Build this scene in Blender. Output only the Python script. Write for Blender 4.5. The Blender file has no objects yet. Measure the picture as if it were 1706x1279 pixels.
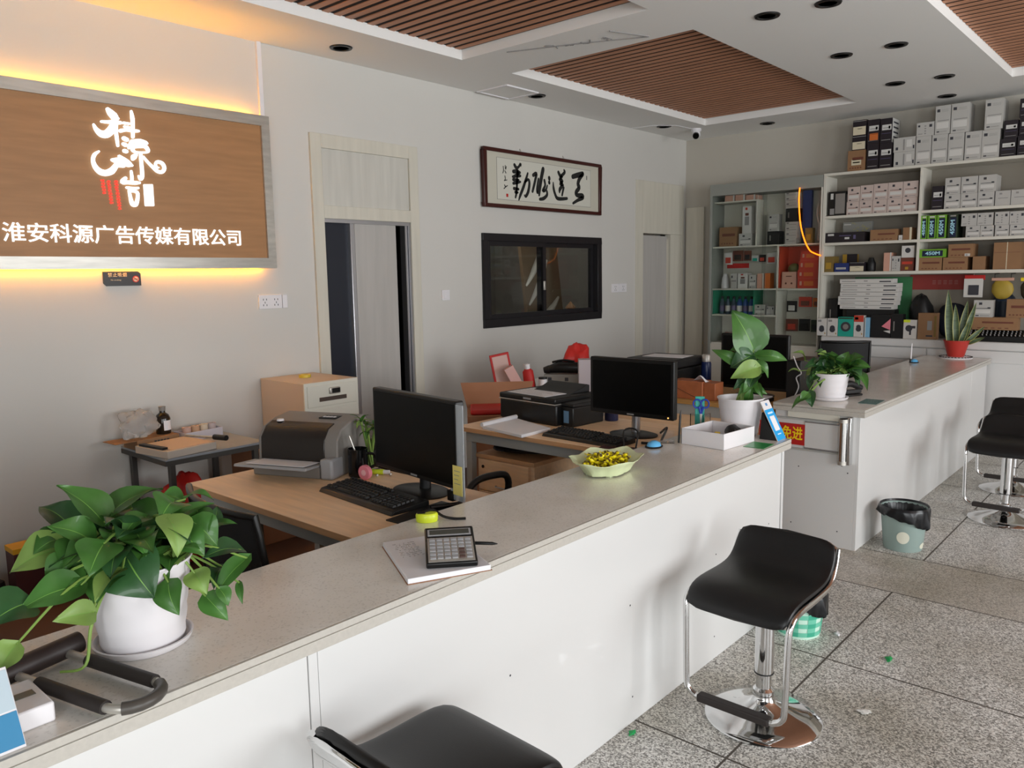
import bpy, bmesh, math, random
from mathutils import Vector, Matrix, Euler

sc = bpy.context.scene
COL = sc.collection
PI = math.pi
rad = math.radians
random.seed(11)

# ------------------------------------------------------------------ camera
CAM_H = 1.55
def cam_axes(yaw, pitch, roll):
    fwd = Vector((math.cos(yaw), math.sin(yaw), 0)); right = Vector((math.sin(yaw), -math.cos(yaw), 0)); up = Vector((0, 0, 1))
    f2 = fwd * math.cos(pitch) - up * math.sin(pitch); u2 = up * math.cos(pitch) + fwd * math.sin(pitch)
    return right * math.cos(roll) + u2 * math.sin(roll), u2 * math.cos(roll) - right * math.sin(roll), f2
_r, _u, _f = cam_axes(rad(41.5572), rad(7.758), rad(-0.9614))
cam = bpy.data.objects.new('camera', bpy.data.cameras.new('camera'))
COL.objects.link(cam)
cam.data.sensor_width = 36.0
cam.data.lens = 36.0 * 1322.05 / 1706.0
cam.data.clip_start = 0.02
cam.matrix_world = Matrix(((_r.x, _u.x, -_f.x, 0), (_r.y, _u.y, -_f.y, 0), (_r.z, _u.z, -_f.z, CAM_H), (0, 0, 0, 1)))
sc.camera = cam

# ------------------------------------------------------------------ daylight
sc.view_settings.view_transform = 'Standard'
sc.view_settings.look = 'None'
sc.view_settings.exposure = 0.0
sc.view_settings.gamma = 1.0
sc.view_settings.use_curve_mapping = False
world = bpy.data.worlds.new('daylight'); sc.world = world
world.use_nodes = True
world.node_tree.nodes['Background'].inputs[0].default_value = (0.78, 0.88, 1.0, 1)
world.node_tree.nodes['Background'].inputs[1].default_value = 0.8
# daylight coming through the glazed shop front on the customer side
def day_window(x, z, w, h, watts):
    l = bpy.data.lights.new('shop_front_daylight', 'AREA'); l.shape = 'RECTANGLE'; l.size = w; l.size_y = h
    l.energy = watts; l.color = (0.955, 0.985, 1.0)
    o = bpy.data.objects.new('shop_front_daylight', l); COL.objects.link(o)
    o.location = (x, -4.26, z); o.rotation_euler = (rad(90), 0, 0)
    return o
FRONT_OPENINGS = [(-1.4, 1.0), (2.6, 5.6)]
for (a, b), e in zip(FRONT_OPENINGS, (150, 210)):
    day_window((a + b) / 2, 1.65, b - a - 0.1, 2.4, e)
# added fill light at a made-up opening in the end wall behind the camera
o = day_window(0, 1.45, 1.9, 2.3, 95); o.location = (-2.46, -1.6, 1.45); o.rotation_euler = (rad(90), 0, rad(-90)); o.name = 'end_wall_fill'

# ------------------------------------------------------------------ helpers
def srgb(c):
    if isinstance(c, str): c = tuple(int(c[i:i + 2], 16) for i in (0, 2, 4))
    return tuple((v / 255 / 12.92) if v / 255 <= 0.04045 else ((v / 255 + 0.055) / 1.055) ** 2.4 for v in c)
_mats = {}
def M(name, col=None, rough=0.5, metal=0.0, trans=0.0, emit=0.0, var=0.0, vscale=8.0, bump=0.0, bscale=60.0, stretch=None, coat=0.0, alpha=1.0, ior=1.45):
    if name in _mats: return _mats[name]
    m = bpy.data.materials.new(name); m.use_nodes = True
    nt = m.node_tree; p = nt.nodes['Principled BSDF']
    c = srgb(col)
    p.inputs['Base Color'].default_value = (*c, 1); p.inputs['Roughness'].default_value = rough; p.inputs['Metallic'].default_value = metal
    p.inputs['Transmission Weight'].default_value = trans; p.inputs['IOR'].default_value = ior; p.inputs['Coat Weight'].default_value = coat
    p.inputs['Alpha'].default_value = alpha
    if emit:
        p.inputs['Emission Color'].default_value = (*c, 1); p.inputs['Emission Strength'].default_value = emit
    if var or bump:
        tc = nt.nodes.new('ShaderNodeTexCoord'); mp = nt.nodes.new('ShaderNodeMapping')
        nt.links.new(tc.outputs['Object'], mp.inputs['Vector'])
        if stretch: mp.inputs['Scale'].default_value = stretch
    if var:
        n = nt.nodes.new('ShaderNodeTexNoise'); n.inputs['Scale'].default_value = vscale; n.inputs['Detail'].default_value = 6
        nt.links.new(mp.outputs[0], n.inputs['Vector'])
        r = nt.nodes.new('ShaderNodeValToRGB')
        r.color_ramp.elements[0].position = 0.3; r.color_ramp.elements[1].position = 0.7
        r.color_ramp.elements[0].color = (*[v * (1 - var) for v in c], 1); r.color_ramp.elements[1].color = (*[min(1, v * (1 + var)) for v in c], 1)
        nt.links.new(n.outputs['Fac'], r.inputs[0]); nt.links.new(r.outputs[0], p.inputs['Base Color'])
    if bump:
        n2 = nt.nodes.new('ShaderNodeTexNoise'); n2.inputs['Scale'].default_value = bscale
        nt.links.new(mp.outputs[0], n2.inputs['Vector'])
        b = nt.nodes.new('ShaderNodeBump'); b.inputs['Strength'].default_value = bump; b.inputs['Distance'].default_value = 0.002
        nt.links.new(n2.outputs['Fac'], b.inputs['Height']); nt.links.new(b.outputs[0], p.inputs['Normal'])
    _mats[name] = m
    return m

class MB:
    """collects geometry of ONE mesh"""
    def __init__(s): s.v = []; s.f = []; s.fm = []; s.fs = []; s.mats = []; s.T = Matrix.Identity(4)
    def _mi(s, m):
        if m not in s.mats: s.mats.append(m)
        return s.mats.index(m)
    def add(s, vs, fs, mat, smooth=False):
        o = len(s.v); k = s._mi(mat)
        s.v += [tuple(s.T @ Vector(v)) for v in vs]
        for f in fs: s.f.append([o + i for i in f]); s.fm.append(k); s.fs.append(smooth)
        return s
    def box(s, x0, x1, y0, y1, z0, z1, mat):
        v = [(x, y, z) for z in (z0, z1) for y in (y0, y1) for x in (x0, x1)]
        return s.add(v, [(0, 2, 3, 1), (4, 5, 7, 6), (0, 1, 5, 4), (2, 6, 7, 3), (0, 4, 6, 2), (1, 3, 7, 5)], mat)
    def quad(s, a, b, c, d, mat): return s.add([a, b, c, d], [(0, 1, 2, 3)], mat)
    def cyl(s, p0, p1, r0, r1, mat, n=20, caps=True, smooth=True):
        p0 = Vector(p0); p1 = Vector(p1); a = (p1 - p0).normalized()
        u = a.orthogonal().normalized(); w = a.cross(u)
        vs = [p + (u * math.cos(2 * PI * i / n) + w * math.sin(2 * PI * i / n)) * r for p, r in ((p0, r0), (p1, r1)) for i in range(n)]
        s.add(vs, [(i, (i + 1) % n, n + (i + 1) % n, n + i) for i in range(n)], mat, smooth)
        if caps: s.add(vs, [tuple(range(n))[::-1], tuple(range(n, 2 * n))], mat)
        return s
    def lathe(s, prof, mat, n=32, c=(0, 0), smooth=True, sx=1.0, sy=1.0):
        vs = []; fs = []
        for r, z in prof:
            for i in range(n):
                a = 2 * PI * i / n; vs.append((c[0] + r * sx * math.cos(a), c[1] + r * sy * math.sin(a), z))
        for k in range(len(prof) - 1):
            for i in range(n): fs.append((k * n + i, k * n + (i + 1) % n, (k + 1) * n + (i + 1) % n, (k + 1) * n + i))
        s.add(vs, fs, mat, smooth)
        caps = []
        if prof[0][0] > 1e-5: caps.append(tuple(range(n))[::-1])
        if prof[-1][0] > 1e-5: caps.append(tuple(range((len(prof) - 1) * n, len(prof) * n)))
        if caps: s.add(vs, caps, mat)
        return s
    def tube(s, pts, r, mat, n=10, sub=0, closed=False):
        pts = [Vector(p) for p in pts]
        rs = list(r) if isinstance(r, (list, tuple)) else [r] * len(pts)
        if sub: pts, rs = spline(pts, rs, sub)
        vs = []; fs = []; N = len(pts); u = None
        for i, p in enumerate(pts):
            t = (pts[min(i + 1, N - 1)] - pts[max(i - 1, 0)])
            t = t.normalized() if t.length > 1e-9 else Vector((0, 0, 1))
            u = t.orthogonal().normalized() if u is None else (u - t * u.dot(t)).normalized()
            w = t.cross(u)
            vs += [p + (u * math.cos(2 * PI * k / n) + w * math.sin(2 * PI * k / n)) * rs[i] for k in range(n)]
        for i in range(N - 1):
            for k in range(n): fs.append((i * n + k, i * n + (k + 1) % n, (i + 1) * n + (k + 1) % n, (i + 1) * n + k))
        s.add(vs, fs, mat, True)
        s.add(vs, [tuple(range(n))[::-1], tuple(range((N - 1) * n, N * n))], mat)
        return s
    def prism(s, poly, z0, z1, mat, smooth=False):
        n = len(poly)
        vs = [(x, y, z0) for x, y in poly] + [(x, y, z1) for x, y in poly]
        s.add(vs, [tuple(range(n))[::-1], tuple(range(n, 2 * n))], mat)
        return s.add(vs, [(i, (i + 1) % n, n + (i + 1) % n, n + i) for i in range(n)], mat, smooth)
    def grid(s, fn, nu, nv, mat, smooth=True):
        vs = [fn(i / nu, j / nv) for i in range(nu + 1) for j in range(nv + 1)]
        fs = [(i * (nv + 1) + j, (i + 1) * (nv + 1) + j, (i + 1) * (nv + 1) + j + 1, i * (nv + 1) + j + 1) for i in range(nu) for j in range(nv)]
        return s.add(vs, fs, mat, smooth)
    def blob(s, c, r, mat, seed=0, amp=0.25, n=14, flat=1.0):
        """a crumpled rounded lump"""
        rn = random.Random(seed); ph = [rn.uniform(0, 6.28) for _ in range(6)]
        rx, ry, rz = (r, r, r) if not isinstance(r, tuple) else r
        def fn(u, v):
            th = PI * u; p = 2 * PI * v
            k = 1 + amp * (math.sin(3 * p + ph[0] + 2 * th) * 0.5 + math.sin(5 * p + ph[1] - 4 * th) * 0.3 + math.sin(7 * th + ph[2] + 2 * p) * 0.3) * math.sin(th)
            z = math.cos(th)
            return (c[0] + rx * k * math.sin(th) * math.cos(p), c[1] + ry * k * math.sin(th) * math.sin(p), max(c[2] - rz * flat, c[2] + rz * k * z))
        return s.grid(fn, n, n * 2, mat)
    def build(s, name, parent=None, bevel=0.0, loc=None, rot=None, seg=2, subsurf=0):
        me = bpy.data.meshes.new(name); me.from_pydata(s.v, [], s.f)
        for m in s.mats: me.materials.append(m)
        me.polygons.foreach_set('material_index', s.fm); me.polygons.foreach_set('use_smooth', s.fs)
        bm = bmesh.new(); bm.from_mesh(me); bmesh.ops.remove_doubles(bm, verts=bm.verts, dist=1e-5); bmesh.ops.recalc_face_normals(bm, faces=bm.faces); bm.to_mesh(me); bm.free()
        me.set_sharp_from_angle(angle=rad(42))
        me.update()
        o = bpy.data.objects.new(name, me); COL.objects.link(o)
        if loc is not None: o.location = loc
        if rot is not None: o.rotation_euler = rot
        if parent is not None: o.parent = parent
        if bevel:
            b = o.modifiers.new('edge', 'BEVEL'); b.width = bevel; b.segments = seg; b.limit_method = 'ANGLE'; b.angle_limit = rad(40)
        if subsurf:
            q = o.modifiers.new('smooth', 'SUBSURF'); q.levels = subsurf; q.render_levels = subsurf
        return o

def spline(pts, rs, sub):
    P = [Vector(p) for p in pts]; out = []; ro = []
    for i in range(len(P) - 1):
        p0 = P[max(i - 1, 0)]; p1 = P[i]; p2 = P[i + 1]; p3 = P[min(i + 2, len(P) - 1)]
        for k in range(sub):
            t = k / sub
            out.append(0.5 * ((2 * p1) + (p2 - p0) * t + (2 * p0 - 5 * p1 + 4 * p2 - p3) * t * t + (3 * p1 - p0 - 3 * p2 + p3) * t ** 3))
            ro.append(rs[i] * (1 - t) + rs[i + 1] * t)
    out.append(P[-1]); ro.append(rs[-1])
    return out, ro

def tag(o, label, cat, group=None):
    o['label'] = label; o['category'] = cat
    if group: o['group'] = group
    return o
def thing(name, label, cat, loc=(0, 0, 0), rz=0.0, group=None):
    o = bpy.data.objects.new(name, None); COL.objects.link(o); o.empty_display_size = 0.05
    o.location = loc; o.rotation_euler = (0, 0, rz)
    return tag(o, label, cat, group)
def struct(o): o['kind'] = 'structure'; return o
def rrect(x0, x1, y0, y1, r, n=5):
    p = []
    for cx, cy, a0 in ((x1 - r, y1 - r, 0), (x0 + r, y1 - r, 90), (x0 + r, y0 + r, 180), (x1 - r, y0 + r, 270)):
        for k in range(n + 1):
            a = rad(a0 + 90 * k / n); p.append((cx + r * math.cos(a), cy + r * math.sin(a)))
    return p
WALL = (rad(90), 0, 0)            # lettering on a surface facing -Y
SHELF = (rad(90), 0, rad(-90))    # lettering on a surface facing -X
def lettering(body, size, mat, name='lettering', parent=None, loc=(0, 0, 0), rot=(0, 0, 0), depth=0.001, bold=0.0, align='CENTER', width=None, space=1.0):
    c = bpy.data.curves.new(name, 'FONT'); c.body = body; c.size = size; c.extrude = depth; c.offset = bold
    c.align_x = align; c.align_y = 'CENTER'; c.space_character = space; c.resolution_u = 3
    t = bpy.data.objects.new(name, c); COL.objects.link(t)
    bpy.context.view_layer.update()
    me = bpy.data.meshes.new_from_object(t.evaluated_get(bpy.context.evaluated_depsgraph_get()))
    bpy.data.objects.remove(t); bpy.data.curves.remove(c)
    if width:
        xs = [v.co.x for v in me.vertices]; k = width / max(1e-6, max(xs) - min(xs))
        for v in me.vertices: v.co.x *= k
    me.materials.clear(); me.materials.append(mat)
    o = bpy.data.objects.new(name, me); COL.objects.link(o); o.location = loc; o.rotation_euler = rot
    if parent is not None: o.parent = parent
    return o
def brush(mb, strokes, mat, y, depth, ox=0.0, oz=0.0):
    """brush strokes (x, z, radius) lying on a plane facing -Y, raised by depth"""
    for st in strokes:
        P, rr = spline([Vector((a, 0, b)) for a, b, _ in st], [q for _, _, q in st], 4)
        L = []; Rr = []
        for i, p in enumerate(P):
            t = P[min(i + 1, len(P) - 1)] - P[max(i - 1, 0)]
            t = t.normalized() if t.length > 1e-9 else Vector((1, 0, 0))
            nn = Vector((-t.z, 0, t.x)); L.append(p + nn * rr[i]); Rr.append(p - nn * rr[i])
        N = len(P)
        vs = [(p.x - ox, y - depth, p.z - oz) for p in L + Rr] + [(p.x - ox, y, p.z - oz) for p in L + Rr]
        fs = []
        for i in range(N - 1):
            fs += [(i, i + 1, N + i + 1, N + i), (i, 2 * N + i, 2 * N + i + 1, i + 1), (N + i, N + i + 1, 3 * N + i + 1, 3 * N + i)]
        mb.add(vs, fs, mat)
        for p, r in ((P[0], rr[0]), (P[-1], rr[-1])):
            mb.cyl((p.x - ox, y, p.z - oz), (p.x - ox, y - depth * 0.98, p.z - oz), r, r, mat, 14)
    return mb

# ------------------------------------------------------------------ measured data (metres)
LOGO = [
     [(1.8322,2.4444,0.0105),(1.8442,2.4295,0.0191),(1.8618,2.413,0.0221),(1.8755,2.4053,0.0144),(1.8826,2.4038,0.0058)],
     [(1.7954,2.3783,0.0066),(1.826,2.3799,0.0086),(1.8595,2.3842,0.012),(1.8929,2.3837,0.0087)],
     [(1.7545,2.3591,0.0047),(1.7663,2.3348,0.0118),(1.788,2.3163,0.019),(1.8138,2.317,0.0215),(1.8391,2.339,0.0216),(1.8583,2.3698,0.0192),(1.8667,2.3851,0.012)],
     [(1.8715,2.3857,0.0087),(1.8656,2.3422,0.0087),(1.8669,2.2994,0.0087),(1.8688,2.2637,0.0068)],
     [(1.9076,2.3856,0.0068),(1.9367,2.3845,0.0068)],
     [(1.911,2.3678,0.0058),(1.9352,2.366,0.0058)],
     [(1.8896,2.3427,0.0106),(1.9194,2.3511,0.0087),(1.9586,2.351,0.0098),(1.9835,2.3525,0.0069)],
     [(1.9528,2.4516,0.0058),(1.9564,2.4159,0.0107),(1.955,2.3675,0.0088),(1.9511,2.3186,0.0088)],
     [(1.9036,2.3059,0.0117),(1.9177,2.3003,0.0117)],
     [(1.8988,2.2765,0.0097),(1.9082,2.2727,0.0117)],
     [(1.9008,2.2415,0.0107),(1.9104,2.2391,0.0107)],
     [(1.9443,2.296,0.0088),(1.9844,2.3005,0.0128),(2.0142,2.2964,0.0109),(2.024,2.2926,0.0069)],
     [(1.9442,2.2936,0.0108),(1.9323,2.268,0.0122),(1.9267,2.2602,0.0088)],
     [(1.9372,2.2686,0.0137),(1.9824,2.2758,0.0128),(2.0126,2.2766,0.0119),(2.0272,2.256,0.0099),(2.0152,2.2449,0.006),(1.9597,2.2408,0.0059),(1.9456,2.25,0.0108)],
     [(1.9611,2.2272,0.0089),(1.9477,2.2137,0.0157),(1.9419,2.2034,0.0098)],
     [(1.9856,2.2395,0.0079),(1.9855,2.2002,0.0089),(1.9862,2.1461,0.0099),(1.9835,2.1113,0.0099),(1.9734,2.0982,0.007),(1.9649,2.1172,0.004)],
     [(1.9982,2.2211,0.0059),(2.0213,2.1937,0.007),(2.0451,2.171,0.0085),(2.0693,2.1507,0.0101),(2.095,2.1478,0.0101),(2.1103,2.1692,0.0101),(2.1012,2.1936,0.0101),(2.0758,2.2012,0.0091),(2.0628,2.1876,0.007),(2.0682,2.1706,0.006),(2.0785,2.17,0.004)],
     [(1.7688,2.2247,0.0057),(1.7464,2.2059,0.0095),(1.7371,2.1768,0.0095),(1.7459,2.1446,0.0133),(1.7673,2.1227,0.0172),(1.795,2.1179,0.0173),(1.8244,2.13,0.0184),(1.8454,2.1534,0.0145),(1.8563,2.1688,0.0121)],
     [(1.8339,2.1883,0.0087),(1.8625,2.1862,0.0194),(1.8915,2.1865,0.0224),(1.9174,2.1743,0.0186),(1.9342,2.1685,0.0069)],
     [(1.8717,2.2111,0.0078),(1.8923,2.1962,0.0127)],
     [(1.8559,2.1639,0.0121),(1.8896,2.1621,0.0098)],
     [(1.9278,2.1387,0.0059),(1.9293,2.107,0.0079),(1.9269,2.0775,0.0079)],
     [(1.8943,2.0994,0.0098),(1.878,2.0787,0.0137),(1.9073,2.0785,0.0108),(1.9469,2.079,0.0109),(1.967,2.0804,0.007)],
     [(1.8977,2.0509,0.0069),(1.9345,2.0486,0.0089),(1.9572,2.0526,0.0069)],
     [(1.9089,2.037,0.0069),(1.9131,1.998,0.0089),(1.9205,1.9665,0.0124),(1.9378,1.9649,0.0124),(1.9502,1.9953,0.0089),(1.9504,2.0299,0.0089),(1.9136,2.0349,0.0069)],
]
CALLIGRAPHY = [
     [(5.9137,2.432,0.0164),(5.9865,2.4509,0.0184),(6.0603,2.4668,0.0186)],
     [(6.0659,2.4639,0.0133),(6.0144,2.4202,0.0165),(5.9914,2.3722,0.0165),(6.0081,2.3403,0.0166),(5.9626,2.2976,0.0165),(5.9736,2.2719,0.0146),(6.053,2.2702,0.0187),(6.0586,2.2539,0.0167),(5.9844,2.2262,0.0119),(5.9168,2.1959,0.0092)],
     [(5.7026,2.4535,0.0115),(5.7287,2.4237,0.0128),(5.7556,2.4322,0.0116),(5.7937,2.4611,0.0116),(5.7831,2.4795,0.0064)],
     [(5.7555,2.4258,0.0116),(5.723,2.3912,0.0128),(5.7549,2.3807,0.0161),(5.7278,2.353,0.0116),(5.7653,2.3493,0.0129),(5.7218,2.3076,0.0142),(5.7161,2.2815,0.0077)],
     [(5.7757,2.3242,0.0104),(5.7533,2.258,0.0091)],
     [(5.6275,2.3584,0.0051),(5.6319,2.3078,0.0115),(5.6573,2.252,0.0115),(5.6887,2.2251,0.0129),(5.7637,2.2263,0.0117),(5.8235,2.2331,0.0104)],
     [(5.3541,2.3998,0.0123),(5.394,2.4154,0.0136),(5.3832,2.3712,0.0112),(5.3623,2.314,0.0112),(5.3415,2.2631,0.0099)],
     [(5.4231,2.3743,0.0087),(5.4016,2.292,0.0087),(5.4109,2.2552,0.01),(5.4321,2.319,0.0087),(5.4535,2.3892,0.0087),(5.4802,2.4661,0.0087),(5.4972,2.4582,0.0075),(5.4737,2.3907,0.0088),(5.4468,2.2951,0.0088),(5.4306,2.2378,0.0088)],
     [(5.5038,2.368,0.01),(5.5132,2.3248,0.0101),(5.4819,2.2787,0.0113),(5.5228,2.2877,0.0088),(5.544,2.327,0.0063)],
     [(5.538,2.2761,0.0089),(5.5375,2.2445,0.0114),(5.4909,2.2132,0.0126),(5.44,2.2039,0.01)],
     [(5.5709,2.3952,0.0126),(5.5728,2.3859,0.0126)],
     [(5.5703,2.3573,0.0114),(5.5722,2.3512,0.0114)],
     [(5.1112,2.464,0.0108),(5.1341,2.4421,0.012),(5.1625,2.4506,0.0084),(5.1867,2.4768,0.0097),(5.1912,2.4652,0.0073)],
     [(5.0959,2.4089,0.012),(5.1427,2.4128,0.0151),(5.1709,2.4091,0.0097)],
     [(5.1804,2.4069,0.0085),(5.1231,2.3751,0.012),(5.0855,2.3661,0.0072)],
     [(5.1419,2.3766,0.0121),(5.1845,2.38,0.0085)],
     [(5.0943,2.3429,0.0108),(5.1599,2.3419,0.0097)],
     [(5.0935,2.3128,0.0096),(5.1406,2.3223,0.0109),(5.1834,2.3315,0.0073)],
     [(5.1018,2.2713,0.0109),(5.1582,2.2691,0.0085)],
     [(5.1198,2.2424,0.0109),(5.1481,2.2412,0.0073)],
     [(5.1477,2.4252,0.0072),(5.1409,2.3344,0.0097),(5.1341,2.2494,0.0097),(5.1188,2.2,0.0073)],
     [(5.2359,2.3294,0.0073),(5.2848,2.3575,0.0098),(5.3017,2.3281,0.0111),(5.2846,2.2593,0.0123),(5.2527,2.2174,0.0111),(5.2336,2.2254,0.0049)],
     [(5.2811,2.4092,0.0073),(5.2557,2.3553,0.011),(5.2155,2.2792,0.0122),(5.1808,2.2221,0.011),(5.1609,2.1813,0.0049)],
     [(4.9702,2.4395,0.003),(4.9748,2.4105,0.0035),(4.9651,2.3861,0.003)],
     [(4.9958,2.4477,0.003),(4.9996,2.4185,0.0036),(5.0093,2.443,0.0024)],
     [(4.9901,2.4059,0.003),(5.0033,2.3892,0.0036)],
     [(4.989,2.3644,0.003),(4.9948,2.3411,0.0036),(4.9816,2.3253,0.003)],
     [(4.9926,2.3291,0.003),(5.0156,2.3338,0.0024)],
     [(4.9826,2.2928,0.003),(4.9959,2.2789,0.0042),(5.0208,2.2896,0.0024)],
     [(4.9958,2.2759,0.003),(4.9772,2.2627,0.0036)],
     [(6.1268,2.4522,0.0033),(6.1266,2.4222,0.0033)],
]
POTHOS_LEAVES = [
     ((-0.052,0.021,0.271),(-0.115,0.047,0.362),0.077,0.3,0.05),
     ((-0.089,0.09,0.256),(-0.122,0.157,0.301),0.068,0.2,0.1),
     ((-0.089,-0.018,0.248),(-0.162,-0.02,0.303),0.058,-0.3,0.1),
     ((-0.041,0.049,0.266),(0.083,0.052,0.317),0.071,-0.4,0.1),
     ((-0.089,-0.072,0.256),(-0.136,-0.118,0.223),0.071,0,0.1),
     ((-0.047,-0.067,0.215),(-0.033,-0.138,0.148),0.101,0.5,0.12),
     ((0.01,-0.112,0.158),(0.004,-0.153,0.104),0.052,0.6,0.15),
     ((-0.071,-0.101,0.205),(-0.137,-0.128,0.177),0.046,0.5,0.12),
     ((-0.131,-0.055,0.181),(-0.236,-0.055,0.173),0.061,-0.3,0.12),
     ((-0.215,-0.042,0.172),(-0.286,-0.056,0.162),0.077,-0.2,0.1),
     ((-0.116,0.047,0.227),(-0.214,0.065,0.207),0.074,-0.2,0.15),
     ((-0.125,-0.014,0.212),(-0.18,-0.024,0.182),0.068,-0.2,0.2),
     ((-0.129,-0.099,0.14),(-0.198,-0.114,0.153),0.043,-0.8,0.1),
     ((-0.26,-0.11,0.129),(-0.296,-0.117,0.091),0.046,0.2,0.1),
     ((0.179,-0.095,0.174),(0.092,-0.102,0.19),0.049,0,0.12),
     ((0.18,-0.117,0.161),(0.093,-0.124,0.103),0.038,0.3,0.12),
     ((0.09,-0.101,0.1),(0.108,-0.152,0.057),0.043,0.3,0.15),
     ((0.073,-0.095,0.154),(0.074,-0.138,0.12),0.046,0.2,0.2),
     ((0.113,-0.046,0.267),(0.091,-0.102,0.21),0.052,0.2,0.2),
     ((0.033,-0.078,0.279),(0.024,-0.139,0.218),0.058,-0.4,0.2),
     ((0.008,-0.036,0.277),(-0.052,-0.065,0.26),0.043,0,0.2),
     ((-0.052,-0.022,0.257),(-0.077,-0.055,0.253),0.037,0,0.2),
     ((0.162,-0.012,0.213),(0.188,0.01,0.252),0.028,0.4,0.1),
     ((0.149,-0.039,0.229),(0.174,-0.092,0.237),0.018,0.2,0.05),
     ((0.152,-0.062,0.136),(0.109,-0.098,0.113),0.034,0.2,0.2),
     ((0.172,-0.092,0.102),(0.16,-0.119,0.065),0.015,0.5,0.1),
     ((0.042,-0.071,0.19),(0.012,-0.113,0.183),0.049,0.2,0.2),
     ((-0.076,-0.045,0.18),(-0.124,-0.09,0.156),0.074,0.2,0.15),
     ((0.07,-0.029,0.293),(0.022,-0.074,0.281),0.068,-0.3,0.2),
     ((0.018,0.046,0.278),(0.005,-0.045,0.221),0.074,0.1,0.2),
     ((-0.107,0.011,0.239),(-0.151,-0.025,0.21),0.058,-0.3,0.2),
     ((0.114,0.008,0.284),(0.153,-0.04,0.287),0.031,-0.5,0.2),
     ((0.09,0.05,0.289),(0.118,0.017,0.278),0.043,0,0.1),
     ((0.007,-0.068,0.174),(0.006,-0.11,0.133),0.043,0.4,0.15),
     ((0.096,-0.071,0.202),(0.029,-0.098,0.187),0.055,0.2,0.2),
     ((0.106,-0.13,0.119),(0.112,-0.153,0.087),0.028,-0.3,0.15),
     ((-0.021,-0.056,0.256),(-0.032,-0.117,0.231),0.058,0.1,0.2),
     ((0.088,-0.068,0.257),(0.118,-0.113,0.205),0.058,0.1,0.15),
     ((0.061,-0.079,0.239),(0.079,-0.129,0.2),0.055,0.2,0.15),
     ((0.067,-0.027,0.241),(0.098,-0.072,0.242),0.055,-0.3,0.1),
     ((-0.088,-0.007,0.213),(-0.142,-0.029,0.172),0.068,-0.3,0.15),
     ((-0.115,0.069,0.242),(-0.173,0.049,0.237),0.058,-0.2,0.15),
]
PEACE_LEAVES = [
     ((0.023,-0.048,0.397),(-0.034,0.025,0.58),0.171,0.15,0.05),
     ((0.0,-0.048,0.372),(-0.066,0.022,0.318),0.099,-0.3,0.15),
     ((-0.001,0.003,0.33),(-0.057,0.121,0.396),0.055,-0.3,0.25),
     ((0.012,-0.071,0.372),(0.087,-0.184,0.35),0.05,0.3,0.35),
     ((-0.015,-0.085,0.32),(-0.109,-0.003,0.278),0.083,-0.2,0.15),
     ((0.0,-0.07,0.29),(-0.057,-0.066,0.233),0.072,0.2,0.15),
     ((-0.013,-0.042,0.162),(-0.024,-0.066,0.229),0.041,0,0.1),
     ((0.006,-0.06,0.222),(0.013,-0.121,0.199),0.039,0.2,0.2),
     ((0.006,-0.013,0.258),(-0.05,0.012,0.218),0.044,-0.3,0.2),
     ((0.049,-0.057,0.29),(0.085,-0.086,0.311),0.039,0,0.1),
     ((0.032,0.002,0.372),(0.038,0.06,0.413),0.072,0.2,0.1),
     ((0.041,-0.04,0.379),(-0.022,0.048,0.396),0.094,0.3,0.2),
     ((0.044,-0.046,0.332),(0.081,-0.101,0.267),0.05,-0.4,0.2),
     ((-0.0,-0.046,0.239),(-0.06,-0.014,0.193),0.036,0.2,0.2),
     ((-0.012,-0.068,0.269),(-0.068,-0.043,0.208),0.05,-0.2,0.15),
     ((0.004,-0.078,0.241),(-0.014,-0.111,0.185),0.033,0.3,0.2),
]
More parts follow.
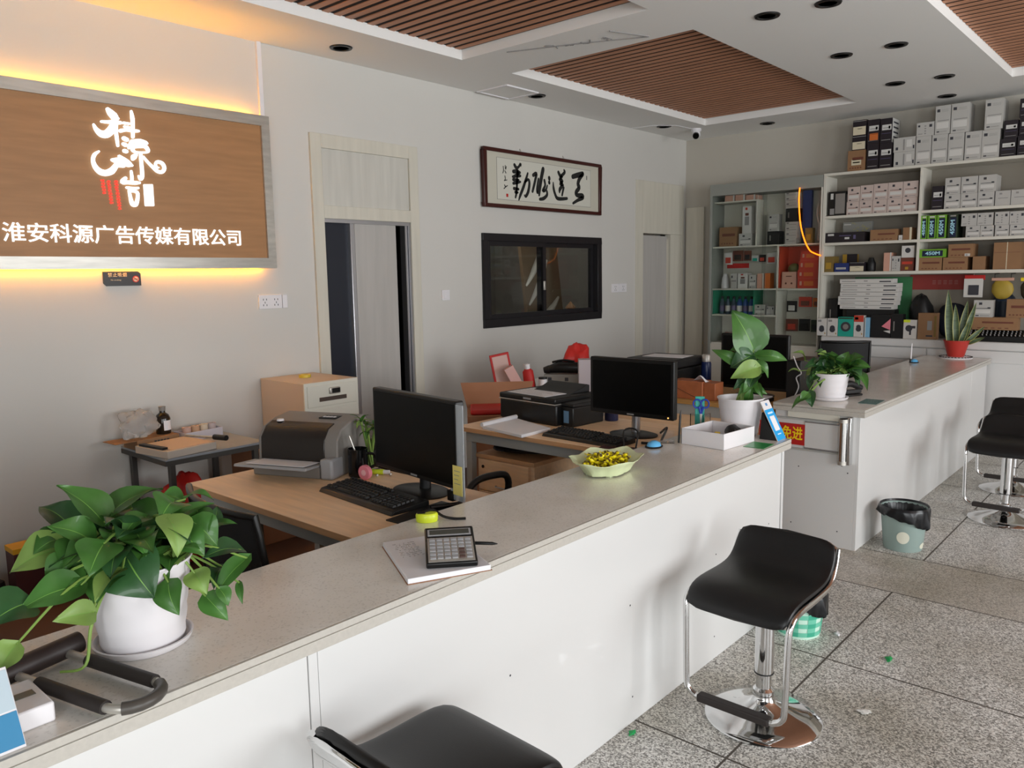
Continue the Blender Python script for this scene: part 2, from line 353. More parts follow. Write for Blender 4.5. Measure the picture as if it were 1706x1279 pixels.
SMALL_POTHOS_LEAVES = [
     ((-0.288,0.004,0.081),(-0.322,-0.019,-0.0),0.056,0.3,0.1),
     ((-0.301,0.012,0.072),(-0.352,0.035,0.032),0.049,-0.4,0.1),
     ((-0.067,0.129,0.23),(-0.118,0.182,0.281),0.042,0.2,0.3),
     ((-0.081,0.079,0.146),(-0.101,0.075,0.042),0.038,0.4,0.1),
     ((-0.087,0.155,0.166),(-0.124,0.201,0.167),0.028,0.2,0.2),
     ((-0.311,0.011,0.05),(-0.377,0.075,-0.009),0.035,0,0.2),
     ((0.006,0.019,0.157),(-0.119,0.026,0.133),0.061,0.3004523514958085,0.18),
     ((0.069,-0.053,0.163),(0.075,-0.101,0.141),0.063,0.42747563142806044,0.18),
     ((0.013,-0.082,0.203),(-0.013,-0.161,0.268),0.067,0.3546483579913472,0.18),
     ((0.067,-0.074,0.156),(0.041,-0.158,0.096),0.072,-0.41065379273460967,0.18),
     ((0.025,-0.097,0.206),(-0.035,-0.191,0.269),0.081,0.34804408822363464,0.18),
     ((0.032,-0.02,0.175),(-0.066,-0.06,0.211),0.063,-0.4567615309277515,0.18),
     ((0.001,0.053,0.185),(-0.158,0.088,0.206),0.071,-0.3044265056666846,0.18),
     ((-0.023,-0.022,0.169),(0.017,-0.0,0.154),0.068,0.05852898358339209,0.18),
     ((0.019,-0.095,0.164),(0.079,-0.125,0.105),0.078,-0.16893300462826533,0.18),
     ((-0.06,0.007,0.185),(-0.098,0.076,0.174),0.081,0.4598675916129511,0.18),
     ((-0.068,0.032,0.174),(-0.078,0.088,0.118),0.069,0.31792780069825266,0.18),
     ((-0.054,-0.012,0.171),(-0.002,0.046,0.143),0.068,-0.4906035336604354,0.18),
     ((0.029,0.063,0.156),(-0.146,0.063,0.12),0.066,-0.07604748072825518,0.18),
     ((0.033,0.034,0.151),(0.036,0.113,0.097),0.076,-0.009332384298257002,0.18),
     ((0.005,0.019,0.208),(-0.137,0.035,0.302),0.078,-0.02223803697695781,0.18),
     ((-0.049,-0.001,0.182),(-0.109,0.049,0.183),0.065,-0.0014202804289006332,0.18),
     ((-0.059,0.033,0.171),(-0.0,0.155,0.119),0.065,-0.44872627488504735,0.18),
     ((0.016,-0.099,0.19),(-0.01,-0.206,0.205),0.081,0.2447262856401745,0.18),
     ((-0.039,-0.043,0.165),(0.016,-0.008,0.118),0.081,0.1569089999141473,0.18),
     ((0.005,-0.08,0.194),(0.073,-0.126,0.216),0.075,0.42279996270076814,0.18),
     ((0.087,-0.082,0.154),(-0.026,-0.225,0.089),0.075,-0.3723672124235312,0.18),
     ((0.027,-0.102,0.195),(-0.013,-0.172,0.228),0.075,0.4274809464100172,0.18),
     ((0.037,0.034,0.147),(-0.091,0.013,0.114),0.081,0.28296973095152234,0.18),
     ((0.05,-0.079,0.185),(-0.036,-0.192,0.216),0.076,0.2735738589192733,0.18),
     ((0.009,-0.021,0.184),(-0.09,-0.023,0.245),0.074,0.1081251485207142,0.18),
     ((-0.049,0.018,0.178),(-0.107,0.046,0.16),0.059,-0.41485898971655966,0.18),
     ((0.013,-0.032,0.176),(-0.088,-0.09,0.209),0.065,-0.40488032939140317,0.18),
     ((-0.053,0.021,0.192),(-0.099,0.053,0.209),0.07,-0.4330821288481915,0.18),
     ((-0.003,-0.098,0.171),(0.094,-0.125,0.104),0.069,0.3742871520133363,0.18),
     ((-0.055,0.009,0.167),(-0.085,0.054,0.124),0.072,-0.4944378759853221,0.18),
     ((0.046,0.021,0.178),(0.016,0.046,0.195),0.071,0.34757010112293807,0.18),
     ((-0.011,-0.007,0.198),(0.017,0.004,0.251),0.076,0.41279052875303945,0.18),
     ((-0.006,-0.024,0.207),(-0.007,-0.005,0.286),0.078,-0.35933243295776685,0.18),
     ((0.065,-0.055,0.171),(-0.035,-0.145,0.188),0.061,-0.3223312922912368,0.18),
     ((0.078,-0.074,0.171),(0.055,-0.157,0.161),0.074,0.43618807870362253,0.18),
     ((0.045,0.045,0.183),(-0.134,0.048,0.233),0.06,0.3297739482574774,0.18),
     ((0.026,-0.073,0.201),(0.016,-0.15,0.269),0.073,0.43791159299685156,0.18),
     ((-0.004,-0.076,0.213),(-0.011,-0.1,0.287),0.076,0.3312628765423884,0.18),
     ((-0.025,-0.002,0.208),(0.001,0.051,0.279),0.081,-0.2696313951486864,0.18),
     ((0.011,0.006,0.187),(-0.081,-0.022,0.221),0.069,-0.21622872771106216,0.18),
     ((-0.008,-0.017,0.156),(0.001,0.018,0.105),0.076,0.45106611690406684,0.18),
     ((-0.031,-0.062,0.17),(-0.022,-0.059,0.124),0.083,-0.18776314027418117,0.18),
     ((-0.045,0.028,0.171),(0.005,0.135,0.101),0.081,-0.26165053941995753,0.18),
     ((-0.008,0.005,0.207),(-0.126,0.019,0.288),0.076,-0.23766420767808505,0.18),
     ((0.054,-0.016,0.158),(0.069,0.008,0.153),0.067,0.49254557224614903,0.18),
     ((-0.054,-0.01,0.209),(-0.102,0.002,0.276),0.075,0.21943344981452606,0.18),
     ((0.052,-0.021,0.189),(-0.065,-0.082,0.259),0.071,-0.015808235797335257,0.18),
     ((-0.036,0.035,0.164),(-0.119,0.06,0.123),0.069,-0.1715779291818763,0.18),
     ((-0.049,-0.026,0.184),(0.035,0.05,0.17),0.06,-0.3433259642424714,0.18),
     ((0.004,-0.089,0.205),(0.084,-0.107,0.245),0.071,0.32549020984998744,0.18),
     ((-0.003,-0.117,0.201),(-0.012,-0.226,0.21),0.068,0.08722700318660115,0.18),
     ((-0.058,0.021,0.193),(-0.066,0.067,0.212),0.075,-0.46277418121171787,0.18),
     ((-0.028,-0.063,0.175),(-0.012,-0.1,0.156),0.067,-0.1608533128550751,0.18),
     ((0.005,-0.086,0.209),(0.013,-0.16,0.258),0.075,0.02709218469371233,0.18),
     ((0.031,-0.105,0.177),(0.019,-0.172,0.141),0.071,-0.2501250502544009,0.18),
     ((0.036,0.037,0.151),(-0.127,0.013,0.098),0.076,0.32668501008218076,0.18),
     ((0.065,-0.009,0.147),(-0.046,-0.07,0.12),0.074,-0.46570323399821967,0.18),
     ((-0.028,-0.036,0.167),(0.024,-0.007,0.126),0.077,-0.11153987324096204,0.18),
]
CARTONS = [
    # kind, label, y0, y1, base z, height, depth, front x
    ('blackbox','black speaker box in the corner of the back counter',2.721,2.812,0.935,0.346,0.15,7.80),
    ('mouse','first white mouse carton at the end of the back counter',2.761,2.853,0.935,0.163,0.08,7.64),
    ('MIX','m',1.112,1.536,0.935,0.099,0.10,7.64),
    ('mouse','second white mouse carton at the end of the back counter',2.658,2.755,0.935,0.166,0.08,7.64),
    ('blackbox','large black carton standing under the slim white stack',2.191,2.620,0.935,0.252,0.13,7.75),
    ('teal','teal carton with a dark round picture on the back counter',2.514,2.656,0.935,0.180,0.08,7.64),
    ('mouse','small white carton with a red top beside the teal carton',2.424,2.512,0.935,0.198,0.07,7.64),
    ('bluebook','thin blue carton standing beside the red-topped carton',2.368,2.415,0.935,0.180,0.08,7.64),
    ('blackpink','black carton with pink and white triangle on the back counter',2.190,2.361,0.935,0.205,0.08,7.64),
    ('blackbox','black upright carton between the triangle carton and the headset carton',2.087,2.187,0.935,0.216,0.08,7.64),
    ('brownart','brown carton with grey picture in the middle of the back counter',1.811,1.964,0.935,0.231,0.08,7.64),
    ('headset','white carton with black gadget picture beside the brown carton',1.971,2.082,0.935,0.168,0.07,7.64),
    ('cardboard','long brown carton resting on the black mixer',1.205,1.541,1.034,0.105,0.10,7.64),
    ('small','small white carton next to the green compartment',3.446,3.563,1.110,0.105,0.08,7.80),
    ('icon','small white carton with brown pictures next to the divider',3.348,3.433,1.110,0.092,0.08,7.80),
    ('small','white printed carton standing behind the potted snake plant',1.396,1.537,1.139,0.143,0.10,7.64),
    ('cardboard','brown carton on the long brown one beside the dark bin',1.126,1.297,1.139,0.152,0.10,7.64),
    ('keyb','white keyboard carton, first from the bottom of the slim stack',2.203,2.684,1.187,0.038,0.13,7.75),
    ('keyb','white keyboard carton, second from the bottom of the slim stack',2.183,2.703,1.225,0.037,0.13,7.75),
    ('keyb','white keyboard carton, third from the bottom of the slim stack',2.179,2.702,1.262,0.046,0.13,7.75),
    ('keyb','white keyboard carton, fourth from the bottom of the slim stack',2.173,2.688,1.308,0.039,0.13,7.75),
    ('keyb','white keyboard carton, fifth from the bottom of the slim stack',2.170,2.684,1.348,0.039,0.13,7.75),
    ('redp','red packet, first from the bottom in the red compartment',2.909,3.120,1.380,0.098,0.12,7.80),
    ('pinkc','pale pink square carton in the red compartment',3.136,3.281,1.380,0.164,0.12,7.80),
    ('orange','orange upright carton, fifth along the second cabinet shelf',3.401,3.459,1.380,0.155,0.10,7.80),
    ('pink','pale pink upright carton, fourth along the second cabinet shelf',3.467,3.540,1.380,0.152,0.10,7.80),
    ('keyb','white keyboard carton, sixth from the bottom of the slim stack',2.169,2.683,1.387,0.039,0.13,7.75),
    ('small','white upright carton, third along the second cabinet shelf',3.551,3.628,1.380,0.139,0.10,7.80),
    ('figure','white and black upright carton, second along the second cabinet shelf',3.643,3.750,1.380,0.157,0.10,7.80),
    ('small','white upright carton, first along the second cabinet shelf',3.761,3.829,1.380,0.156,0.10,7.80),
    ('keyb','white keyboard carton, seventh from the bottom of the slim stack',2.216,2.692,1.426,0.042,0.13,7.75),
    ('redp','red packet, second from the bottom in the red compartment',2.915,3.123,1.478,0.082,0.12,7.80),
    ('cardbig','large brown carton with a pale tape seam on the fourth shelf',1.233,1.436,1.535,0.224,0.22,7.75),
    ('cardboard','small plain brown carton standing alone on the fourth shelf',1.495,1.588,1.535,0.114,0.20,7.75),
    ('cardboard','brown carton with printed top line, second along the fourth shelf',1.627,1.817,1.535,0.110,0.20,7.75),
    ('cardboard','brown carton under the lying green 450M carton',1.824,2.009,1.535,0.113,0.20,7.75),
    ('mustard','black and mustard carton behind the navy carton on the fourth shelf',2.595,2.735,1.535,0.166,0.04,7.92),
    ('icon','upright white carton with black pictograms beside the pink carton',2.163,2.239,1.535,0.135,0.14,7.75),
    ('brownart','brown carton with dark red artwork below the white oval carton',2.051,2.162,1.535,0.118,0.14,7.75),
    ('cream','low white carton with dark scribble beside the navy carton',2.474,2.610,1.535,0.088,0.12,7.75),
    ('pink','pale pink upright carton on the fourth shelf',2.242,2.308,1.535,0.167,0.16,7.75),
    ('gold','olive and gold carton at the corner of the fourth shelf',2.757,2.843,1.535,0.147,0.14,7.75),
    ('tube','dark cylindrical tub on the fourth shelf next to the white carton',2.393,2.473,1.535,0.127,0.12,7.75),
    ('navy','navy blue carton with white stripe on the fourth shelf',2.614,2.750,1.535,0.083,0.12,7.75),
    ('redp','pink and red packet, third from the bottom in the red compartment',2.918,3.112,1.560,0.094,0.12,7.80),
    ('cardboard','brown carton with white sticker stacked on the fourth-shelf pair',1.590,1.780,1.645,0.113,0.20,7.75),
    ('greenh','green 450M carton lying flat on a brown carton',1.795,2.009,1.648,0.073,0.20,7.75),
    ('oval','white carton with a black oval picture on the brown carton',2.053,2.158,1.653,0.106,0.14,7.75),
    ('redp','pale red packet at the top of the pile in the red compartment',2.911,3.097,1.654,0.085,0.12,7.80),
    ('small','white carton, fourth in the lower row beside the green cartons',1.215,1.330,1.810,0.091,0.20,7.75),
    ('small','white carton, third in the lower row beside the green cartons',1.334,1.436,1.810,0.093,0.20,7.75),
    ('small','white carton, first in the lower row beside the green cartons',1.545,1.654,1.810,0.096,0.20,7.75),
    ('small','white carton, second in the lower row beside the green cartons',1.445,1.544,1.810,0.095,0.20,7.75),
    ('greend','fourth 450M carton, darker green and nearer the white cartons',1.719,1.793,1.810,0.203,0.20,7.75),
    ('green','third green 450M carton after the divider',1.806,1.882,1.810,0.204,0.20,7.75),
    ('green','second green 450M carton after the divider',1.887,1.954,1.810,0.203,0.20,7.75),
    ('green','first green 450M carton after the divider',1.960,2.009,1.810,0.204,0.20,7.75),
    ('cream','small white tub standing between two brown cartons',2.157,2.190,1.810,0.045,0.05,7.75),
    ('cardboard','small brown carton with pale edge at the divider on the third shelf',2.081,2.155,1.810,0.110,0.14,7.75),
    ('greyart','grey carton with pale yellow artwork leaning behind the flat black carton',2.476,2.745,1.810,0.194,0.04,7.93),
    ('cardboard','long brown carton lying on the third shelf beside the flat black carton',2.198,2.435,1.810,0.102,0.10,7.75),
    ('flat','flat black carton with purple print lying on the third shelf',2.484,2.843,1.810,0.093,0.15,7.75),
    ('gold','gold and black carton in front of the blue carton',2.984,3.059,1.815,0.148,0.06,7.80),
    ('blue','tall blue carton hanging behind the orange neon tube',3.041,3.133,1.815,0.518,0.04,7.90),
    ('small','white carton, first from the bottom of the glass cabinet stack',3.143,3.256,1.815,0.058,0.12,7.80),
    ('blackbox','black carton below the lone white carton in the glass cabinet',3.319,3.445,1.815,0.134,0.12,7.80),
    ('small','white carton below the figurine carton in the glass cabinet',3.606,3.749,1.815,0.126,0.10,7.80),
    ('cardboard','open brown carton in the cubby of the glass cabinet',3.772,3.969,1.815,0.201,0.12,7.80),
    ('small','white carton, second from the bottom of the glass cabinet stack',3.137,3.258,1.873,0.053,0.12,7.80),
    ('icon','white carton with pictograms, fourth in the upper row beside the green cartons',1.222,1.336,1.901,0.108,0.20,7.75),
    ('icon','white carton with pictograms, third in the upper row beside the green cartons',1.338,1.443,1.903,0.108,0.20,7.75),
    ('icon','white carton with pictograms, second in the upper row beside the green cartons',1.453,1.571,1.906,0.104,0.20,7.75),
    ('icon','white carton with pictograms, first in the upper row beside the green cartons',1.573,1.692,1.906,0.105,0.20,7.75),
    ('small','white carton, third from the bottom of the glass cabinet stack',3.135,3.259,1.926,0.053,0.12,7.80),
    ('figure','tall white figurine carton in the glass cabinet cubby',3.617,3.713,1.941,0.273,0.08,7.80),
    ('white','white carton standing alone in the middle of the glass cabinet',3.334,3.434,1.949,0.167,0.10,7.80),
    ('small','white carton, fourth from the bottom of the glass cabinet stack',3.135,3.261,1.979,0.053,0.12,7.80),
    ('blackbox','black carton resting on the four white cartons in the glass cabinet',3.138,3.260,2.032,0.131,0.12,7.80),
    ('small','white carton, first in the lower row after the dark narrow carton',1.709,1.834,2.060,0.122,0.20,7.75),
    ('small','white carton, second in the lower row after the dark narrow carton',1.581,1.707,2.060,0.121,0.20,7.75),
    ('small','white carton, third in the lower row after the dark narrow carton',1.456,1.578,2.060,0.123,0.20,7.75),
    ('small','pinkish white carton, third in the lower row of the upper shelf by the black case',2.302,2.425,2.060,0.121,0.20,7.75),
    ('small','pinkish white carton, first in the lower row of the upper shelf by the black case',2.545,2.657,2.060,0.119,0.20,7.75),
    ('small','pinkish white carton, fourth in the lower row of the upper shelf by the black case',2.175,2.300,2.060,0.121,0.20,7.75),
    ('small','pinkish white carton, second in the lower row of the upper shelf by the black case',2.427,2.543,2.060,0.120,0.20,7.75),
    ('small','pinkish white carton, fifth in the lower row of the upper shelf by the black case',2.049,2.173,2.060,0.122,0.20,7.75),
    ('dark','dark narrow carton with white label beside the six white cartons',1.843,1.934,2.060,0.201,0.20,7.75),
    ('small','white carton with nothing on it, fourth in the lower row after the dark narrow carton',1.339,1.450,2.060,0.122,0.20,7.75),
    ('case','black computer case with grey side panel standing in the upper corner compartment',2.665,2.827,2.060,0.224,0.22,7.75),
    ('small','white carton with nothing on it, fifth in the lower row after the dark narrow carton',1.217,1.336,2.060,0.123,0.20,7.75),
    ('small','white carton, first above the black carton in the glass cabinet',3.145,3.266,2.163,0.053,0.12,7.80),
    ('small','pinkish white carton, first in the upper row of the upper shelf by the black case',2.540,2.652,2.179,0.134,0.20,7.75),
    ('small','pinkish white carton, second in the upper row of the upper shelf by the black case',2.423,2.538,2.180,0.139,0.20,7.75),
    ('small','pinkish white carton, third in the upper row of the upper shelf by the black case',2.298,2.421,2.181,0.142,0.20,7.75),
    ('small','pinkish white carton, fourth in the upper row of the upper shelf by the black case',2.172,2.296,2.181,0.143,0.20,7.75),
    ('small','white carton, third in the upper row after the dark narrow carton',1.449,1.579,2.183,0.138,0.20,7.75),
    ('small','pinkish white carton, fifth in the upper row of the upper shelf by the black case',2.047,2.170,2.182,0.142,0.20,7.75),
    ('small','white carton, first in the upper row after the dark narrow carton',1.713,1.833,2.182,0.139,0.20,7.75),
    ('small','white carton, second in the upper row after the dark narrow carton',1.583,1.709,2.181,0.140,0.20,7.75),
    ('small','white carton, second above the black carton in the glass cabinet',3.146,3.268,2.216,0.051,0.12,7.80),
    ('pink','pink packet, fourth along the top of the glass cabinet cubby',3.547,3.573,2.276,0.042,0.10,7.80),
    ('pink','pink packet, third along the top of the glass cabinet cubby',3.579,3.683,2.276,0.051,0.10,7.80),
    ('small','white carton, third above the black carton in the glass cabinet',3.148,3.270,2.266,0.050,0.12,7.80),
    ('pink','pink packet, second along the top of the glass cabinet cubby',3.690,3.796,2.276,0.058,0.10,7.80),
    ('pink','pink packet, first along the top of the glass cabinet cubby',3.803,3.911,2.276,0.058,0.10,7.80),
    ('white','second upright white carton in the shelf-top row',1.831,1.955,2.455,0.241,0.20,7.75),
    ('white','third upright white carton in the shelf-top row',1.705,1.827,2.455,0.236,0.20,7.75),
    ('white','first upright white carton after the two lying ones',1.960,2.083,2.455,0.241,0.20,7.75),
    ('dark','lower dark purple carton beside the fifth white carton',1.323,1.438,2.455,0.145,0.20,7.75),
    ('wide','lower of two lying white cartons beside the dark stacks',2.089,2.262,2.455,0.128,0.20,7.75),
    ('white','fourth upright white carton in the shelf-top row',1.574,1.699,2.455,0.234,0.20,7.75),
    ('dark','bottom dark purple carton in the three-high column at the picture edge',1.199,1.315,2.455,0.156,0.20,7.75),
    ('dark','dark carton with white label next to the lying white cartons',2.278,2.386,2.455,0.222,0.22,7.75),
    ('cardboard','brown cardboard carton under the two cream-labelled cartons on the shelf top',2.507,2.664,2.455,0.186,0.24,7.75),
    ('white','fifth upright white carton, below the lone tall one',1.442,1.573,2.455,0.232,0.20,7.75),
    ('dark','dark carton with white label standing beside the brown cardboard carton',2.392,2.496,2.455,0.229,0.22,7.75),
    ('wide','upper of two lying white cartons beside the dark stacks',2.089,2.268,2.583,0.124,0.20,7.75),
    ('dark','upper dark purple carton beside the lone tall white carton',1.317,1.418,2.600,0.143,0.20,7.75),
    ('dark','middle dark purple carton in the three-high column at the picture edge',1.198,1.310,2.611,0.142,0.20,7.75),
    ('cream','black carton with cream label resting on the brown cardboard carton',2.507,2.630,2.641,0.127,0.20,7.75),
    ('dark','dark carton with printed white flank at the end of the dark pair',2.284,2.387,2.677,0.214,0.22,7.75),
    ('dark','dark carton with orange picture on top of the second dark stack',2.393,2.499,2.684,0.212,0.22,7.75),
    ('white','lone tall white carton on the upper tier after the gap',1.429,1.562,2.687,0.242,0.20,7.75),
    ('white','tall white carton on the upper tier, second of the pair',1.679,1.815,2.691,0.243,0.20,7.75),
    ('icon','small white carton with pictograms sitting on the upright carton row',1.943,2.084,2.696,0.117,0.20,7.75),
    ('white','tall white carton on the upper tier beside the pictogram carton',1.820,1.938,2.696,0.237,0.20,7.75),
    ('dark','uppermost dark purple carton in the three-high column at the picture edge',1.207,1.316,2.753,0.149,0.20,7.75),
    ('cream','black carton with cream label at the summit of the end stack',2.507,2.629,2.768,0.139,0.20,7.75),
]

# ------------------------------------------------------------------ materials
m_wall = M('wall_paint', 'cdcac4', 0.75, var=0.02, vscale=1.2)
m_ceil = M('ceiling_paint', 'efeeeb', 0.8)
m_white = M('white_laminate', 'd5d4d2', 0.32, coat=0.15)
m_whitepl = M('white_plastic', 'e3e0e2', 0.4)
m_offwhite = M('cream_enamel', 'd6d3c6', 0.42)
m_shelf = M('shelf_white', 'd4d0c4', 0.5)
m_black = M('black_plastic', '0d0d0d', 0.38)
m_dark = M('dark_plastic', '151516', 0.5)
m_screen = M('screen_glass', '060606', 0.3, ior=1.25)
m_leather = M('black_leather', '100f10', 0.42, bump=0.08, bscale=300)
m_chrome = M('chrome', 'd8d8d8', 0.07, 1.0)
m_steel = M('brushed_steel', 'c9c5bd', 0.42, 0.75, var=0.12, vscale=5, stretch=(1, 8, 8))
m_alu = M('aluminium', 'b8b8bc', 0.35, 0.9)
m_rubber = M('rubber', '2b2523', 0.6)
m_beech = M('beech_veneer', 'f3cda4', 0.42, var=0.09, vscale=3.5, stretch=(14, 1.2, 14))
m_beech_edge = M('beech_edging', 'cf9f74', 0.45, var=0.08, vscale=4, stretch=(14, 1.2, 14))
m_grey = M('grey_enamel', 'a8a8a4', 0.4)
m_slat = M('ceiling_slat_wood', 'bc8566', 0.55, var=0.16, vscale=2.2, stretch=(30, 1.0, 30))
m_void = M('void_black', '120e0c', 0.9)
m_brownfloor = M('brown_floor', '5a4034', 0.5, var=0.1, vscale=2)
m_card = M('cardboard', '8f6b4b', 0.75, var=0.06, vscale=6)
m_cardin = M('cardboard_worn', '9c6e50', 0.75, var=0.06, vscale=6)
m_paper = M('paper', 'e8e7ea', 0.7)
m_ink = M('print_ink', '3a3a40', 0.7)
m_inkgrey = M('print_grey', '8d8a88', 0.7)
m_red = M('red_print', 'b5201c', 0.55)
m_yellow = M('yellow_paint', 'f2d21c', 0.5)
m_clear = M('clear_plastic', 'f4f4f4', 0.08, trans=1.0, ior=1.2)
m_glass = M('window_glass', 'f0f4f2', 0.03, trans=1.0, ior=1.25)
m_pot = M('pot_plastic', 'dedadc', 0.42)
m_soil = M('soil', '3a2c22', 0.9, bump=0.6, bscale=80)
m_leaf = M('pothos_leaf', '3e6a2b', 0.45, var=0.32, vscale=9, coat=0.15)
m_leafl = M('young_leaf', '78954a', 0.42, var=0.2, vscale=9)
m_leafd = M('dark_leaf', '2b502a', 0.45, var=0.3, vscale=9, coat=0.15)
m_vein = M('leaf_midrib', '6d9a45', 0.45)
m_stem = M('leaf_stem', '7c9a48', 0.5)
m_blue = M('blue_plastic', '2a46b4', 0.35)
m_skyblue = M('sky_blue_card', '1fa3e6', 0.35)
m_teal = M('teal_plastic', '3bb6a6', 0.4)
m_pinkpl = M('pink_plastic', 'e58390', 0.4)
m_lime = M('lime_plastic', 'd3e234', 0.35)
m_film = M('bag_film', '16171a', 0.28)
m_redfilm = M('red_bag_film', 'c02a24', 0.35)

def quartz():
    m = bpy.data.materials.new('speckled_quartz'); m.use_nodes = True; nt = m.node_tree; p = nt.nodes['Principled BSDF']; L = nt.links.new
    tc = nt.nodes.new('ShaderNodeTexCoord')
    v = nt.nodes.new('ShaderNodeTexVoronoi'); v.inputs['Scale'].default_value = 220; L(tc.outputs['Object'], v.inputs['Vector'])
    b = nt.nodes.new('ShaderNodeTexNoise'); b.inputs['Scale'].default_value = 4.0; b.inputs['Detail'].default_value = 5; L(tc.outputs['Object'], b.inputs['Vector'])
    r1 = nt.nodes.new('ShaderNodeValToRGB'); r1.color_ramp.elements[0].color = (*srgb('dcd6cc'), 1); r1.color_ramp.elements[1].color = (*srgb('eeeae3'), 1)
    r1.color_ramp.elements[0].position = 0.25; r1.color_ramp.elements[1].position = 0.7
    L(b.outputs['Fac'], r1.inputs[0])
    r2 = nt.nodes.new('ShaderNodeValToRGB'); r2.color_ramp.elements[0].color = (0.55, 0.53, 0.5, 1); r2.color_ramp.elements[0].position = 0.0; r2.color_ramp.elements[1].position = 0.2; r2.color_ramp.elements[1].color = (1, 1, 1, 1)
    sp = nt.nodes.new('ShaderNodeSeparateColor'); L(v.outputs['Color'], sp.inputs[0]); L(sp.outputs[0], r2.inputs[0])
    mx = nt.nodes.new('ShaderNodeMix'); mx.data_type = 'RGBA'; mx.blend_type = 'MULTIPLY'; mx.inputs['Factor'].default_value = 0.35
    L(r1.outputs[0], mx.inputs['A']); L(r2.outputs[0], mx.inputs['B']); L(mx.outputs['Result'], p.inputs['Base Color'])
    p.inputs['Roughness'].default_value = 0.2; p.inputs['Coat Weight'].default_value = 0.2; p.inputs['Coat Roughness'].default_value = 0.12
    return m
m_quartz = quartz()
m_quartz_edge_shaded = M('quartz_edge_shaded', 'bab5ac', 0.3, var=0.05, vscale=90)  # slab stone again, colour darkened to offset the strong light on the edge
def terrazzo(name, lo, hi, stain):
    m = bpy.data.materials.new(name); m.use_nodes = True; nt = m.node_tree; p = nt.nodes['Principled BSDF']; L = nt.links.new
    tc = nt.nodes.new('ShaderNodeTexCoord')
    v = nt.nodes.new('ShaderNodeTexVoronoi'); v.inputs['Scale'].default_value = 190; L(tc.outputs['Object'], v.inputs['Vector'])
    sp = nt.nodes.new('ShaderNodeSeparateColor'); L(v.outputs['Color'], sp.inputs[0])
    r = nt.nodes.new('ShaderNodeValToRGB'); e = r.color_ramp.elements
    e[0].color = (*srgb(lo), 1); e[1].color = (*srgb(hi), 1); e[0].position = 0.1; e[1].position = 0.9
    k = e.new(0.45); k.color = (*srgb(stain), 1)
    L(sp.outputs[1], r.inputs[0])
    b = nt.nodes.new('ShaderNodeTexNoise'); b.inputs['Scale'].default_value = 1.7; b.inputs['Detail'].default_value = 7; L(tc.outputs['Object'], b.inputs['Vector'])
    r2 = nt.nodes.new('ShaderNodeValToRGB'); r2.color_ramp.elements[0].color = (*srgb('cdc8bb'), 1); r2.color_ramp.elements[1].color = (1, 1, 1, 1)
    r2.color_ramp.elements[0].position = 0.36; r2.color_ramp.elements[1].position = 0.6
    L(b.outputs['Fac'], r2.inputs[0])
    mx = nt.nodes.new('ShaderNodeMix'); mx.data_type = 'RGBA'; mx.blend_type = 'MULTIPLY'; mx.inputs['Factor'].default_value = 0.8
    L(r.outputs[0], mx.inputs['A']); L(r2.outputs[0], mx.inputs['B']); L(mx.outputs['Result'], p.inputs['Base Color'])
    p.inputs['Roughness'].default_value = 0.42
    return m
m_terrazzo = terrazzo('terrazzo', '7c7a76', 'efeeea', 'bab8b3')
m_border = terrazzo('terrazzo_border', '938f88', 'd6d2ca', 'b8b3aa')
m_joint = M('floor_joint', '5a544d', 0.7)
m_lamgap = M('slab_joint', '9c968c', 0.6)

# ------------------------------------------------------------------ the room
XN, XB, YR, YL = -2.4, 8.03, -4.2, 4.5     # near wall, back wall, customer-side wall, sign wall
CZ = 2.985
# floor: cast terrazzo panels with dark joints, a plain border strip at x 3.96-4.51
fb = MB()
xs = [XN, -1.27, -0.40, 0.472, 1.344, 2.216, 3.088, 3.96, 4.51, 5.38, 6.25, 7.12, XB]
ys = [YR, -3.29, -2.418, -1.546, -0.674, 0.198, 1.07, 1.86]
J = 0.004
for i in range(len(xs) - 1):
    mat = m_border if abs(xs[i] - 3.96) < 1e-3 else m_terrazzo
    a, b = xs[i] + (J if i else 0), xs[i + 1] - (J if i < len(xs) - 2 else 0)
    yy = [YR, 1.86] if mat is m_border else ys
    for j in range(len(yy) - 1):
        c, d = yy[j] + (J if j else 0), yy[j + 1] - (J if j < len(yy) - 2 else 0)
        fb.quad((a, c, 0), (b, c, 0), (b, d, 0), (a, d, 0), mat)
        if j: fb.quad((a, yy[j] - J, -0.001), (b, yy[j] - J, -0.001), (b, yy[j] + J, -0.001), (a, yy[j] + J, -0.001), m_joint)
    if i: fb.quad((xs[i] - J, YR, -0.001), (xs[i] + J, YR, -0.001), (xs[i] + J, 1.86, -0.001), (xs[i] - J, 1.86, -0.001), m_joint)
fb.box(XN, XB, YR, 1.86, -0.1, -0.004, m_joint)
struct(fb.build('floor'))
struct(MB().box(XN, XB, 1.86, 7.0, -0.1, 0.0, m_brownfloor).build('floor'))

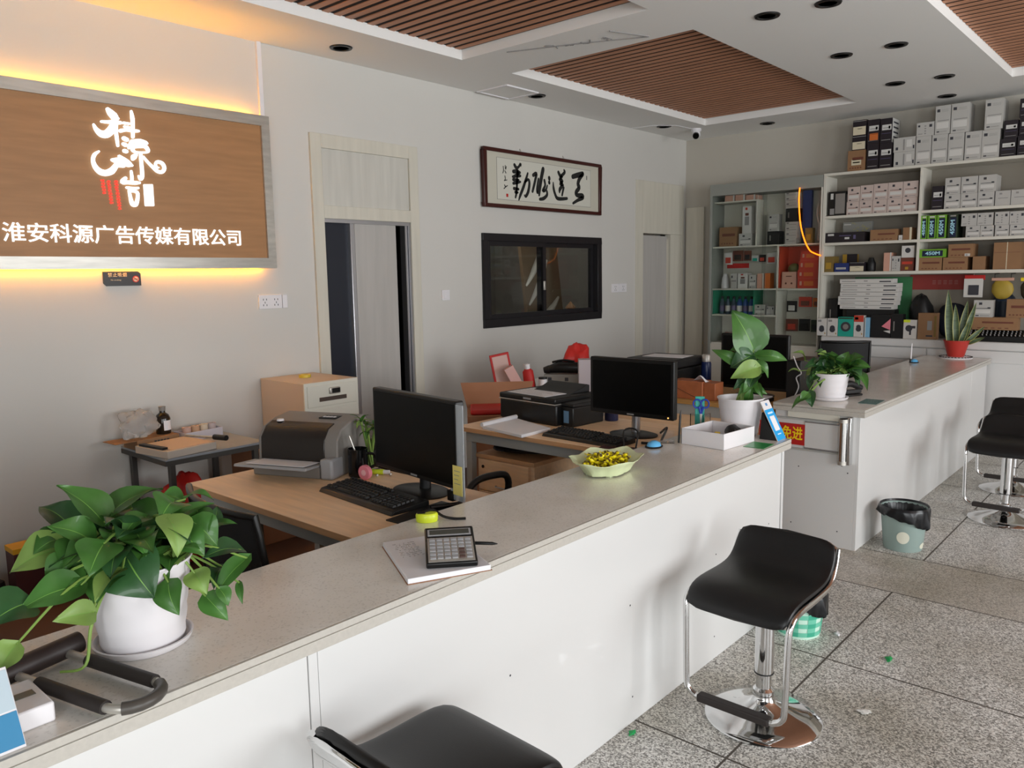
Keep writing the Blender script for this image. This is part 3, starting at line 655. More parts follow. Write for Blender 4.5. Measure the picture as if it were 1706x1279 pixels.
# sign wall, with openings for a sliding door, a pass-through window and a panelled door
D1 = (3.123, 4.052); D2 = (7.015, 7.975); W1 = (4.735, 6.385, 1.135, 1.888)
DT = 2.495
wb = MB(); T = 0.12
def wseg(x0, x1, z0, z1): wb.box(x0, x1, YL, YL + T, z0, z1, m_wall)
wseg(XN, D1[0], 0, 3.2); wseg(D1[1], W1[0], 0, 3.2); wseg(W1[1], D2[0], 0, 3.2); wseg(D2[1], XB + 0.1, 0, 3.2)
wseg(D1[0], D1[1], DT, 3.2); wseg(D2[0], D2[1], DT, 3.2); wseg(W1[0], W1[1], 0, W1[2]); wseg(W1[0], W1[1], W1[3], 3.2)
struct(wb.build('wall_left'))
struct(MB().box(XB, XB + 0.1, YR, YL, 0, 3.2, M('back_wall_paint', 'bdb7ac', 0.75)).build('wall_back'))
nb = MB(); nb.box(XN - 0.1, XN, YR, -2.6, 0, 3.2, m_wall); nb.box(XN - 0.1, XN, -0.6, YL, 0, 3.2, m_wall); nb.box(XN - 0.1, XN, -2.6, -0.6, 2.65, 3.2, m_wall); nb.box(XN - 0.1, XN, -2.6, -0.6, 0, 0.25, m_wall)  # opening added for the end wall fill light
struct(nb.build('wall_near'))
rb = MB(); px = XN
for a, b in FRONT_OPENINGS + [(XB, XB)]:
    rb.box(px, a, YR - 0.1, YR, 0, 3.2, m_wall); px = b
    if a < b:
        rb.box(a, b, YR - 0.1, YR, 0, 0.4, m_wall); rb.box(a, b, YR - 0.1, YR, 2.9, 3.2, m_wall)
struct(rb.build('wall_right'))
for i, (a, b) in enumerate(FRONT_OPENINGS):
    f = MB()
    for x in (a, (a + b) / 2 - 0.02, b - 0.04): f.box(x, x + 0.04, YR - 0.05, YR - 0.01, 0.4, 2.9, m_alu)
    for z in (0.4, 2.86): f.box(a, b, YR - 0.05, YR - 0.01, z, z + 0.04, m_alu)
    struct(f.build('window_%d' % (i + 2)))
# rooms beyond the sign wall
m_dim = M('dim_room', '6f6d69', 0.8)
bb = MB()
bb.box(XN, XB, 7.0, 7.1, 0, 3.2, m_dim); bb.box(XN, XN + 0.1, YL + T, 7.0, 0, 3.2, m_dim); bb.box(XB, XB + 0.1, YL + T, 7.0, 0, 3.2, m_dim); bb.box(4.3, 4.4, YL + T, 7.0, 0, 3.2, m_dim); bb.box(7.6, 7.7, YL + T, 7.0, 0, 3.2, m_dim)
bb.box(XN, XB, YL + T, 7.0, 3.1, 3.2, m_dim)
struct(bb.build('wall_beyond'))

# ceiling: lowered plaster borders and beam round slatted timber fields
cb = MB(); HI = 3.2
FX = (7.335, 3.955, 4.455); FY = (2.46, 3.905); FY3 = 1.295
cb.box(XN, XB, FY[1], YL, CZ, HI, m_ceil)
cb.box(XN, XB, FY3, FY[0], CZ, HI, m_ceil)
cb.box(FX[0], XB, FY[0], FY[1], CZ, HI, m_ceil); cb.box(7.25, XB, YR, FY3, CZ, HI, m_ceil)
cb.box(FX[1], FX[2], FY[0], FY[1], CZ, HI, m_ceil)
cb.box(XN, XB, YR, YL, HI - 0.02, HI + 0.1, m_void)
struct(cb.build('ceiling'))
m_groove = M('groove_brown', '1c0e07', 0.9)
def slats(x0, x1, y0, y1):
    s = MB(); n = int(round((x1 - x0) / 0.080)); p = (x1 - x0) / n
    for i in range(n): s.box(x0 + i * p + 0.016, x0 + i * p + 0.060, y0 + 0.002, y1 - 0.002, 3.045, 3.050, m_slat)
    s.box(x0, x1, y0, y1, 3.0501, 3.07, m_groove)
    return struct(s.build('ceiling_slats'))
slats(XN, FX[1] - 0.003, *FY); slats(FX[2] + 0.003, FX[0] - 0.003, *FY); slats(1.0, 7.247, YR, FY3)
# pencilled diamond mark and scribble on the unpainted beam
mk = MB(); zz = CZ - 0.0005
dm = [(4.02, 3.56), (4.20, 3.10), (4.38, 2.72), (4.12, 2.83)]
for a, b in ((0, 1), (1, 2), (2, 3)): mk.tube([(dm[a][0], dm[a][1], zz), (dm[b][0], dm[b][1], zz)], 0.006, m_inkgrey, 6)
rn = random.Random(3)
for k in range(4):
    y = 3.28 - k * 0.11; x = 4.14 + k * 0.03
    pts = [(x + rn.uniform(-0.05, 0.05), y + rn.uniform(-0.045, 0.045), zz) for _ in range(6)]
    mk.tube(pts, 0.004, m_inkgrey, 5, sub=3)
struct(mk.build('trim_3'))
m_lens = M('lamp_lens_off', 'c9c6c0', 0.3)
LABELS_DL = [('recessed black-rimmed downlight in the soffit above the glowing sign', 3.215, 4.235), ('recessed downlight in the soffit beside the access hatch', 5.14, 4.235), ('recessed downlight in the soffit corner next to the security camera', 7.08, 4.215),
    ('recessed downlight in the back soffit above the glass cabinet', 7.68, 3.42), ('recessed downlight in the back soffit above the carton shelves', 7.62, 1.825),
    ('recessed downlight in the middle strip, first pair, on the slat-field side', 4.52, 2.03), ('recessed downlight in the middle strip, first pair, on the street side', 4.55, 1.70),
    ('recessed downlight in the middle strip, second pair, on the slat-field side', 5.68, 2.02), ('recessed downlight in the middle strip, second pair, on the street side', 5.68, 1.675),
    ('recessed downlight in the middle strip, third pair, on the slat-field side', 6.82, 2.005), ('recessed downlight in the middle strip, third pair, on the street side', 6.85, 1.665)]
for lb, x, y in LABELS_DL:
    t = thing('recessed_downlight', lb, 'ceiling light', (x, y, CZ), 0, 'recessed ceiling downlights')
    MB().lathe([(0.048, -0.002), (0.052, -0.008), (0.068, -0.007), (0.072, 0.0)], m_black, 32).build('trim_ring', t)
    MB().lathe([(0.0, -0.001), (0.048, -0.002)], m_lens, 24).build('lens', t)
t = thing('access_hatch', 'white square access hatch in the soffit above the calligraphy scroll', 'ceiling hatch', (4.86, 4.30, CZ))
h = MB()
for x0, x1, y0, y1 in ((-0.19, 0.19, 0.14, 0.16), (-0.19, 0.19, -0.16, -0.14), (-0.19, -0.17, -0.14, 0.14), (0.17, 0.19, -0.14, 0.14)): h.box(x0, x1, y0, y1, -0.012, 0, m_whitepl)
h.build('hatch_frame', t, 0.002)
MB().box(-0.168, 0.168, -0.138, 0.138, -0.005, 0, m_ceil).build('hatch_panel', t)
t = thing('security_camera', 'white dome security camera with black lens hanging at the ceiling corner', 'security camera', (7.44, 4.06, CZ))
MB().lathe([(0.052, 0), (0.052, -0.02), (0.044, -0.03)], m_whitepl, 28).build('mount', t)
MB().lathe([(0.04, -0.03), (0.043, -0.05), (0.04, -0.075), (0.02, -0.09), (0, -0.093)], m_whitepl, 28).build('housing', t)
MB().cyl((-0.024, -0.012, -0.067), (-0.05, -0.025, -0.08), 0.032, 0.03, m_screen).build('camera_lens', t)
cd = MB().tube([(7.395, 4.07, CZ - 0.006), (7.1, 4.09, CZ - 0.006), (6.93, 4.25, CZ - 0.006), (6.9, 4.49, CZ - 0.006)], 0.0025, m_whitepl, 6)
tag(cd.build('camera_cord'), 'thin white cable running along the ceiling to the security camera', 'cable')
# conduit on the wall above the sign
struct(MB().box(2.774, 2.802, 4.482, 4.5, 2.45, CZ, m_whitepl).build('trim_1'))

# ------------------------------------------------------------------ doors and window in the sign wall
m_door = M('door_cream', 'cdc8ba', 0.5, var=0.05, vscale=2.5, stretch=(9, 9, 0.7))
m_dpanel = M('door_panel_pale', 'c6c3ba', 0.5, var=0.07, vscale=2.5, stretch=(9, 9, 0.7))
m_leafgrey = M('sliding_leaf_grey', 'b3afaa', 0.45, var=0.05, vscale=2.5, stretch=(9, 9, 0.7))
m_navy = M('dark_navy_panel', '1d212c', 0.35)
a, b = D1
f = MB()
f.box(a, a + 0.085, 4.482, 4.6, 0, DT, m_door); f.box(b - 0.085, b, 4.482, 4.6, 0, DT, m_door)
f.box(a + 0.085, b - 0.085, 4.482, 4.6, 2.405, DT, m_door); f.box(a + 0.085, b - 0.085, 4.482, 4.6, 1.95, 2.035, m_door)
d1 = struct(f.build('door_1', bevel=0.002))
MB().box(a + 0.085, b - 0.085, 4.497, 4.53, 2.035, 2.405, m_dpanel).build('transom_panel', d1)
MB().box(3.208, 3.44, 4.535, 4.55, 0, 1.925, m_navy).build('fixed_panel', d1)
MB().box(3.47, 3.845, 4.515, 4.54, 0, 1.925, m_leafgrey).build('sliding_leaf', d1)
MB().box(3.43, 3.47, 4.505, 4.545, 0, 1.93, m_alu).build('leaf_stile', d1, 0.006)
g = MB().box(3.208, 3.967, 4.495, 4.56, 1.925, 1.95, m_alu)
g.box(3.925, 3.945, 4.505, 4.56, 0, 1.925, m_alu); g.box(3.95, 3.967, 4.495, 4.56, 0, 1.925, m_alu); g.build('track', d1)
a, b = D2
f = MB(); f.box(a, a + 0.13, 4.488, 4.6, 0, DT, m_door); f.box(a + 0.13, 7.93, 4.488, 4.6, 1.965, DT, m_door); f.box(7.93, b, 4.488, 4.6, 0, DT, m_door); f.box(7.70, 7.93, 4.492, 4.56, 0, 1.965, m_door)
d2 = struct(f.build('door_2', bevel=0.002))
MB().box(7.152, 7.655, 4.515, 4.545, 0, 1.945, m_leafgrey).build('door_leaf', d2)
# pass-through window
x0, x1, z0, z1 = W1
m_frame = M('window_frame_black', '1b191c', 0.4)
f = MB()
f.box(x0 - 0.005, x1 + 0.005, 4.478, 4.6, z1 - 0.05, z1 + 0.01, m_frame); f.box(x0 - 0.005, x1 + 0.005, 4.478, 4.6, z0 - 0.01, z0 + 0.06, m_frame)
f.box(x0 - 0.005, x0 + 0.06, 4.478, 4.6, z0 + 0.06, z1 - 0.05, m_frame); f.box(x1 - 0.06, x1 + 0.005, 4.478, 4.6, z0 + 0.06, z1 - 0.05, m_frame)
w1 = struct(f.build('window_1', bevel=0.003))
def sash(xa, xb, y, nm):
    s = MB(); za, zb = z0 + 0.06, z1 - 0.05; k = 0.04
    s.box(xa, xb, y, y + 0.025, za, za + k, m_frame); s.box(xa, xb, y, y + 0.025, zb - k, zb, m_frame); s.box(xa, xa + k, y, y + 0.025, za + k, zb - k, m_frame); s.box(xb - k, xb, y, y + 0.025, za + k, zb - k, m_frame)
    o = s.build('window_sash', w1)
    MB().box(xa + k, xb - k, y + 0.01, y + 0.014, za + k, zb - k, m_glass).build('window_glass', o)
    return o
s1 = sash(x0 + 0.06, 5.56, 4.50, 0); s2 = sash(5.50, x1 - 0.06, 4.535, 1)
MB().box(5.515, 5.54, 4.488, 4.50, 1.42, 1.50, m_steel).build('latch', s1, 0.004)
l = bpy.data.lights.new('back_room_fill', 'POINT'); l.energy = 38; l.shadow_soft_size = 0.15; l.color = (1, 0.93, 0.84)  # added fill light, no lamp known there; brightens the room behind the glass
o = bpy.data.objects.new('back_room_fill', l); COL.objects.link(o); o.location = (5.8, 5.8, 2.8)
t = thing('reflection_board', 'added brown board leaning behind the dark window, pale streaks imitating reflections', 'board', (6.62, 5.25, 0.0))  # added board: its brown face and pale streaks stand in for reflections
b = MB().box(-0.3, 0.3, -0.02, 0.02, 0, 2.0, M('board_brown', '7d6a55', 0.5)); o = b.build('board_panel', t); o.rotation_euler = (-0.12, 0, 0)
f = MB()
for k, (xa, za, xb, zb) in enumerate(((-0.28, 1.45, 0.02, 1.85), (-0.26, 1.25, 0.1, 1.72), (-0.05, 1.15, 0.24, 1.32))): f.tube([(xa, -0.022, za), ((xa + xb) / 2, -0.03, (za + zb) / 2 - 0.03), (xb, -0.022, zb)], [0.01, 0.035, 0.012], M('reflection_streak', 'd9d6cf', 0.3), 8, sub=4)
o = f.build('reflection_streak', t); o.rotation_euler = (-0.12, 0, 0)
t = thing('paper_lantern', 'small orange lantern standing on the sill behind the dark window', 'ornament', (6.15, 4.68, 1.135))
struct(MB().box(x0, x1, 4.6, 4.78, 1.085, 1.135, m_dim).build('window_sill'))
MB().lathe([(0.05, 0), (0.06, 0.02), (0.05, 0.08), (0.035, 0.1)], M('lantern_orange', 'd98a55', 0.5), 12).build('lantern_body', t)
MB().lathe([(0.055, 0.1), (0.02, 0.14), (0.0, 0.165)], m_card, 12).build('lantern_roof', t)
# tall narrow trunking at the back corner
struct(MB().box(7.995, 8.03, 4.255, 4.47, 0.0, 2.26, m_door).build('trim_2', bevel=0.002))

# ------------------------------------------------------------------ illuminated sign
SX0, SX1, SZ0, SZ1 = 1.03, 2.785, 1.622, 2.535
m_signwood = M('sign_wood', 'a5774c', 0.5, var=0.10, vscale=2.5, stretch=(1.2, 9, 12))
m_lit = M('sign_lit_white', 'f1fafb', 0.4, emit=1.0)
m_litred = M('sign_lit_red', 'f02a1c', 0.4, emit=1.0)
m_led = M('amber_led', 'ffab00', 0.4, emit=72.0)
sx, sz = (SX0 + SX1) / 2, SZ0
t = thing('illuminated_sign', 'wide wood-faced wall sign with steel frame, glowing white lettering and amber backlight', 'sign', (sx, 4.5, SZ0))
W2 = (SX1 - SX0) / 2; HH = SZ1 - SZ0
MB().box(-W2 + 0.05, W2 - 0.05, -0.085, -0.045, 0.05, HH - 0.05, m_signwood).build('sign_face', t)
f = MB(); fw = 0.062
def bevelbar(p):   # outer edge back, inner edge forward
    f.add(p, [(0, 1, 2, 3)], m_steel)
O = [(-W2, 0), (W2, 0), (W2, HH), (-W2, HH)]; I = [(-W2 + fw, fw), (W2 - fw, fw), (W2 - fw, HH - fw), (-W2 + fw, HH - fw)]
for k in range(4):
    n = (k + 1) % 4
    f.add([(O[k][0], -0.04, O[k][1]), (O[n][0], -0.04, O[n][1]), (O[n][0], -0.088, O[n][1]), (O[k][0], -0.088, O[k][1]), (I[n][0], -0.10, I[n][1]), (I[k][0], -0.10, I[k][1]), (I[n][0], -0.08, I[n][1]), (I[k][0], -0.08, I[k][1])],
          [(0, 1, 2, 3), (3, 2, 4, 5), (5, 4, 6, 7)], m_steel)
f.build('steel_frame', t)
s = MB()
for x in (-W2 + 0.2, 0, W2 - 0.2): s.box(x - 0.03, x + 0.03, -0.045, 0.0, 0.2, HH - 0.2, m_dark)
s.build('standoff', t)
s = MB(); s.box(-W2 + 0.03, W2 - 0.06, -0.022, -0.012, HH - 0.026, HH - 0.016, m_led); s.box(-W2 + 0.03, W2 - 0.06, -0.022, -0.012, 0.016, 0.026, m_led)
s.build('led_strip', t)
lettering('淮安科源广告传媒有限公司', 0.1, m_lit, 'lettering', t, (1.924 - sx, -0.0885, 0.172), WALL, 0.003, 0.0008, width=1.256)
lg = MB(); brush(lg, [[(a, b, c * 0.9) for a, b, c in q] for q in LOGO], m_lit, 4.395 - 4.5 + 0.018, 0.012, sx, SZ0)
lg.build('logo', t)
SEAL = [(1.989, 2.0755), (2.043, 2.0795), (2.042, 1.9614), (1.988, 1.9584)]
s = MB(); s.add([(x - sx, -0.087, z - SZ0) for x, z in SEAL] + [(x - sx, -0.092, z - SZ0) for x, z in SEAL], [(4, 5, 6, 7), (0, 1, 5, 4), (1, 2, 6, 5), (2, 3, 7, 6), (3, 0, 4, 7)], m_lit); s.build('logo_seal', t, 0.004)
s = MB(); rn = random.Random(8)
for cx, n, zt in ((1.779, 5, 2.087), (1.809, 8, 2.0845), (1.847, 10, 2.0875)):
    for k in range(n):
        z = zt - k * 0.0155 - 0.008; x = cx + k * 0.0009
        for q in range(3): s.box(x - 0.0115 - sx + rn.uniform(0, 0.005), x + 0.0115 - sx - rn.uniform(0, 0.004), -0.089, -0.0855, z - 0.005 + q * 0.004 - SZ0, z - 0.0035 + q * 0.004 - SZ0, m_litred)
        u = rn.uniform(-0.004, 0.004); s.box(x + u - 0.0012 - sx, x + u + 0.0012 - sx, -0.0895, -0.0855, z - 0.007 - SZ0, z + 0.006 - SZ0, m_litred)
s.build('slogan', t)

# no-smoking plate, sockets, scroll
t = thing('no_smoking_plate', 'black no smoking plate with red crossed symbol fixed below the glowing sign', 'sign', (1.872, 4.5, 1.571))
p = [(-0.1, -0.025), (-0.085, -0.04), (0.1, -0.04), (0.1, 0.026), (0.088, 0.038), (-0.1, 0.038)]
s = MB(); s.add([(x, 0, z) for x, z in p] + [(x, -0.008, z) for x, z in p], [tuple(range(6, 12))] + [(i, (i + 1) % 6, 6 + (i + 1) % 6, 6 + i) for i in range(6)], m_black); s.build('plate', t)
m_dimwhite = M('printed_white', 'c9c2ae', 0.6)
lettering('禁止吸烟', 0.024, m_dimwhite, 'lettering', t, (-0.025, -0.0083, 0.018), WALL, 0.0004, space=1.15)
lettering('No smoking', 0.011, m_dimwhite, 'lettering', t, (-0.035, -0.0083, -0.008), WALL, 0.0004)
s = MB(); s.cyl((0.072, -0.008, -0.004), (0.072, -0.0088, -0.004), 0.018, 0.018, m_red, 28); s.cyl((0.072, -0.0088, -0.004), (0.072, -0.0092, -0.004), 0.0135, 0.0135, m_dimwhite, 28)
s.tube([(0.061, -0.0096, 0.007), (0.083, -0.0096, -0.015)], 0.002, m_red, 6); s.box(0.062, 0.082, -0.0098, -0.0092, -0.006, -0.002, m_black); s.build('symbol', t)
def plate(name, label, x, z, w, h, kinds, cat='socket'):
    t = thing(name, label, cat, (x, 4.5, z))
    MB().box(-w / 2, w / 2, -0.009, 0, -h / 2, h / 2, m_whitepl).build('plate', t, 0.002)
    for cx, k in kinds:
        s = MB()
        if k == 's':
            for u, v in ((-0.011, 0.015), (0.011, 0.015), (0, -0.004), (-0.012, -0.02), (0.012, -0.02)): s.box(cx + u - 0.002, cx + u + 0.002, -0.0098, -0.009, v - 0.006, v + 0.005, m_dark)
            s.build('socket_holes', t)
        else: MB().box(cx - 0.024, cx + 0.024, -0.0125, -0.009, -h / 2 + 0.012, h / 2 - 0.012, m_whitepl).build('rocker', t, 0.002)
    return t
plate('wall_socket', 'white double wall socket with glossy film beside the sign wall cabinet', 2.775, 1.413, 0.165, 0.088, [(-0.04, 's'), (0.04, 's')])
plate('wall_switch', 'narrow white blank plate touching the double wall socket', 2.88, 1.413, 0.036, 0.086, [], 'switch')
plate('wall_switch', 'white square rocker switch between the sliding door and the dark window', 4.312, 1.41, 0.082, 0.08, [(0, 'r')], 'switch')
plate('wall_socket', 'white socket between the dark window and the far door, on the window side', 6.645, 1.412, 0.13, 0.085, [(0, 's')])
plate('wall_socket', 'white socket between the dark window and the far door, on the door side', 6.78, 1.412, 0.128, 0.085, [(0, 's')])
t = thing('calligraphy_scroll', 'framed brush calligraphy of four black characters above the dark window', 'picture', (5.54, 4.5, 2.105))
m_rose = M('rosewood_frame', '3f1712', 0.35)
m_silk = M('scroll_silk', 'c3bfb0', 0.7); m_rice = M('rice_paper', 'cdcbbf', 0.75)
L2 = 0.81; Hs = 0.472
f = MB()
for q in ((-L2, L2, 0, 0.03), (-L2, L2, Hs - 0.03, Hs), (-L2, -L2 + 0.038, 0.03, Hs - 0.03), (L2 - 0.038, L2, 0.03, Hs - 0.03)): f.box(q[0], q[1], -0.05, -0.015, q[2], q[3], m_rose)
f.build('frame', t, 0.006)
MB().box(-L2 + 0.02, L2 - 0.02, -0.035, -0.005, 0.015, Hs - 0.015, m_silk).build('mount', t)
MB().box(-0.645, 0.645, -0.0365, -0.035, 0.07, 0.40, m_rice).build('paper', t)
b = MB()
for q in ((-0.648, 0.648, 0.067, 0.07), (-0.648, 0.648, 0.40, 0.403), (-0.648, -0.645, 0.07, 0.40), (0.645, 0.648, 0.07, 0.40)): b.box(q[0], q[1], -0.037, -0.035, q[2], q[3], m_inkgrey)
b.build('border_line', t)
m_brush = M('brush_ink', '1c1d1c', 0.6)
c = MB(); brush(c, [[(a, b, r * 1.3) for a, b, r in q] for q in CALLIGRAPHY], m_brush, -0.0365, 0.0008, 5.54, 2.105); c.build('brush_writing', t)
MB().box(-0.537, -0.513, -0.0375, -0.0365, 0.092, 0.118, m_red).build('seal_mark', t)
k = MB()
for x in (-0.32, 0.27): k.tube([(x, -0.02, Hs), (x, -0.004, Hs + 0.03)], 0.003, m_steel, 6)
k.build('hanging_pin', t)

# ------------------------------------------------------------------ reception counters
t = thing('reception_counter', 'long white panelled reception counter under the grey stone top, with the potted pothos on it', 'counter', (0, 0, 0))
CF = 1.415
def screws(mb, pts, y):
    for x, z in pts: mb.cyl((x, y + 0.001, z), (x, y - 0.0008, z), 0.0035, 0.0035, m_ink, 8)
p = MB().box(-0.5, 0.913, CF, CF + 0.018, 0, 0.757, m_white); p.build('front_panel', t, 0.0015)
p = MB().box(0.9402, 3.415, CF, CF + 0.018, 0, 0.757, m_white); screws(p, [(1.568, .431), (2.183, .433), (2.801, .095), (2.803, .439), (1.2, .09), (1.6, .09), (2.2, .095), (3.3, .44)], CF); p.build('front_panel', t, 0.0015)
MB().box(0.9155, 0.9385, CF, CF + 0.018, 0, 0.757, m_white).build('joint_strip', t)
MB().box(3.418, 3.436, CF - 0.006, 1.80, 0, 0.757, m_white).build('end_panel', t, 0.0015)
MB().box(-0.5, 3.415, 1.78, 1.798, 0, 0.757, m_white).build('back_panel', t, 0.0015)
MB().box(-0.5, -0.482, 1.434, 1.78, 0, 0.757, m_white).build('side_panel', t)
def worktop(nm, label, x0, x1, y0, y1):
    e = 0.008
    w = MB(); w.box(x0 + e, x1 - e, y0 + e, y1, 0.757, 0.80, m_quartz)
    o = tag(w.build(nm, bevel=0.002), label, 'worktop')
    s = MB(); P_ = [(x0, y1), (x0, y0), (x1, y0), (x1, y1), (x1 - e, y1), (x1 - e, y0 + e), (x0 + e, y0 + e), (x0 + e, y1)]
    for za, zb, q, m in ((0.7845, 0.80, 0.0, m_quartz_edge_shaded), (0.7825, 0.7845, 0.002, m_lamgap), (0.757, 0.7825, 0.0, m_quartz_edge_shaded)):
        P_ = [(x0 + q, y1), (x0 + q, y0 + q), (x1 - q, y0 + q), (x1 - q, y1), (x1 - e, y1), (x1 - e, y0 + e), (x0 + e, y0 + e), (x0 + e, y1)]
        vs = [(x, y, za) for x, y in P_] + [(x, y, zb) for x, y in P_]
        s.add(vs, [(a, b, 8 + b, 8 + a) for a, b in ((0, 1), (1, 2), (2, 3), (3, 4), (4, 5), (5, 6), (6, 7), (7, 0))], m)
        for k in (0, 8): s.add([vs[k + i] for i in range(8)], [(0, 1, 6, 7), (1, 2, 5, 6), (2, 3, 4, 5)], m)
    s.build('shaded_edge', o, 0.002)  # worktop edge split off so its colour could be darkened against the light
    return o
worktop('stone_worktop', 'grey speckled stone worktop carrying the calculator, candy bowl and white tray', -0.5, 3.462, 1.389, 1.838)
t = thing('service_counter', 'white panelled counter with red warning sign on its end, beyond the gap in the run', 'counter', (0, 0, 0))
p = MB().box(4.432, 7.05, 1.40, 1.418, 0, 0.757, m_white); p.build('front_panel', t, 0.0015)
p = MB().box(7.054, 7.585, 1.40, 1.418, 0, 0.757, m_white); p.build('front_panel', t, 0.0015)
MB().box(4.432, 7.585, 1.86, 1.878, 0, 0.757, m_white).build('back_panel', t, 0.0015)
p = MB().box(4.432, 4.45, 1.418, 1.86, 0, 0.757, m_white)
for y, z in ((1.732, .436), (1.457, .436), (1.767, .097), (1.502, .093)): p.cyl((4.433, y, z), (4.4312, y, z), 0.004, 0.004, m_ink, 8)
p.build('end_panel', t, 0.0015)
MB().box(4.416, 4.432, 1.508, 1.80, 0.722, 0.757, m_offwhite).build('upper_rail_panel', t, 0.002)
MB().box(4.424, 4.432, 1.50, 1.70, 0.553, 0.70, m_white).build('sliding_panel', t, 0.001)
r = MB(); r.box(4.420, 4.432, 1.50, 1.86, 0.708, 0.718, m_grey); r.box(4.420, 4.432, 1.50, 1.70, 0.698, 0.703, m_alu); r.build('upper_track', t)
r = MB(); r.box(4.420, 4.432, 1.50, 1.86, 0.534, 0.544, m_grey); r.box(4.420, 4.432, 1.50, 1.70, 0.548, 0.553, m_alu); r.build('lower_track', t)
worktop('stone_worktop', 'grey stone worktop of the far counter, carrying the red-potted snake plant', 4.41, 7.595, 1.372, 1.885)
t = thing('warning_sign', 'red no-entry notice with yellow characters on the end of the far counter', 'sign', (4.4235, 1.835, 0.562))
MB().box(-0.001, 0.008, -0.135, 0.135, 0, 0.12, m_red).build('sign_board', t)
m_yel = M('yellow_lettering', 'f5d313', 0.5)
lettering('闲人免进', 0.082, m_yel, 'lettering', t, (-0.0012, 0, 0.06), SHELF, 0.0006, 0.0014, width=0.245)
t = thing('steel_cylinder', 'chrome cylindrical gate spring hanging at the corner of the far counter end', 'hinge', (4.39, 1.475, 0.49))
MB().cyl((0, 0, 0.012), (0, 0, 0.255), 0.021, 0.021, m_chrome, 24).build('cylinder_body', t)
c = MB(); 
for z0, z1, rr in ((0.0, 0.02, 0.024), (0.235, 0.255, 0.024)): c.cyl((0, 0, z0), (0, 0, z1), rr, rr, m_steel, 24)
c.lathe([(0.0, -0.012), (0.012, 0.0)], m_steel, 16); c.build('end_cap', t)
MB().box(-0.004, 0.042, -0.04, -0.022, 0.0, 0.265, m_chrome).build('mounting_bracket', t, 0.003)

# back counter below the shelves
t = thing('back_counter', 'white back counter with thick rounded top edge running along the far wall below the shelves', 'counter', (0, 0, 0))
MB().box(7.60, 8.02, -1.4, 2.80, 0.862, 0.935, m_white).build('worktop', t, 0.012)
MB().box(7.625, 8.02, -1.4, 2.79, 0.0, 0.862, m_white).build('carcass', t, 0.002)
for y0, y1 in ((1.88, 2.78), (0.95, 1.87), (0.0, 0.94), (-1.38, -0.01)):
    MB().box(7.61, 7.625, y0, y1, 0.76, 0.858, m_white).build('drawer_front', t, 0.002)

# ------------------------------------------------------------------ bar stools
def stool(label, x, y, rz):
    t = thing('bar_stool', label, 'stool', (x, y, 0), rz, 'black seated chrome bar stools')
    MB().lathe([(0.198, 0.0), (0.20, 0.004), (0.196, 0.010), (0.15, 0.022), (0.09, 0.042), (0.05, 0.062), (0.036, 0.08), (0.036, 0.088), (0.0, 0.088)], m_chrome, 56).build('base', t)
    s = MB(); s.cyl((0, 0, 0.086), (0, 0, 0.17), 0.026, 0.026, m_chrome, 28); s.lathe([(0.03, 0.086), (0.036, 0.092), (0.036, 0.104), (0.028, 0.112)], m_chrome, 28); s.build('lower_column', t)
    s = MB(); s.cyl((0, 0, 0.165), (0, 0, 0.475), 0.032, 0.032, m_chrome, 28); s.cyl((0, 0, 0.165), (0, 0, 0.169), 0.0335, 0.0335, m_dark, 28); s.build('column_sleeve', t)
    spine = [(-0.238, 0.437), (-0.232, 0.465), (-0.21, 0.49), (-0.17, 0.502), (-0.10, 0.503), (-0.02, 0.500), (0.05, 0.502), (0.10, 0.515), (0.135, 0.545), (0.162, 0.590), (0.182, 0.632)]
    hw = [0.160, 0.174, 0.180, 0.182, 0.182, 0.182, 0.182, 0.182, 0.182, 0.180, 0.164]
    def loft(off0, off1, mat, inset=0.0):
        m = MB(); P = [Vector((0, a, b)) for a, b in spine]; n = 20; vs = []; N = len(P)
        for i, p in enumerate(P):
            tg = (P[min(i + 1, N - 1)] - P[max(i - 1, 0)]).normalized(); nr = Vector((0, -tg.z, tg.y))
            w = hw[i] - inset; mid = (off0 + off1) / 2; th = (off1 - off0) / 2
            for k in range(n):
                a = 2 * PI * k / n; ca, sa = math.cos(a), math.sin(a)
                vx = w * math.copysign(abs(ca) ** 0.35, ca); vz = mid + th * math.copysign(abs(sa) ** 0.6, sa)
                vs.append(p + Vector((vx, 0, 0)) + nr * vz)
        m.add(vs, [(i * n + k, i * n + (k + 1) % n, (i + 1) * n + (k + 1) % n, (i + 1) * n + k) for i in range(N - 1) for k in range(n)], mat, True)
        m.add(vs, [tuple(range(n))[::-1], tuple(range((N - 1) * n, N * n))], mat)
        return m
    loft(-0.008, 0.022, m_leather).build('seat', t, subsurf=1)
    loft(-0.026, -0.0075, m_chrome, -0.003).build('seat_shell', t, subsurf=1)
    s = MB(); s.box(-0.09, 0.09, -0.10, 0.09, 0.474, 0.486, m_dark); s.build('seat_plate', t)
    pts = []
    for sg in (-1, 1):
        q = [(sg * 0.176, 0.172, 0.600), (sg * 0.180, 0.135, 0.535), (sg * 0.181, 0.08, 0.495), (sg * 0.181, -0.05, 0.487), (sg * 0.181, -0.17, 0.487), (sg * 0.179, -0.226, 0.465), (sg * 0.176, -0.236, 0.40), (sg * 0.172, -0.236, 0.20), (sg * 0.165, -0.236, 0.155), (sg * 0.14, -0.236, 0.135), (sg * 0.11, -0.236, 0.132)]
        pts.append(q)
    MB().tube(pts[0] + pts[1][::-1], 0.0105, m_chrome, 12, sub=3).build('foot_loop', t)
    MB().box(-0.125, 0.125, -0.254, -0.218, 0.120, 0.146, m_rubber).build('footrest_sleeve', t, 0.005)
    return t
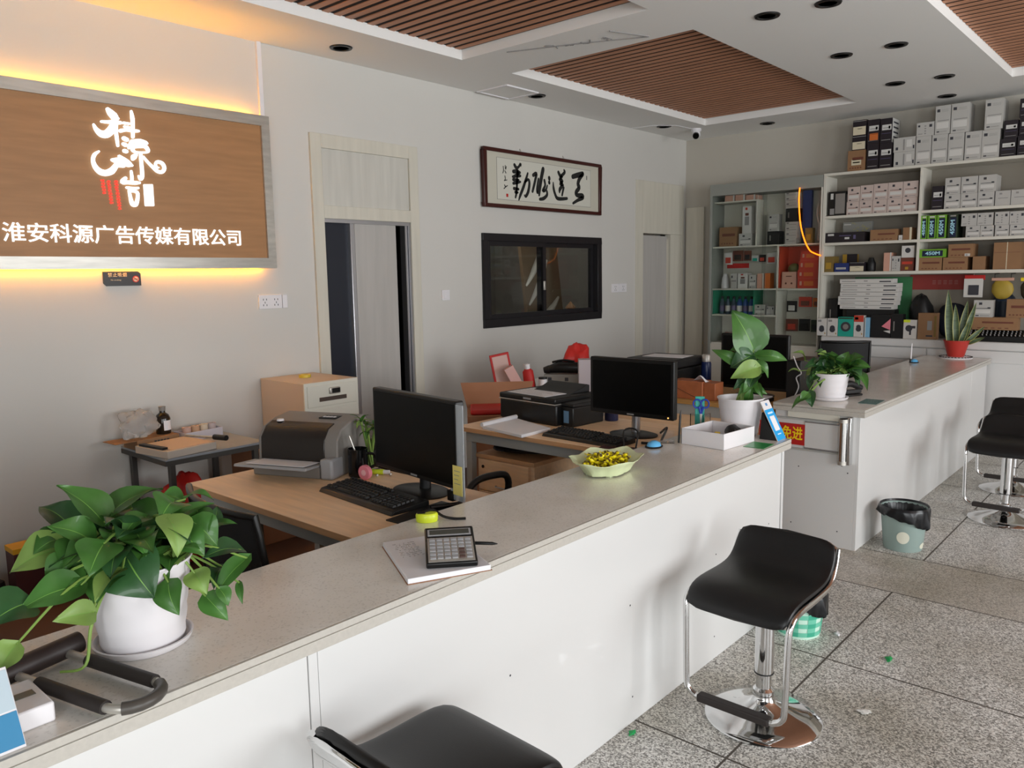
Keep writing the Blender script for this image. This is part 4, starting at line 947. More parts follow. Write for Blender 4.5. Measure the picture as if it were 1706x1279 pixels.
stool('black bar stool standing alone in front of the long white counter, green bin behind it', 2.525, 1.085, rad(-90))
stool('black bar stool by the far counter, its wide chrome base on the dark floor joint', 5.58, 0.885, rad(-92))
stool('black bar stool mostly hidden behind another stool near the far counter end', 6.38, 0.98, rad(-91))
stool('black bar stool with its seat alone in view, tucked against the white counter front', 1.045, 1.180, rad(88))

# ------------------------------------------------------------------ bins
def bin_(label, x, y, rb, rt, h, colmat, pattern, cat='bin'):
    t = thing('waste_bin', label, cat, (x, y, 0))
    b = MB(); b.lathe([(0, 0.004), (rb, 0.0), (rb + 0.003, 0.01), (rt, h), (rt - 0.004, h), (rb - 0.003, 0.012), (0, 0.012)], colmat, 36); b.build('bin_body', t)
    g = MB(); rn = random.Random(5)
    def lip(u, v):
        a = 2 * PI * v; w = 0.008 * math.sin(7 * a + 1) + 0.005 * math.sin(17 * a)
        zs = [h - 0.12, h - 0.02, h + 0.012, h - 0.005, h * 0.72 + 0.03 * math.sin(a - 0.8) + w, h * 0.66 + 0.045 * math.sin(a - 0.8) + w]
        rs = [rt - 0.03, rt - 0.010, rt + 0.004, rt + 0.012, rt + 0.010 + w, rt + 0.006 + w * 1.5]
        q = u * 5; i = min(4, int(q)); f = q - i
        r = rs[i] * (1 - f) + rs[i + 1] * f + 0.003 * math.sin(23 * a) * f; z = zs[i] * (1 - f) + zs[i + 1] * f
        return (r * math.cos(a), r * math.sin(a), z)
    g.grid(lip, 10, 72, m_film); g.build('bin_liner', t)
    p = MB()
    if pattern == 'gingham':
        def at(a, z, e=0.003): r = rb + (rt - rb) * z / h + e; return (r * math.cos(a), r * math.sin(a), z)
        m1 = M('gingham_mid', '6cc0a4', 0.5); m2 = M('gingham_deep', '3fa688', 0.5)
        for i in range(16):
            for k in range(9):
                if i % 2 and k % 2: continue
                a0 = 2 * PI * i / 16; a1 = 2 * PI * (i + 1) / 16; z0 = 0.012 + k * 0.02; z1 = z0 + 0.02
                p.grid(lambda u, v: at(a0 + (a1 - a0) * u, z0 + (z1 - z0) * v), 3, 1, m2 if not (i % 2 or k % 2) else m1)
    else:
        def at(a, z, e=0.0028): r = rb + (rt - rb) * z / h + e; return (r * math.cos(a), r * math.sin(a), z)
        mp = M('bin_pale_patch', 'd9d8c6', 0.5)
        for a0, a1, z0, z1, m in ((3.1, 3.7, 0.05, 0.12, mp), (4.35, 4.9, 0.015, 0.05, mp), (5.3, 5.7, 0.06, 0.11, M('bin_teal_patch', '3f93a5', 0.5))):
            n = 24
            vs = [at((a0 + a1) / 2 + (a1 - a0) / 2 * math.cos(2 * PI * i / n), (z0 + z1) / 2 + (z1 - z0) / 2 * math.sin(2 * PI * i / n)) for i in range(n)] + [at((a0 + a1) / 2, (z0 + z1) / 2, 0.0035)]
            MB().add(vs, [(i, (i + 1) % n, n) for i in range(n)], m, True).build('printed_patch', t)
    if p.v: p.build('printed_pattern', t)
    return t
bin_('grey-green waste bin with black liner beside the end of the far counter', 4.67, 1.22, 0.098, 0.122, 0.235, M('bin_grey_green', '8ea09a', 0.45), 'patch')
bin_('green checked waste bin with black liner behind the lone bar stool', 3.262, 1.255, 0.088, 0.108, 0.185, M('bin_pale_green', 'c8ead8', 0.45), 'gingham')
# scraps on the floor
for lb, x, y, m, s in (('green wrapper scrap on the floor at the foot of the white counter', 2.135, 1.375, 'g', 0.016), ('green wrapper scrap on the open terrazzo away from the counters', 3.23, 0.873, 'g', 0.02), ('crumpled clear wrapper on the floor near the stool base', 2.77, 0.82, 'c', 0.022), ('white paper scrap on the floor beside the checked bin', 3.33, 1.11, 'w', 0.016)):
    mm = {'g': M('green_wrapper', '1f9a52', 0.4), 'c': M('clear_wrapper', 'd8d6d0', 0.3), 'w': m_paper}[m]
    tag(MB().blob((0, 0, 0.004), (s, s * 0.6, 0.006), mm, int(x * 100), 0.5, 8).build('wrapper_scrap', loc=(x, y, 0.003), rot=(0, 0, x * 3)), lb, 'litter')

# ------------------------------------------------------------------ desks
def desk(label, x0, x1, y0, y1, grp='beech office desks'):
    t = thing('office_desk', label, 'desk', (x0, y0, 0), 0, grp)
    w, d = x1 - x0, y1 - y0
    MB().box(0, w, 0, d, 0.725, 0.749, m_beech).build('desktop', t, 0.002)
    MB().box(-0.0008, 0.002, 0, d, 0.726, 0.748, m_beech_edge).build('edge_band', t)
    f = MB(); f.box(0.04, 0.07, 0.03, d - 0.03, 0.665, 0.724, m_grey); f.box(w - 0.07, w - 0.04, 0.03, d - 0.03, 0.665, 0.724, m_grey); f.box(0.07, w - 0.07, 0.03, 0.06, 0.665, 0.724, m_grey); f.box(0.07, w - 0.07, d - 0.06, d - 0.03, 0.665, 0.724, m_grey); f.build('apron_frame', t, 0.002)
    for lx in (0.04, w - 0.08):
        for ly in (0.03, d - 0.07): MB().box(lx, lx + 0.04, ly, ly + 0.04, 0.0, 0.665, m_grey).build('leg', t, 0.003)
    MB().box(w - 0.03, w - 0.012, 0.08, d - 0.08, 0.3, 0.70, m_beech_edge).build('modesty_panel', t)
    return t
desk('beech desk with grey legs, carrying the grey receipt printer and long keyboard', 1.45, 2.09, 1.845, 3.035)
desk('beech desk beyond the first one, carrying the black ink-tank printer', 2.965, 3.68, 1.845, 3.035)
t = thing('office_desk', 'beech desk with a wooden front panel facing the gap, carrying the tissue box', 'desk', (4.45, 1.90, 0), 0, 'beech office desks')
MB().box(0, 0.75, 0, 1.25, 0.725, 0.75, M('beech_yellow', 'b98d52', 0.45, var=0.08, vscale=3.5, stretch=(14, 1.2, 14))).build('desktop', t, 0.002)
MB().box(0.02, 0.04, 0.03, 1.22, 0.655, 0.724, m_grey).build('apron_frame', t)
MB().box(0.03, 0.048, 0.03, 1.22, 0.08, 0.655, m_beech).build('front_panel', t)
for lx, ly in ((0.05, 0.03), (0.05, 1.18), (0.68, 0.03), (0.68, 1.18)): MB().box(lx, lx + 0.04, ly, ly + 0.04, 0, 0.724, m_grey).build('leg', t)
# drawer pedestal under the second desk
t = thing('drawer_pedestal', 'low beech drawer pedestal under the second desk with black bag on top', 'cabinet', (3.05, 2.56, 0))
MB().box(0, 0.42, 0, 0.40, 0.0, 0.575, m_beech).build('body', t, 0.002)
MB().box(-0.012, 0.43, -0.008, 0.408, 0.575, 0.597, m_beech_edge).build('top_panel', t, 0.003)
for z0, z1 in ((0.40, 0.57), (0.22, 0.395), (0.02, 0.215)):
    d = MB().box(-0.014, 0, 0.03, 0.385, z0, z1, m_beech); o = d.build('drawer', t, 0.002)
    MB().tube([(-0.012, 0.14, z0 + 0.035), (-0.03, 0.15, z0 + 0.035), (-0.03, 0.25, z0 + 0.035), (-0.012, 0.26, z0 + 0.035)], 0.004, m_alu, 8).build('drawer_handle', o)
MB().cyl((-0.014, 0.35, 0.53), (-0.018, 0.35, 0.53), 0.009, 0.009, m_black, 14).build('lock', t)
tag(MB().blob((0, 0, 0.034), (0.14, 0.19, 0.032), M('black_nylon', '141318', 0.6), 4, 0.15, 12).build('shoulder_bag', loc=(3.20, 2.77, 0.602)), 'flat black bag lying on the low drawer pedestal under the desk', 'bag')
# filing cabinet by the sliding door
t = thing('filing_cabinet', 'cream steel cabinet with label slot in front of the sliding door', 'cabinet', (2.672, 4.03, 0))
MB().box(0, 0.395, 0, 0.465, 0, 0.934, M('cabinet_tan', 'c2b3a4', 0.5)).build('carcass', t, 0.003)
f = MB(); f.box(0, 0.395, -0.012, 0, 0.0, 0.934, m_offwhite); f.build('front_frame', t, 0.002)
d = MB().box(0.018, 0.377, -0.018, -0.012, 0.785, 0.915, m_offwhite).build('drawer', t, 0.002)
MB().box(0.10, 0.30, -0.0195, -0.018, 0.815, 0.84, M('label_slot', '4a3d36', 0.5)).build('label_slot', d)
MB().box(0.17, 0.25, -0.03, -0.018, 0.855, 0.895, m_steel).build('handle', d, 0.006)
MB().box(0.186, 0.245, -0.032, -0.03, 0.861, 0.889, m_black).build('handle_inset', d)
MB().box(0.018, 0.377, -0.018, -0.012, 0.02, 0.77, m_offwhite).build('cabinet_door', t, 0.002)
s = MB(); s.lathe([(0.026, 0), (0.038, 0.0), (0.038, 0.018), (0.026, 0.018), (0.026, 0)], M('yellow_tape', 'cdb63a', 0.4), 28)
tag(s.build('tape_roll', loc=(2.87, 4.30, 0.9345)), 'roll of yellow tape on top of the cream steel cabinet', 'tape')

# ------------------------------------------------------------------ office chairs
m_mesh = M('black_mesh_fabric', '161617', 0.7, bump=0.3, bscale=400)
def office_chair(label, x, y, rz, z_top=0.90, arms=True, bw=0.23):
    t = thing('office_chair', label, 'chair', (x, y, 0), rz, 'black mesh office chairs')
    MB().blob((0, 0, 0.46), (0.24, 0.24, 0.035), m_mesh, 2, 0.03, 14).build('seat', t)
    h = z_top - 0.52
    fr = []
    def bk(u, v):
        xx = (v * 2 - 1) * bw * (1 - 0.12 * (u - 0.7) ** 2); zz = 0.52 + h * u
        return (xx, 0.235 + 0.05 * u - 0.05 * (abs(v * 2 - 1) ** 2), zz)
    b = MB().grid(bk, 10, 10, m_mesh); b.build('backrest', t)
    e = [bk(0, k / 8) for k in range(9)] + [bk(k / 8, 1) for k in range(1, 9)] + [bk(1, 1 - k / 8) for k in range(1, 9)] + [bk(1 - k / 8, 0) for k in range(1, 9)]
    MB().tube(e, 0.011, m_black, 10).build('back_frame', t)
    s = MB(); s.tube([(0, 0.1, 0.43), (0, 0.24, 0.44), (0, 0.265, 0.56), (0, 0.27, 0.62)], 0.018, m_black, 10, sub=3); s.build('back_bracket', t)
    s = MB(); s.cyl((0, 0, 0.1), (0, 0, 0.42), 0.025, 0.025, m_black); s.build('gas_column', t)
    s = MB()
    for k in range(5):
        a = 2 * PI * k / 5 + 0.3; s.tube([(0, 0, 0.1), (0.27 * math.cos(a), 0.27 * math.sin(a), 0.065)], [0.024, 0.016], m_black, 8)
    s.build('star_base', t)
    for k in range(5):
        a = 2 * PI * k / 5 + 0.3; cx, cy = 0.27 * math.cos(a), 0.27 * math.sin(a)
        MB().cyl((cx - 0.02 * math.sin(a), cy + 0.02 * math.cos(a), 0.028), (cx + 0.02 * math.sin(a), cy - 0.02 * math.cos(a), 0.028), 0.0275, 0.0275, m_black, 16).build('caster', t)
    if arms:
        for sg in (-1, 1):
            MB().tube([(sg * 0.2, 0.1, 0.43), (sg * 0.27, 0.1, 0.46), (sg * 0.275, 0.12, 0.60), (sg * 0.275, 0.06, 0.655), (sg * 0.275, -0.05, 0.66), (sg * 0.275, -0.14, 0.64), (sg * 0.27, -0.15, 0.56), (sg * 0.22, -0.1, 0.44)], 0.016, m_black, 10, sub=4).build('armrest', t)
    return t
# chairs face +X (toward their desks): local back is +Y, so rz = 90 turns it to -X
office_chair('black mesh office chair drawn up to the first beech desk, behind the potted pothos', 1.40, 2.21, rad(84), 0.885, False, 0.25)
office_chair('black office chair of which only a curved armrest shows beyond the first monitor', 2.50, 2.66, rad(90), 0.82, True)
office_chair('black mesh office chair behind the far counter, its backrest showing past the pothos', 6.42, 2.22, rad(120), 1.01, False, 0.18)

# ------------------------------------------------------------------ monitors and keyboards
def monitor(label, x, y, z, rz, w, h, z0, bezel, lean=0, led=None):
    t = thing('computer_monitor', label, 'monitor', (x, y, z), rz, 'black computer monitors')
    MB().prism(rrect(-w / 2, w / 2, z0, z0 + h, 0.008), 0, 0.034, m_black).build('housing', t, 0.004, rot=None)
    hs = t.children[-1] if t.children else None
    o = [c for c in bpy.data.objects if c.parent == t][-1]
    o.rotation_euler = (rad(90), 0, 0); o.location = (0, 0.034, 0)
    MB().box(-w / 2 + bezel, w / 2 - bezel, -0.0012, 0.0, z0 + bezel * 1.3, z0 + h - bezel, m_screen).build('screen', t)
    MB().box(-0.02, 0.02, -0.001, 0.0, z0 + 0.006, z0 + 0.013, m_inkgrey).build('badge', t)
    s = MB(); s.tube([(0, 0.05, 0.006), (0, 0.055, z0 + 0.05), (0, 0.04, z0 + h * 0.45)], [0.022, 0.022, 0.03], m_dark if led is None else m_alu, 12); s.build('stand_neck', t)
    MB().lathe([(0.0, 0.0), (0.11, 0.0), (0.112, 0.006), (0.09, 0.012), (0.0, 0.014)], m_black, 40, (0, 0.03), sx=1.15, sy=0.85).build('stand_base', t)
    if led: MB().cyl((w / 2 - 0.03, 0, z0 + 0.012), (w / 2 - 0.03, -0.002, z0 + 0.012), 0.0035, 0.0035, M('amber_led_dot', 'f0b060', 0.4, emit=2.0), 10).build('power_led', t)
    return t
monitor('black monitor on the first desk with clear memo board on its side', 1.917, 2.197, 0.749, rad(-97.1), 0.54, 0.315, 0.062, 0.012)
monitor('black monitor with silver stand on the second desk', 3.30, 2.142, 0.749, rad(-90), 0.488, 0.287, 0.10, 0.017, led=True)
monitor('tall black monitor behind the broad-leaved potted plant', 4.86, 2.215, 0.75, rad(-90), 0.46, 0.36, 0.042, 0.014)
# clear memo board clipped to the first monitor
t = thing('memo_board', 'clear acrylic memo board with yellow sticky note at the side of the first monitor', 'memo board', (1.887, 1.955, 0.775), rad(-97.1))
MB().box(-0.016, 0.062, 0.0, 0.003, 0.0, 0.34, M('acrylic_pale', 'dfe3e6', 0.25, trans=0.65, ior=1.1)).build('acrylic_sheet', t)
n = MB(); n.box(0.0, 0.052, -0.002, -0.0004, 0.02, 0.125, M('sticky_note', 'e6d67a', 0.7))
for k in range(4): n.box(0.008, 0.042 - 0.006 * (k % 3), -0.0024, -0.002, 0.105 - k * 0.015, 0.107 - k * 0.015, m_inkgrey)
n.build('sticky_note', t)
MB().box(-0.03, 0.0, -0.006, 0.012, -0.006, 0.03, m_black).build('clip', t)

def keyboard(label, x, y, z, rz, w=0.46, d=0.165):
    t = thing('keyboard', label, 'keyboard', (x, y, z), rz, 'black keyboards')
    b = MB()
    pr = [(-d / 2, 0.0), (-d / 2 + 0.012, 0.014), (-d / 2 + 0.03, 0.016), (d / 2 - 0.01, 0.026), (d / 2, 0.022), (d / 2, 0.0)]
    N = len(pr); vs = [(sx * w / 2, a, c) for sx in (-1, 1) for a, c in pr]
    b.add(vs, [tuple(range(N)), tuple(range(N, 2 * N))[::-1]] + [(i, N + i, N + (i + 1) % N, (i + 1) % N) for i in range(N)], m_black); b.build('case', t, 0.003)
    k = MB(); p = 0.0192; sl = 0.010 / (d - 0.04)
    def key(cx, cy, kw=0.0165, kd=0.0155):
        z0 = 0.016 + (cy + d / 2 - 0.03) * sl
        k.add([(cx - kw / 2, cy - kd / 2, z0), (cx + kw / 2, cy - kd / 2, z0), (cx + kw / 2, cy + kd / 2, z0 + kd * sl), (cx - kw / 2, cy + kd / 2, z0 + kd * sl), (cx - kw * .4, cy - kd * .36, z0 + 0.007), (cx + kw * .4, cy - kd * .36, z0 + 0.007), (cx + kw * .4, cy + kd * .4, z0 + 0.008), (cx - kw * .4, cy + kd * .4, z0 + 0.008)],
              [(4, 5, 6, 7), (0, 1, 5, 4), (1, 2, 6, 5), (2, 3, 7, 6), (3, 0, 4, 7)], m_dark)
    x0 = -w / 2 + 0.02; y0 = -d / 2 + 0.038
    for r in range(5):
        for c in range(14): 
            if r == 0 and 3 <= c <= 8: continue
            key(x0 + (c + 0.3 * (r % 2)) * p, y0 + r * p)
        for c in range(3): key(x0 + 15.0 * p + c * p, y0 + r * p)
        for c in range(4): key(x0 + 18.4 * p + c * p, y0 + r * p)
    key(x0 + 5.6 * p, y0, 6 * p)
    for c in range(13): key(x0 + c * p * 1.12, y0 + 5.3 * p, 0.016, 0.012)
    k.build('keycaps', t)
    return t
keyboard('black keyboard with raised keys lying in front of the first monitor', 1.77, 2.265, 0.7495, rad(-94.5), 0.47)
keyboard('black keyboard lying before the monitor on the second desk', 3.10, 2.26, 0.7495, rad(-93), 0.46)

# ------------------------------------------------------------------ printers
m_pgrey = M('printer_grey', '86817c', 0.45); m_plight = M('printer_light_grey', 'a0a0a2', 0.4)
t = thing('receipt_printer', 'grey dot matrix printer with paper on its front tray, on the first desk', 'printer', (1.90, 2.83, 0.749), rad(-67.7))
def sweep_x(mb, prof, x0, x1, mat, smooth=False):
    N = len(prof); vs = [(x, a, c) for x in (x0, x1) for a, c in prof]
    mb.add(vs, [tuple(range(N)), tuple(range(N, 2 * N))[::-1]], mat); mb.add(vs, [(i, N + i, N + (i + 1) % N, (i + 1) % N) for i in range(N)], mat, smooth)
    return mb
PW = 0.19
sweep_x(MB(), [(-0.13, 0.0), (0.15, 0.0), (0.15, 0.20), (0.13, 0.225), (0.02, 0.215), (-0.06, 0.19), (-0.095, 0.15), (-0.10, 0.06), (-0.13, 0.05)], -PW, PW, m_pgrey).build('body', t, 0.006)
sweep_x(MB(), [(-0.103, 0.06), (-0.098, 0.152), (-0.062, 0.193), (-0.015, 0.209), (-0.012, 0.2), (-0.055, 0.18), (-0.088, 0.145), (-0.095, 0.06)], -PW + 0.015, PW - 0.06, M('printer_smoked_cover', '2c2724', 0.25)).build('smoked_cover', t, 0.003)
MB().box(PW - 0.055, PW + 0.004, -0.15, -0.06, 0.0, 0.085, m_plight).build('feed_housing', t, 0.01)
sweep_x(MB(), [(-0.24, 0.055), (-0.10, 0.048), (-0.10, 0.056), (-0.235, 0.066)], -PW - 0.02, PW - 0.06, m_plight).build('paper_tray', t, 0.003)
MB().box(-PW, PW - 0.06, -0.14, -0.10, 0.0, 0.05, m_pgrey).build('front_base', t, 0.004)
sweep_x(MB(), [(-0.225, 0.068), (-0.105, 0.060), (-0.105, 0.062), (-0.225, 0.070)], -PW + 0.03, PW - 0.08, m_paper).build('tray_paper', t)
k = MB(); k.box(0.03, 0.11, 0.025, 0.085, 0.216, 0.221, m_dark)
for i in range(4):
    k.box(0.04 + i * 0.016, 0.05 + i * 0.016, 0.04, 0.055, 0.221, 0.223, m_whitepl)
k.build('button_panel', t)
MB().lathe([(0.016, 0.0), (0.014, 0.008), (0, 0.009)], m_whitepl, 16, (-0.13, -0.02)).build('top_knob', t, loc=(0, 0, 0.208))

t = thing('inkjet_printer', 'black ink-tank printer with paper on its lid, on the second desk', 'printer', (3.455, 2.80, 0.749), rad(-95))
b = MB(); b.box(-0.21, 0.23, -0.17, 0.17, 0.0, 0.115, m_black); b.build('body', t, 0.01)
MB().box(-0.213, 0.225, -0.174, 0.172, 0.113, 0.118, m_steel).build('silver_line', t)
MB().box(-0.212, 0.225, -0.173, 0.172, 0.118, 0.148, m_black).build('scanner_lid', t, 0.008)
sweep_x(MB(), [(0.0, 0.147), (0.172, 0.147), (0.172, 0.185), (0.15, 0.19), (0.09, 0.168)], -0.12, 0.17, m_dark).build('rear_feeder', t, 0.004)
b = MB(); b.box(0.225, 0.315, -0.13, 0.12, 0.0, 0.105, m_black); b.box(0.225, 0.315, -0.125, 0.12, 0.105, 0.125, m_dark); b.build('ink_tank', t, 0.006)
MB().box(0.25, 0.285, -0.1325, -0.13, 0.02, 0.085, M('ink_window', '5d7f9c', 0.2)).build('ink_window', t)
MB().box(-0.015, 0.045, -0.1745, -0.173, 0.127, 0.137, m_inkgrey).build('badge', t)
p = MB(); p.box(-0.17, 0.14, -0.15, 0.06, 0.1485, 0.150, m_paper)
for i in range(7): p.box(-0.15, 0.10 - 0.03 * (i % 3), -0.13 + i * 0.025, -0.127 + i * 0.025, 0.150, 0.1503, m_inkgrey)
tag(p.build('paper_sheet', loc=(3.455, 2.80, 0.749), rot=(0, 0, rad(-97))), 'printed sheet lying on the lid of the ink-tank printer', 'paper')
t = thing('copier', 'large black printer on the third desk behind the tissue box, white sheet on top', 'printer', (4.88, 2.885, 0.75), rad(-90))
MB().box(-0.2, 0.2, -0.2, 0.2, 0.0, 0.16, m_black).build('body', t, 0.012)
MB().box(-0.19, 0.21, -0.2, 0.2, 0.162, 0.222, m_dark).build('scanner_lid', t, 0.01)
MB().box(-0.15, 0.15, -0.205, -0.2, 0.05, 0.11, m_dark).build('paper_slot', t)
tag(MB().box(-0.1, 0.1, -0.15, 0.15, 0, 0.002, m_paper).build('paper_sheet', loc=(4.90, 2.87, 0.9725), rot=(0, 0, 0.1)), 'white sheet on the large black printer near the far door', 'paper')

# ------------------------------------------------------------------ potted plants
def leaf(mb, b, t, w, roll, droop, mat, face, round_=1.0, nu=10):
    b = Vector(b); t = Vector(t); a = t - b; L = a.length; a.normalize()
    n = face - a * face.dot(a); n.normalize(); n = Matrix.Rotation(roll, 3, a) @ n; s = a.cross(n)
    vv = [-1, -0.66, -0.33, -0.022, 0.022, 0.33, 0.66, 1]
    def pt(u, v):
        pr = max(0.0, math.sin(PI * min(1, u ** 0.62))) ** 0.75 * (1 - 0.35 * u ** 3) * 1.08
        back = -0.13 * L * abs(v) ** 1.5 * max(0, 1 - u * 2.2) ** 2
        wob = 0.05 * w * math.sin(u * 7 + v * 2.5 + L * 90)
        return b + a * (u * L + back) + s * (v * w / 2 * pr) + n * (droop * L * math.sin(PI * u) + 0.16 * w * (abs(v) ** 1.3) * pr + wob * abs(v) - 0.1 * L * u * u)
    def row(i): return [pt(i / nu, v) for v in vv]
    R_ = [row(i) for i in range(nu + 1)]; nv = len(vv)
    vs = [p for r in R_ for p in r]
    fs = []; fv = []
    for i in range(nu):
        for j in range(nv - 1): (fv if j == 3 and i < nu - 1 else fs).append((i * nv + j, (i + 1) * nv + j, (i + 1) * nv + j + 1, i * nv + j + 1))
    mb.add(vs, fs, mat, True); mb.add(vs, fv, m_vein, True)
def pot(t, rb, rt, h, z0=0.0, mat=None, flute=0.0, rings=True):
    mat = mat or m_pot
    pr = [(0.0, z0 + 0.004), (rb * 0.94, z0), (rb, z0 + 0.006)]
    for k in range(1, 13):
        f = k / 12; rr = rb + (rt - rb) * f
        if rings: rr += 0.0012 * math.sin(f * 26)
        pr.append((rr, z0 + h * f))
    pr += [(rt + 0.004, z0 + h), (rt + 0.003, z0 + h + 0.004), (rt - 0.004, z0 + h + 0.003), (rt - 0.008, z0 + h - 0.02), (rt - 0.014, z0 + h - 0.03)]
    MB().lathe(pr, mat, 48).build('pot', t)
    MB().lathe([(rt - 0.010, z0 + h - 0.028), (rt * 0.5, z0 + h - 0.022), (0, z0 + h - 0.02)], m_soil, 24).build('soil', t)
def saucer(t, r): MB().lathe([(0, 0.0), (r * 0.82, 0.0), (r * 0.95, 0.008), (r, 0.02), (r - 0.004, 0.0205), (r * 0.9, 0.009), (r * 0.8, 0.006), (0, 0.006)], m_pot, 48).build('saucer', t)
def towards(p): return Vector((-p[0], -p[1], CAM_H - p[2])).normalized()
# big pothos on the near counter
P = (0.663, 1.63, 0.80)
t = thing('potted_pothos', 'large pothos with broad drooping leaves in a white pot on the stone counter', 'potted plant', P)
saucer(t, 0.098); pot(t, 0.080, 0.102, 0.175, 0.006)
fo = MB(); st = MB(); face = (towards(P) * 0.55 + Vector((0, 0, 0.8))).normalized()
rn = random.Random(2)
for i, (b, e, w, ro, dr) in enumerate(POTHOS_LEAVES):
    mat = m_leafd if i in (1, 5, 9, 14, 22, 24) else (m_leafl if i in (7, 10, 12, 13, 17, 19, 34) else m_leaf)
    hang = Vector(e).z < Vector(b).z - 0.03
    leaf(fo, b, e, w * 1.12, ro * 0.8, dr, mat, (face if not hang else (towards(P) * 0.9 + Vector((0, 0, 0.45))).normalized()))
    root = Vector((rn.uniform(-0.05, 0.05), rn.uniform(-0.05, 0.05), 0.165)); bb = Vector(b)
    mid = (root + bb) / 2 + Vector((0, 0, 0.045))
    st.tube([root, mid, bb], [0.0035, 0.003, 0.0022], m_stem, 6, sub=5)
for i in range(34):   # small inner leaves filling the crown
    a = rn.uniform(0, 2 * PI); r0 = rn.uniform(0.01, 0.07); z = rn.uniform(0.19, 0.25)
    b = Vector((r0 * math.cos(a), r0 * math.sin(a), z)); d = Vector((math.cos(a), math.sin(a), rn.uniform(-0.2, 0.7))).normalized()
    leaf(fo, b, b + d * rn.uniform(0.07, 0.12), rn.uniform(0.055, 0.08), rn.uniform(-.4, .4), 0.15, rn.choice([m_leaf, m_leafd, m_leaf]), Vector((0, 0, 1)))
st.tube([(-0.02, -0.06, 0.19), (-0.08, -0.075, 0.185), (-0.115, -0.05, 0.10), (-0.14, -0.07, 0.03), (-0.175, -0.04, 0.02)], [0.004, 0.004, 0.0035, 0.003, 0.0025], m_stem, 8, sub=6)
fo.build('foliage', t); st.build('stems', t)
# broad-leaved plant by the gap
P = (3.425, 1.62, 0.80)
t = thing('potted_plant', 'tall broad-leaved plant in a white pot behind the white tray at the counter end', 'potted plant', P)
pot(t, 0.078, 0.103, 0.172)
fo = MB(); st = MB(); face = (towards(P) * 0.85 + Vector((0, 0, 0.35))).normalized()
for i, (b, e, w, ro, dr) in enumerate(PEACE_LEAVES):
    leaf(fo, b, e, w, ro, dr, m_leafl if i == 4 else (m_leafd if i in (5, 8, 10, 1) else m_leaf), face, nu=14)
    root = Vector((0.02 * math.sin(i * 2.1), 0.02 * math.cos(i * 2.1), 0.15)); bb = Vector(b)
    st.tube([root, root.lerp(bb, 0.5) + Vector((0.006, -0.004, 0.015)), bb], [0.0065, 0.005, 0.003], m_stem, 8, sub=5)
fo.build('foliage', t); st.build('stems', t)
# small pothos on the far counter
P = (4.68, 1.66, 0.80)
t = thing('potted_pothos', 'small bushy pothos in a white ribbed pot at the near corner of the far counter', 'potted plant', P)
saucer(t, 0.105); pot(t, 0.083, 0.105, 0.15, 0.006)
fo = MB(); st = MB(); rn = random.Random(9)
face = (towards(P) * 0.5 + Vector((0, 0, 0.8))).normalized()
for i, (b, e, w, ro, dr) in enumerate(SMALL_POTHOS_LEAVES):
    leaf(fo, b, e, w * 1.1, ro, dr, m_leafl if i == 2 or i % 9 == 4 else (m_leafd if i % 3 == 0 else m_leaf), face, nu=7)
    root = Vector((rn.uniform(-.05, .05), rn.uniform(-.05, .05), 0.135))
    st.tube([root, (root + Vector(b)) / 2 + Vector((0, 0, 0.02)), b], 0.0025, m_stem, 5, sub=3)
fo.build('foliage', t); st.build('stems', t)
# snake plant
P = (7.48, 1.615, 0.80)
bd = tag(MB().lathe([(0, 0), (0.125, 0.0), (0.128, 0.006), (0.12, 0.012), (0, 0.012)], m_whitepl, 40).build('serving_plate', loc=P), 'round white plate with dark beaded rim under the red flowerpot', 'plate')
b = MB()
for k in range(30):
    a = 2 * PI * k / 30; b.cyl((0.121 * math.cos(a), 0.121 * math.sin(a), 0.011), (0.121 * math.cos(a), 0.121 * math.sin(a), 0.016), 0.0075, 0.006, m_dark, 8)
b.build('beaded_rim', bd)
t = thing('snake_plant', 'snake plant with upright yellow-edged leaves in a red pot on the far counter', 'potted plant', (7.48, 1.615, 0.8125))
pot(t, 0.062, 0.098, 0.135, 0.0, M('red_pot', 'b5352c', 0.4), rings=False)
fo = MB(); m_sn = M('snake_leaf', '4c5f42', 0.4, var=0.35, vscale=16, stretch=(1, 1, 5)); m_sy = M('snake_leaf_edge', 'a9a865', 0.45)
def blade(base, tip, w, twist):
    base = Vector(base); tip = Vector(tip); ax = (tip - base); L = ax.length; ax.normalize()
    sd = ax.cross(Vector((math.cos(twist), math.sin(twist), 0))).normalized(); nn = sd.cross(ax)
    vv = [-1, -0.78, 0, 0.78, 1]
    vs = []; N = 12
    for i in range(N + 1):
        u = i / N; pr = (0.55 + 0.45 * math.sin(PI * min(1, u * 0.9 + 0.1))) * (1 - u ** 4) ** 0.8
        for v in vv: vs.append(base + ax * L * u + sd * v * w / 2 * pr + nn * (0.18 * w * (v * v) * pr + 0.01 * math.sin(u * 6)))
    fs = []; fe = []
    for i in range(N):
        for j in range(4): (fe if j in (0, 3) else fs).append((i * 5 + j, (i + 1) * 5 + j, (i + 1) * 5 + j + 1, i * 5 + j + 1))
    fo.add(vs, fs, m_sn, True); fo.add(vs, fe, m_sy, True)
for b, e, w in (((0, .05, .11), (0.0, .085, .56), .07), ((0, 0.0, .11), (-.02, .02, .44), .055), ((0.02, -.02, .11), (0.03, -.06, .47), .06), ((0, -.045, .11), (0, -.13, .46), .05), ((-.02, -.03, .11), (-.03, -.09, .30), .045), ((0, -.06, .11), (0.02, -.2, .26), .04), ((0.02, -.07, .11), (-.02, -.21, .17), .035)):
    blade(b, e, w, PI + 0.2)
fo.build('foliage', t)

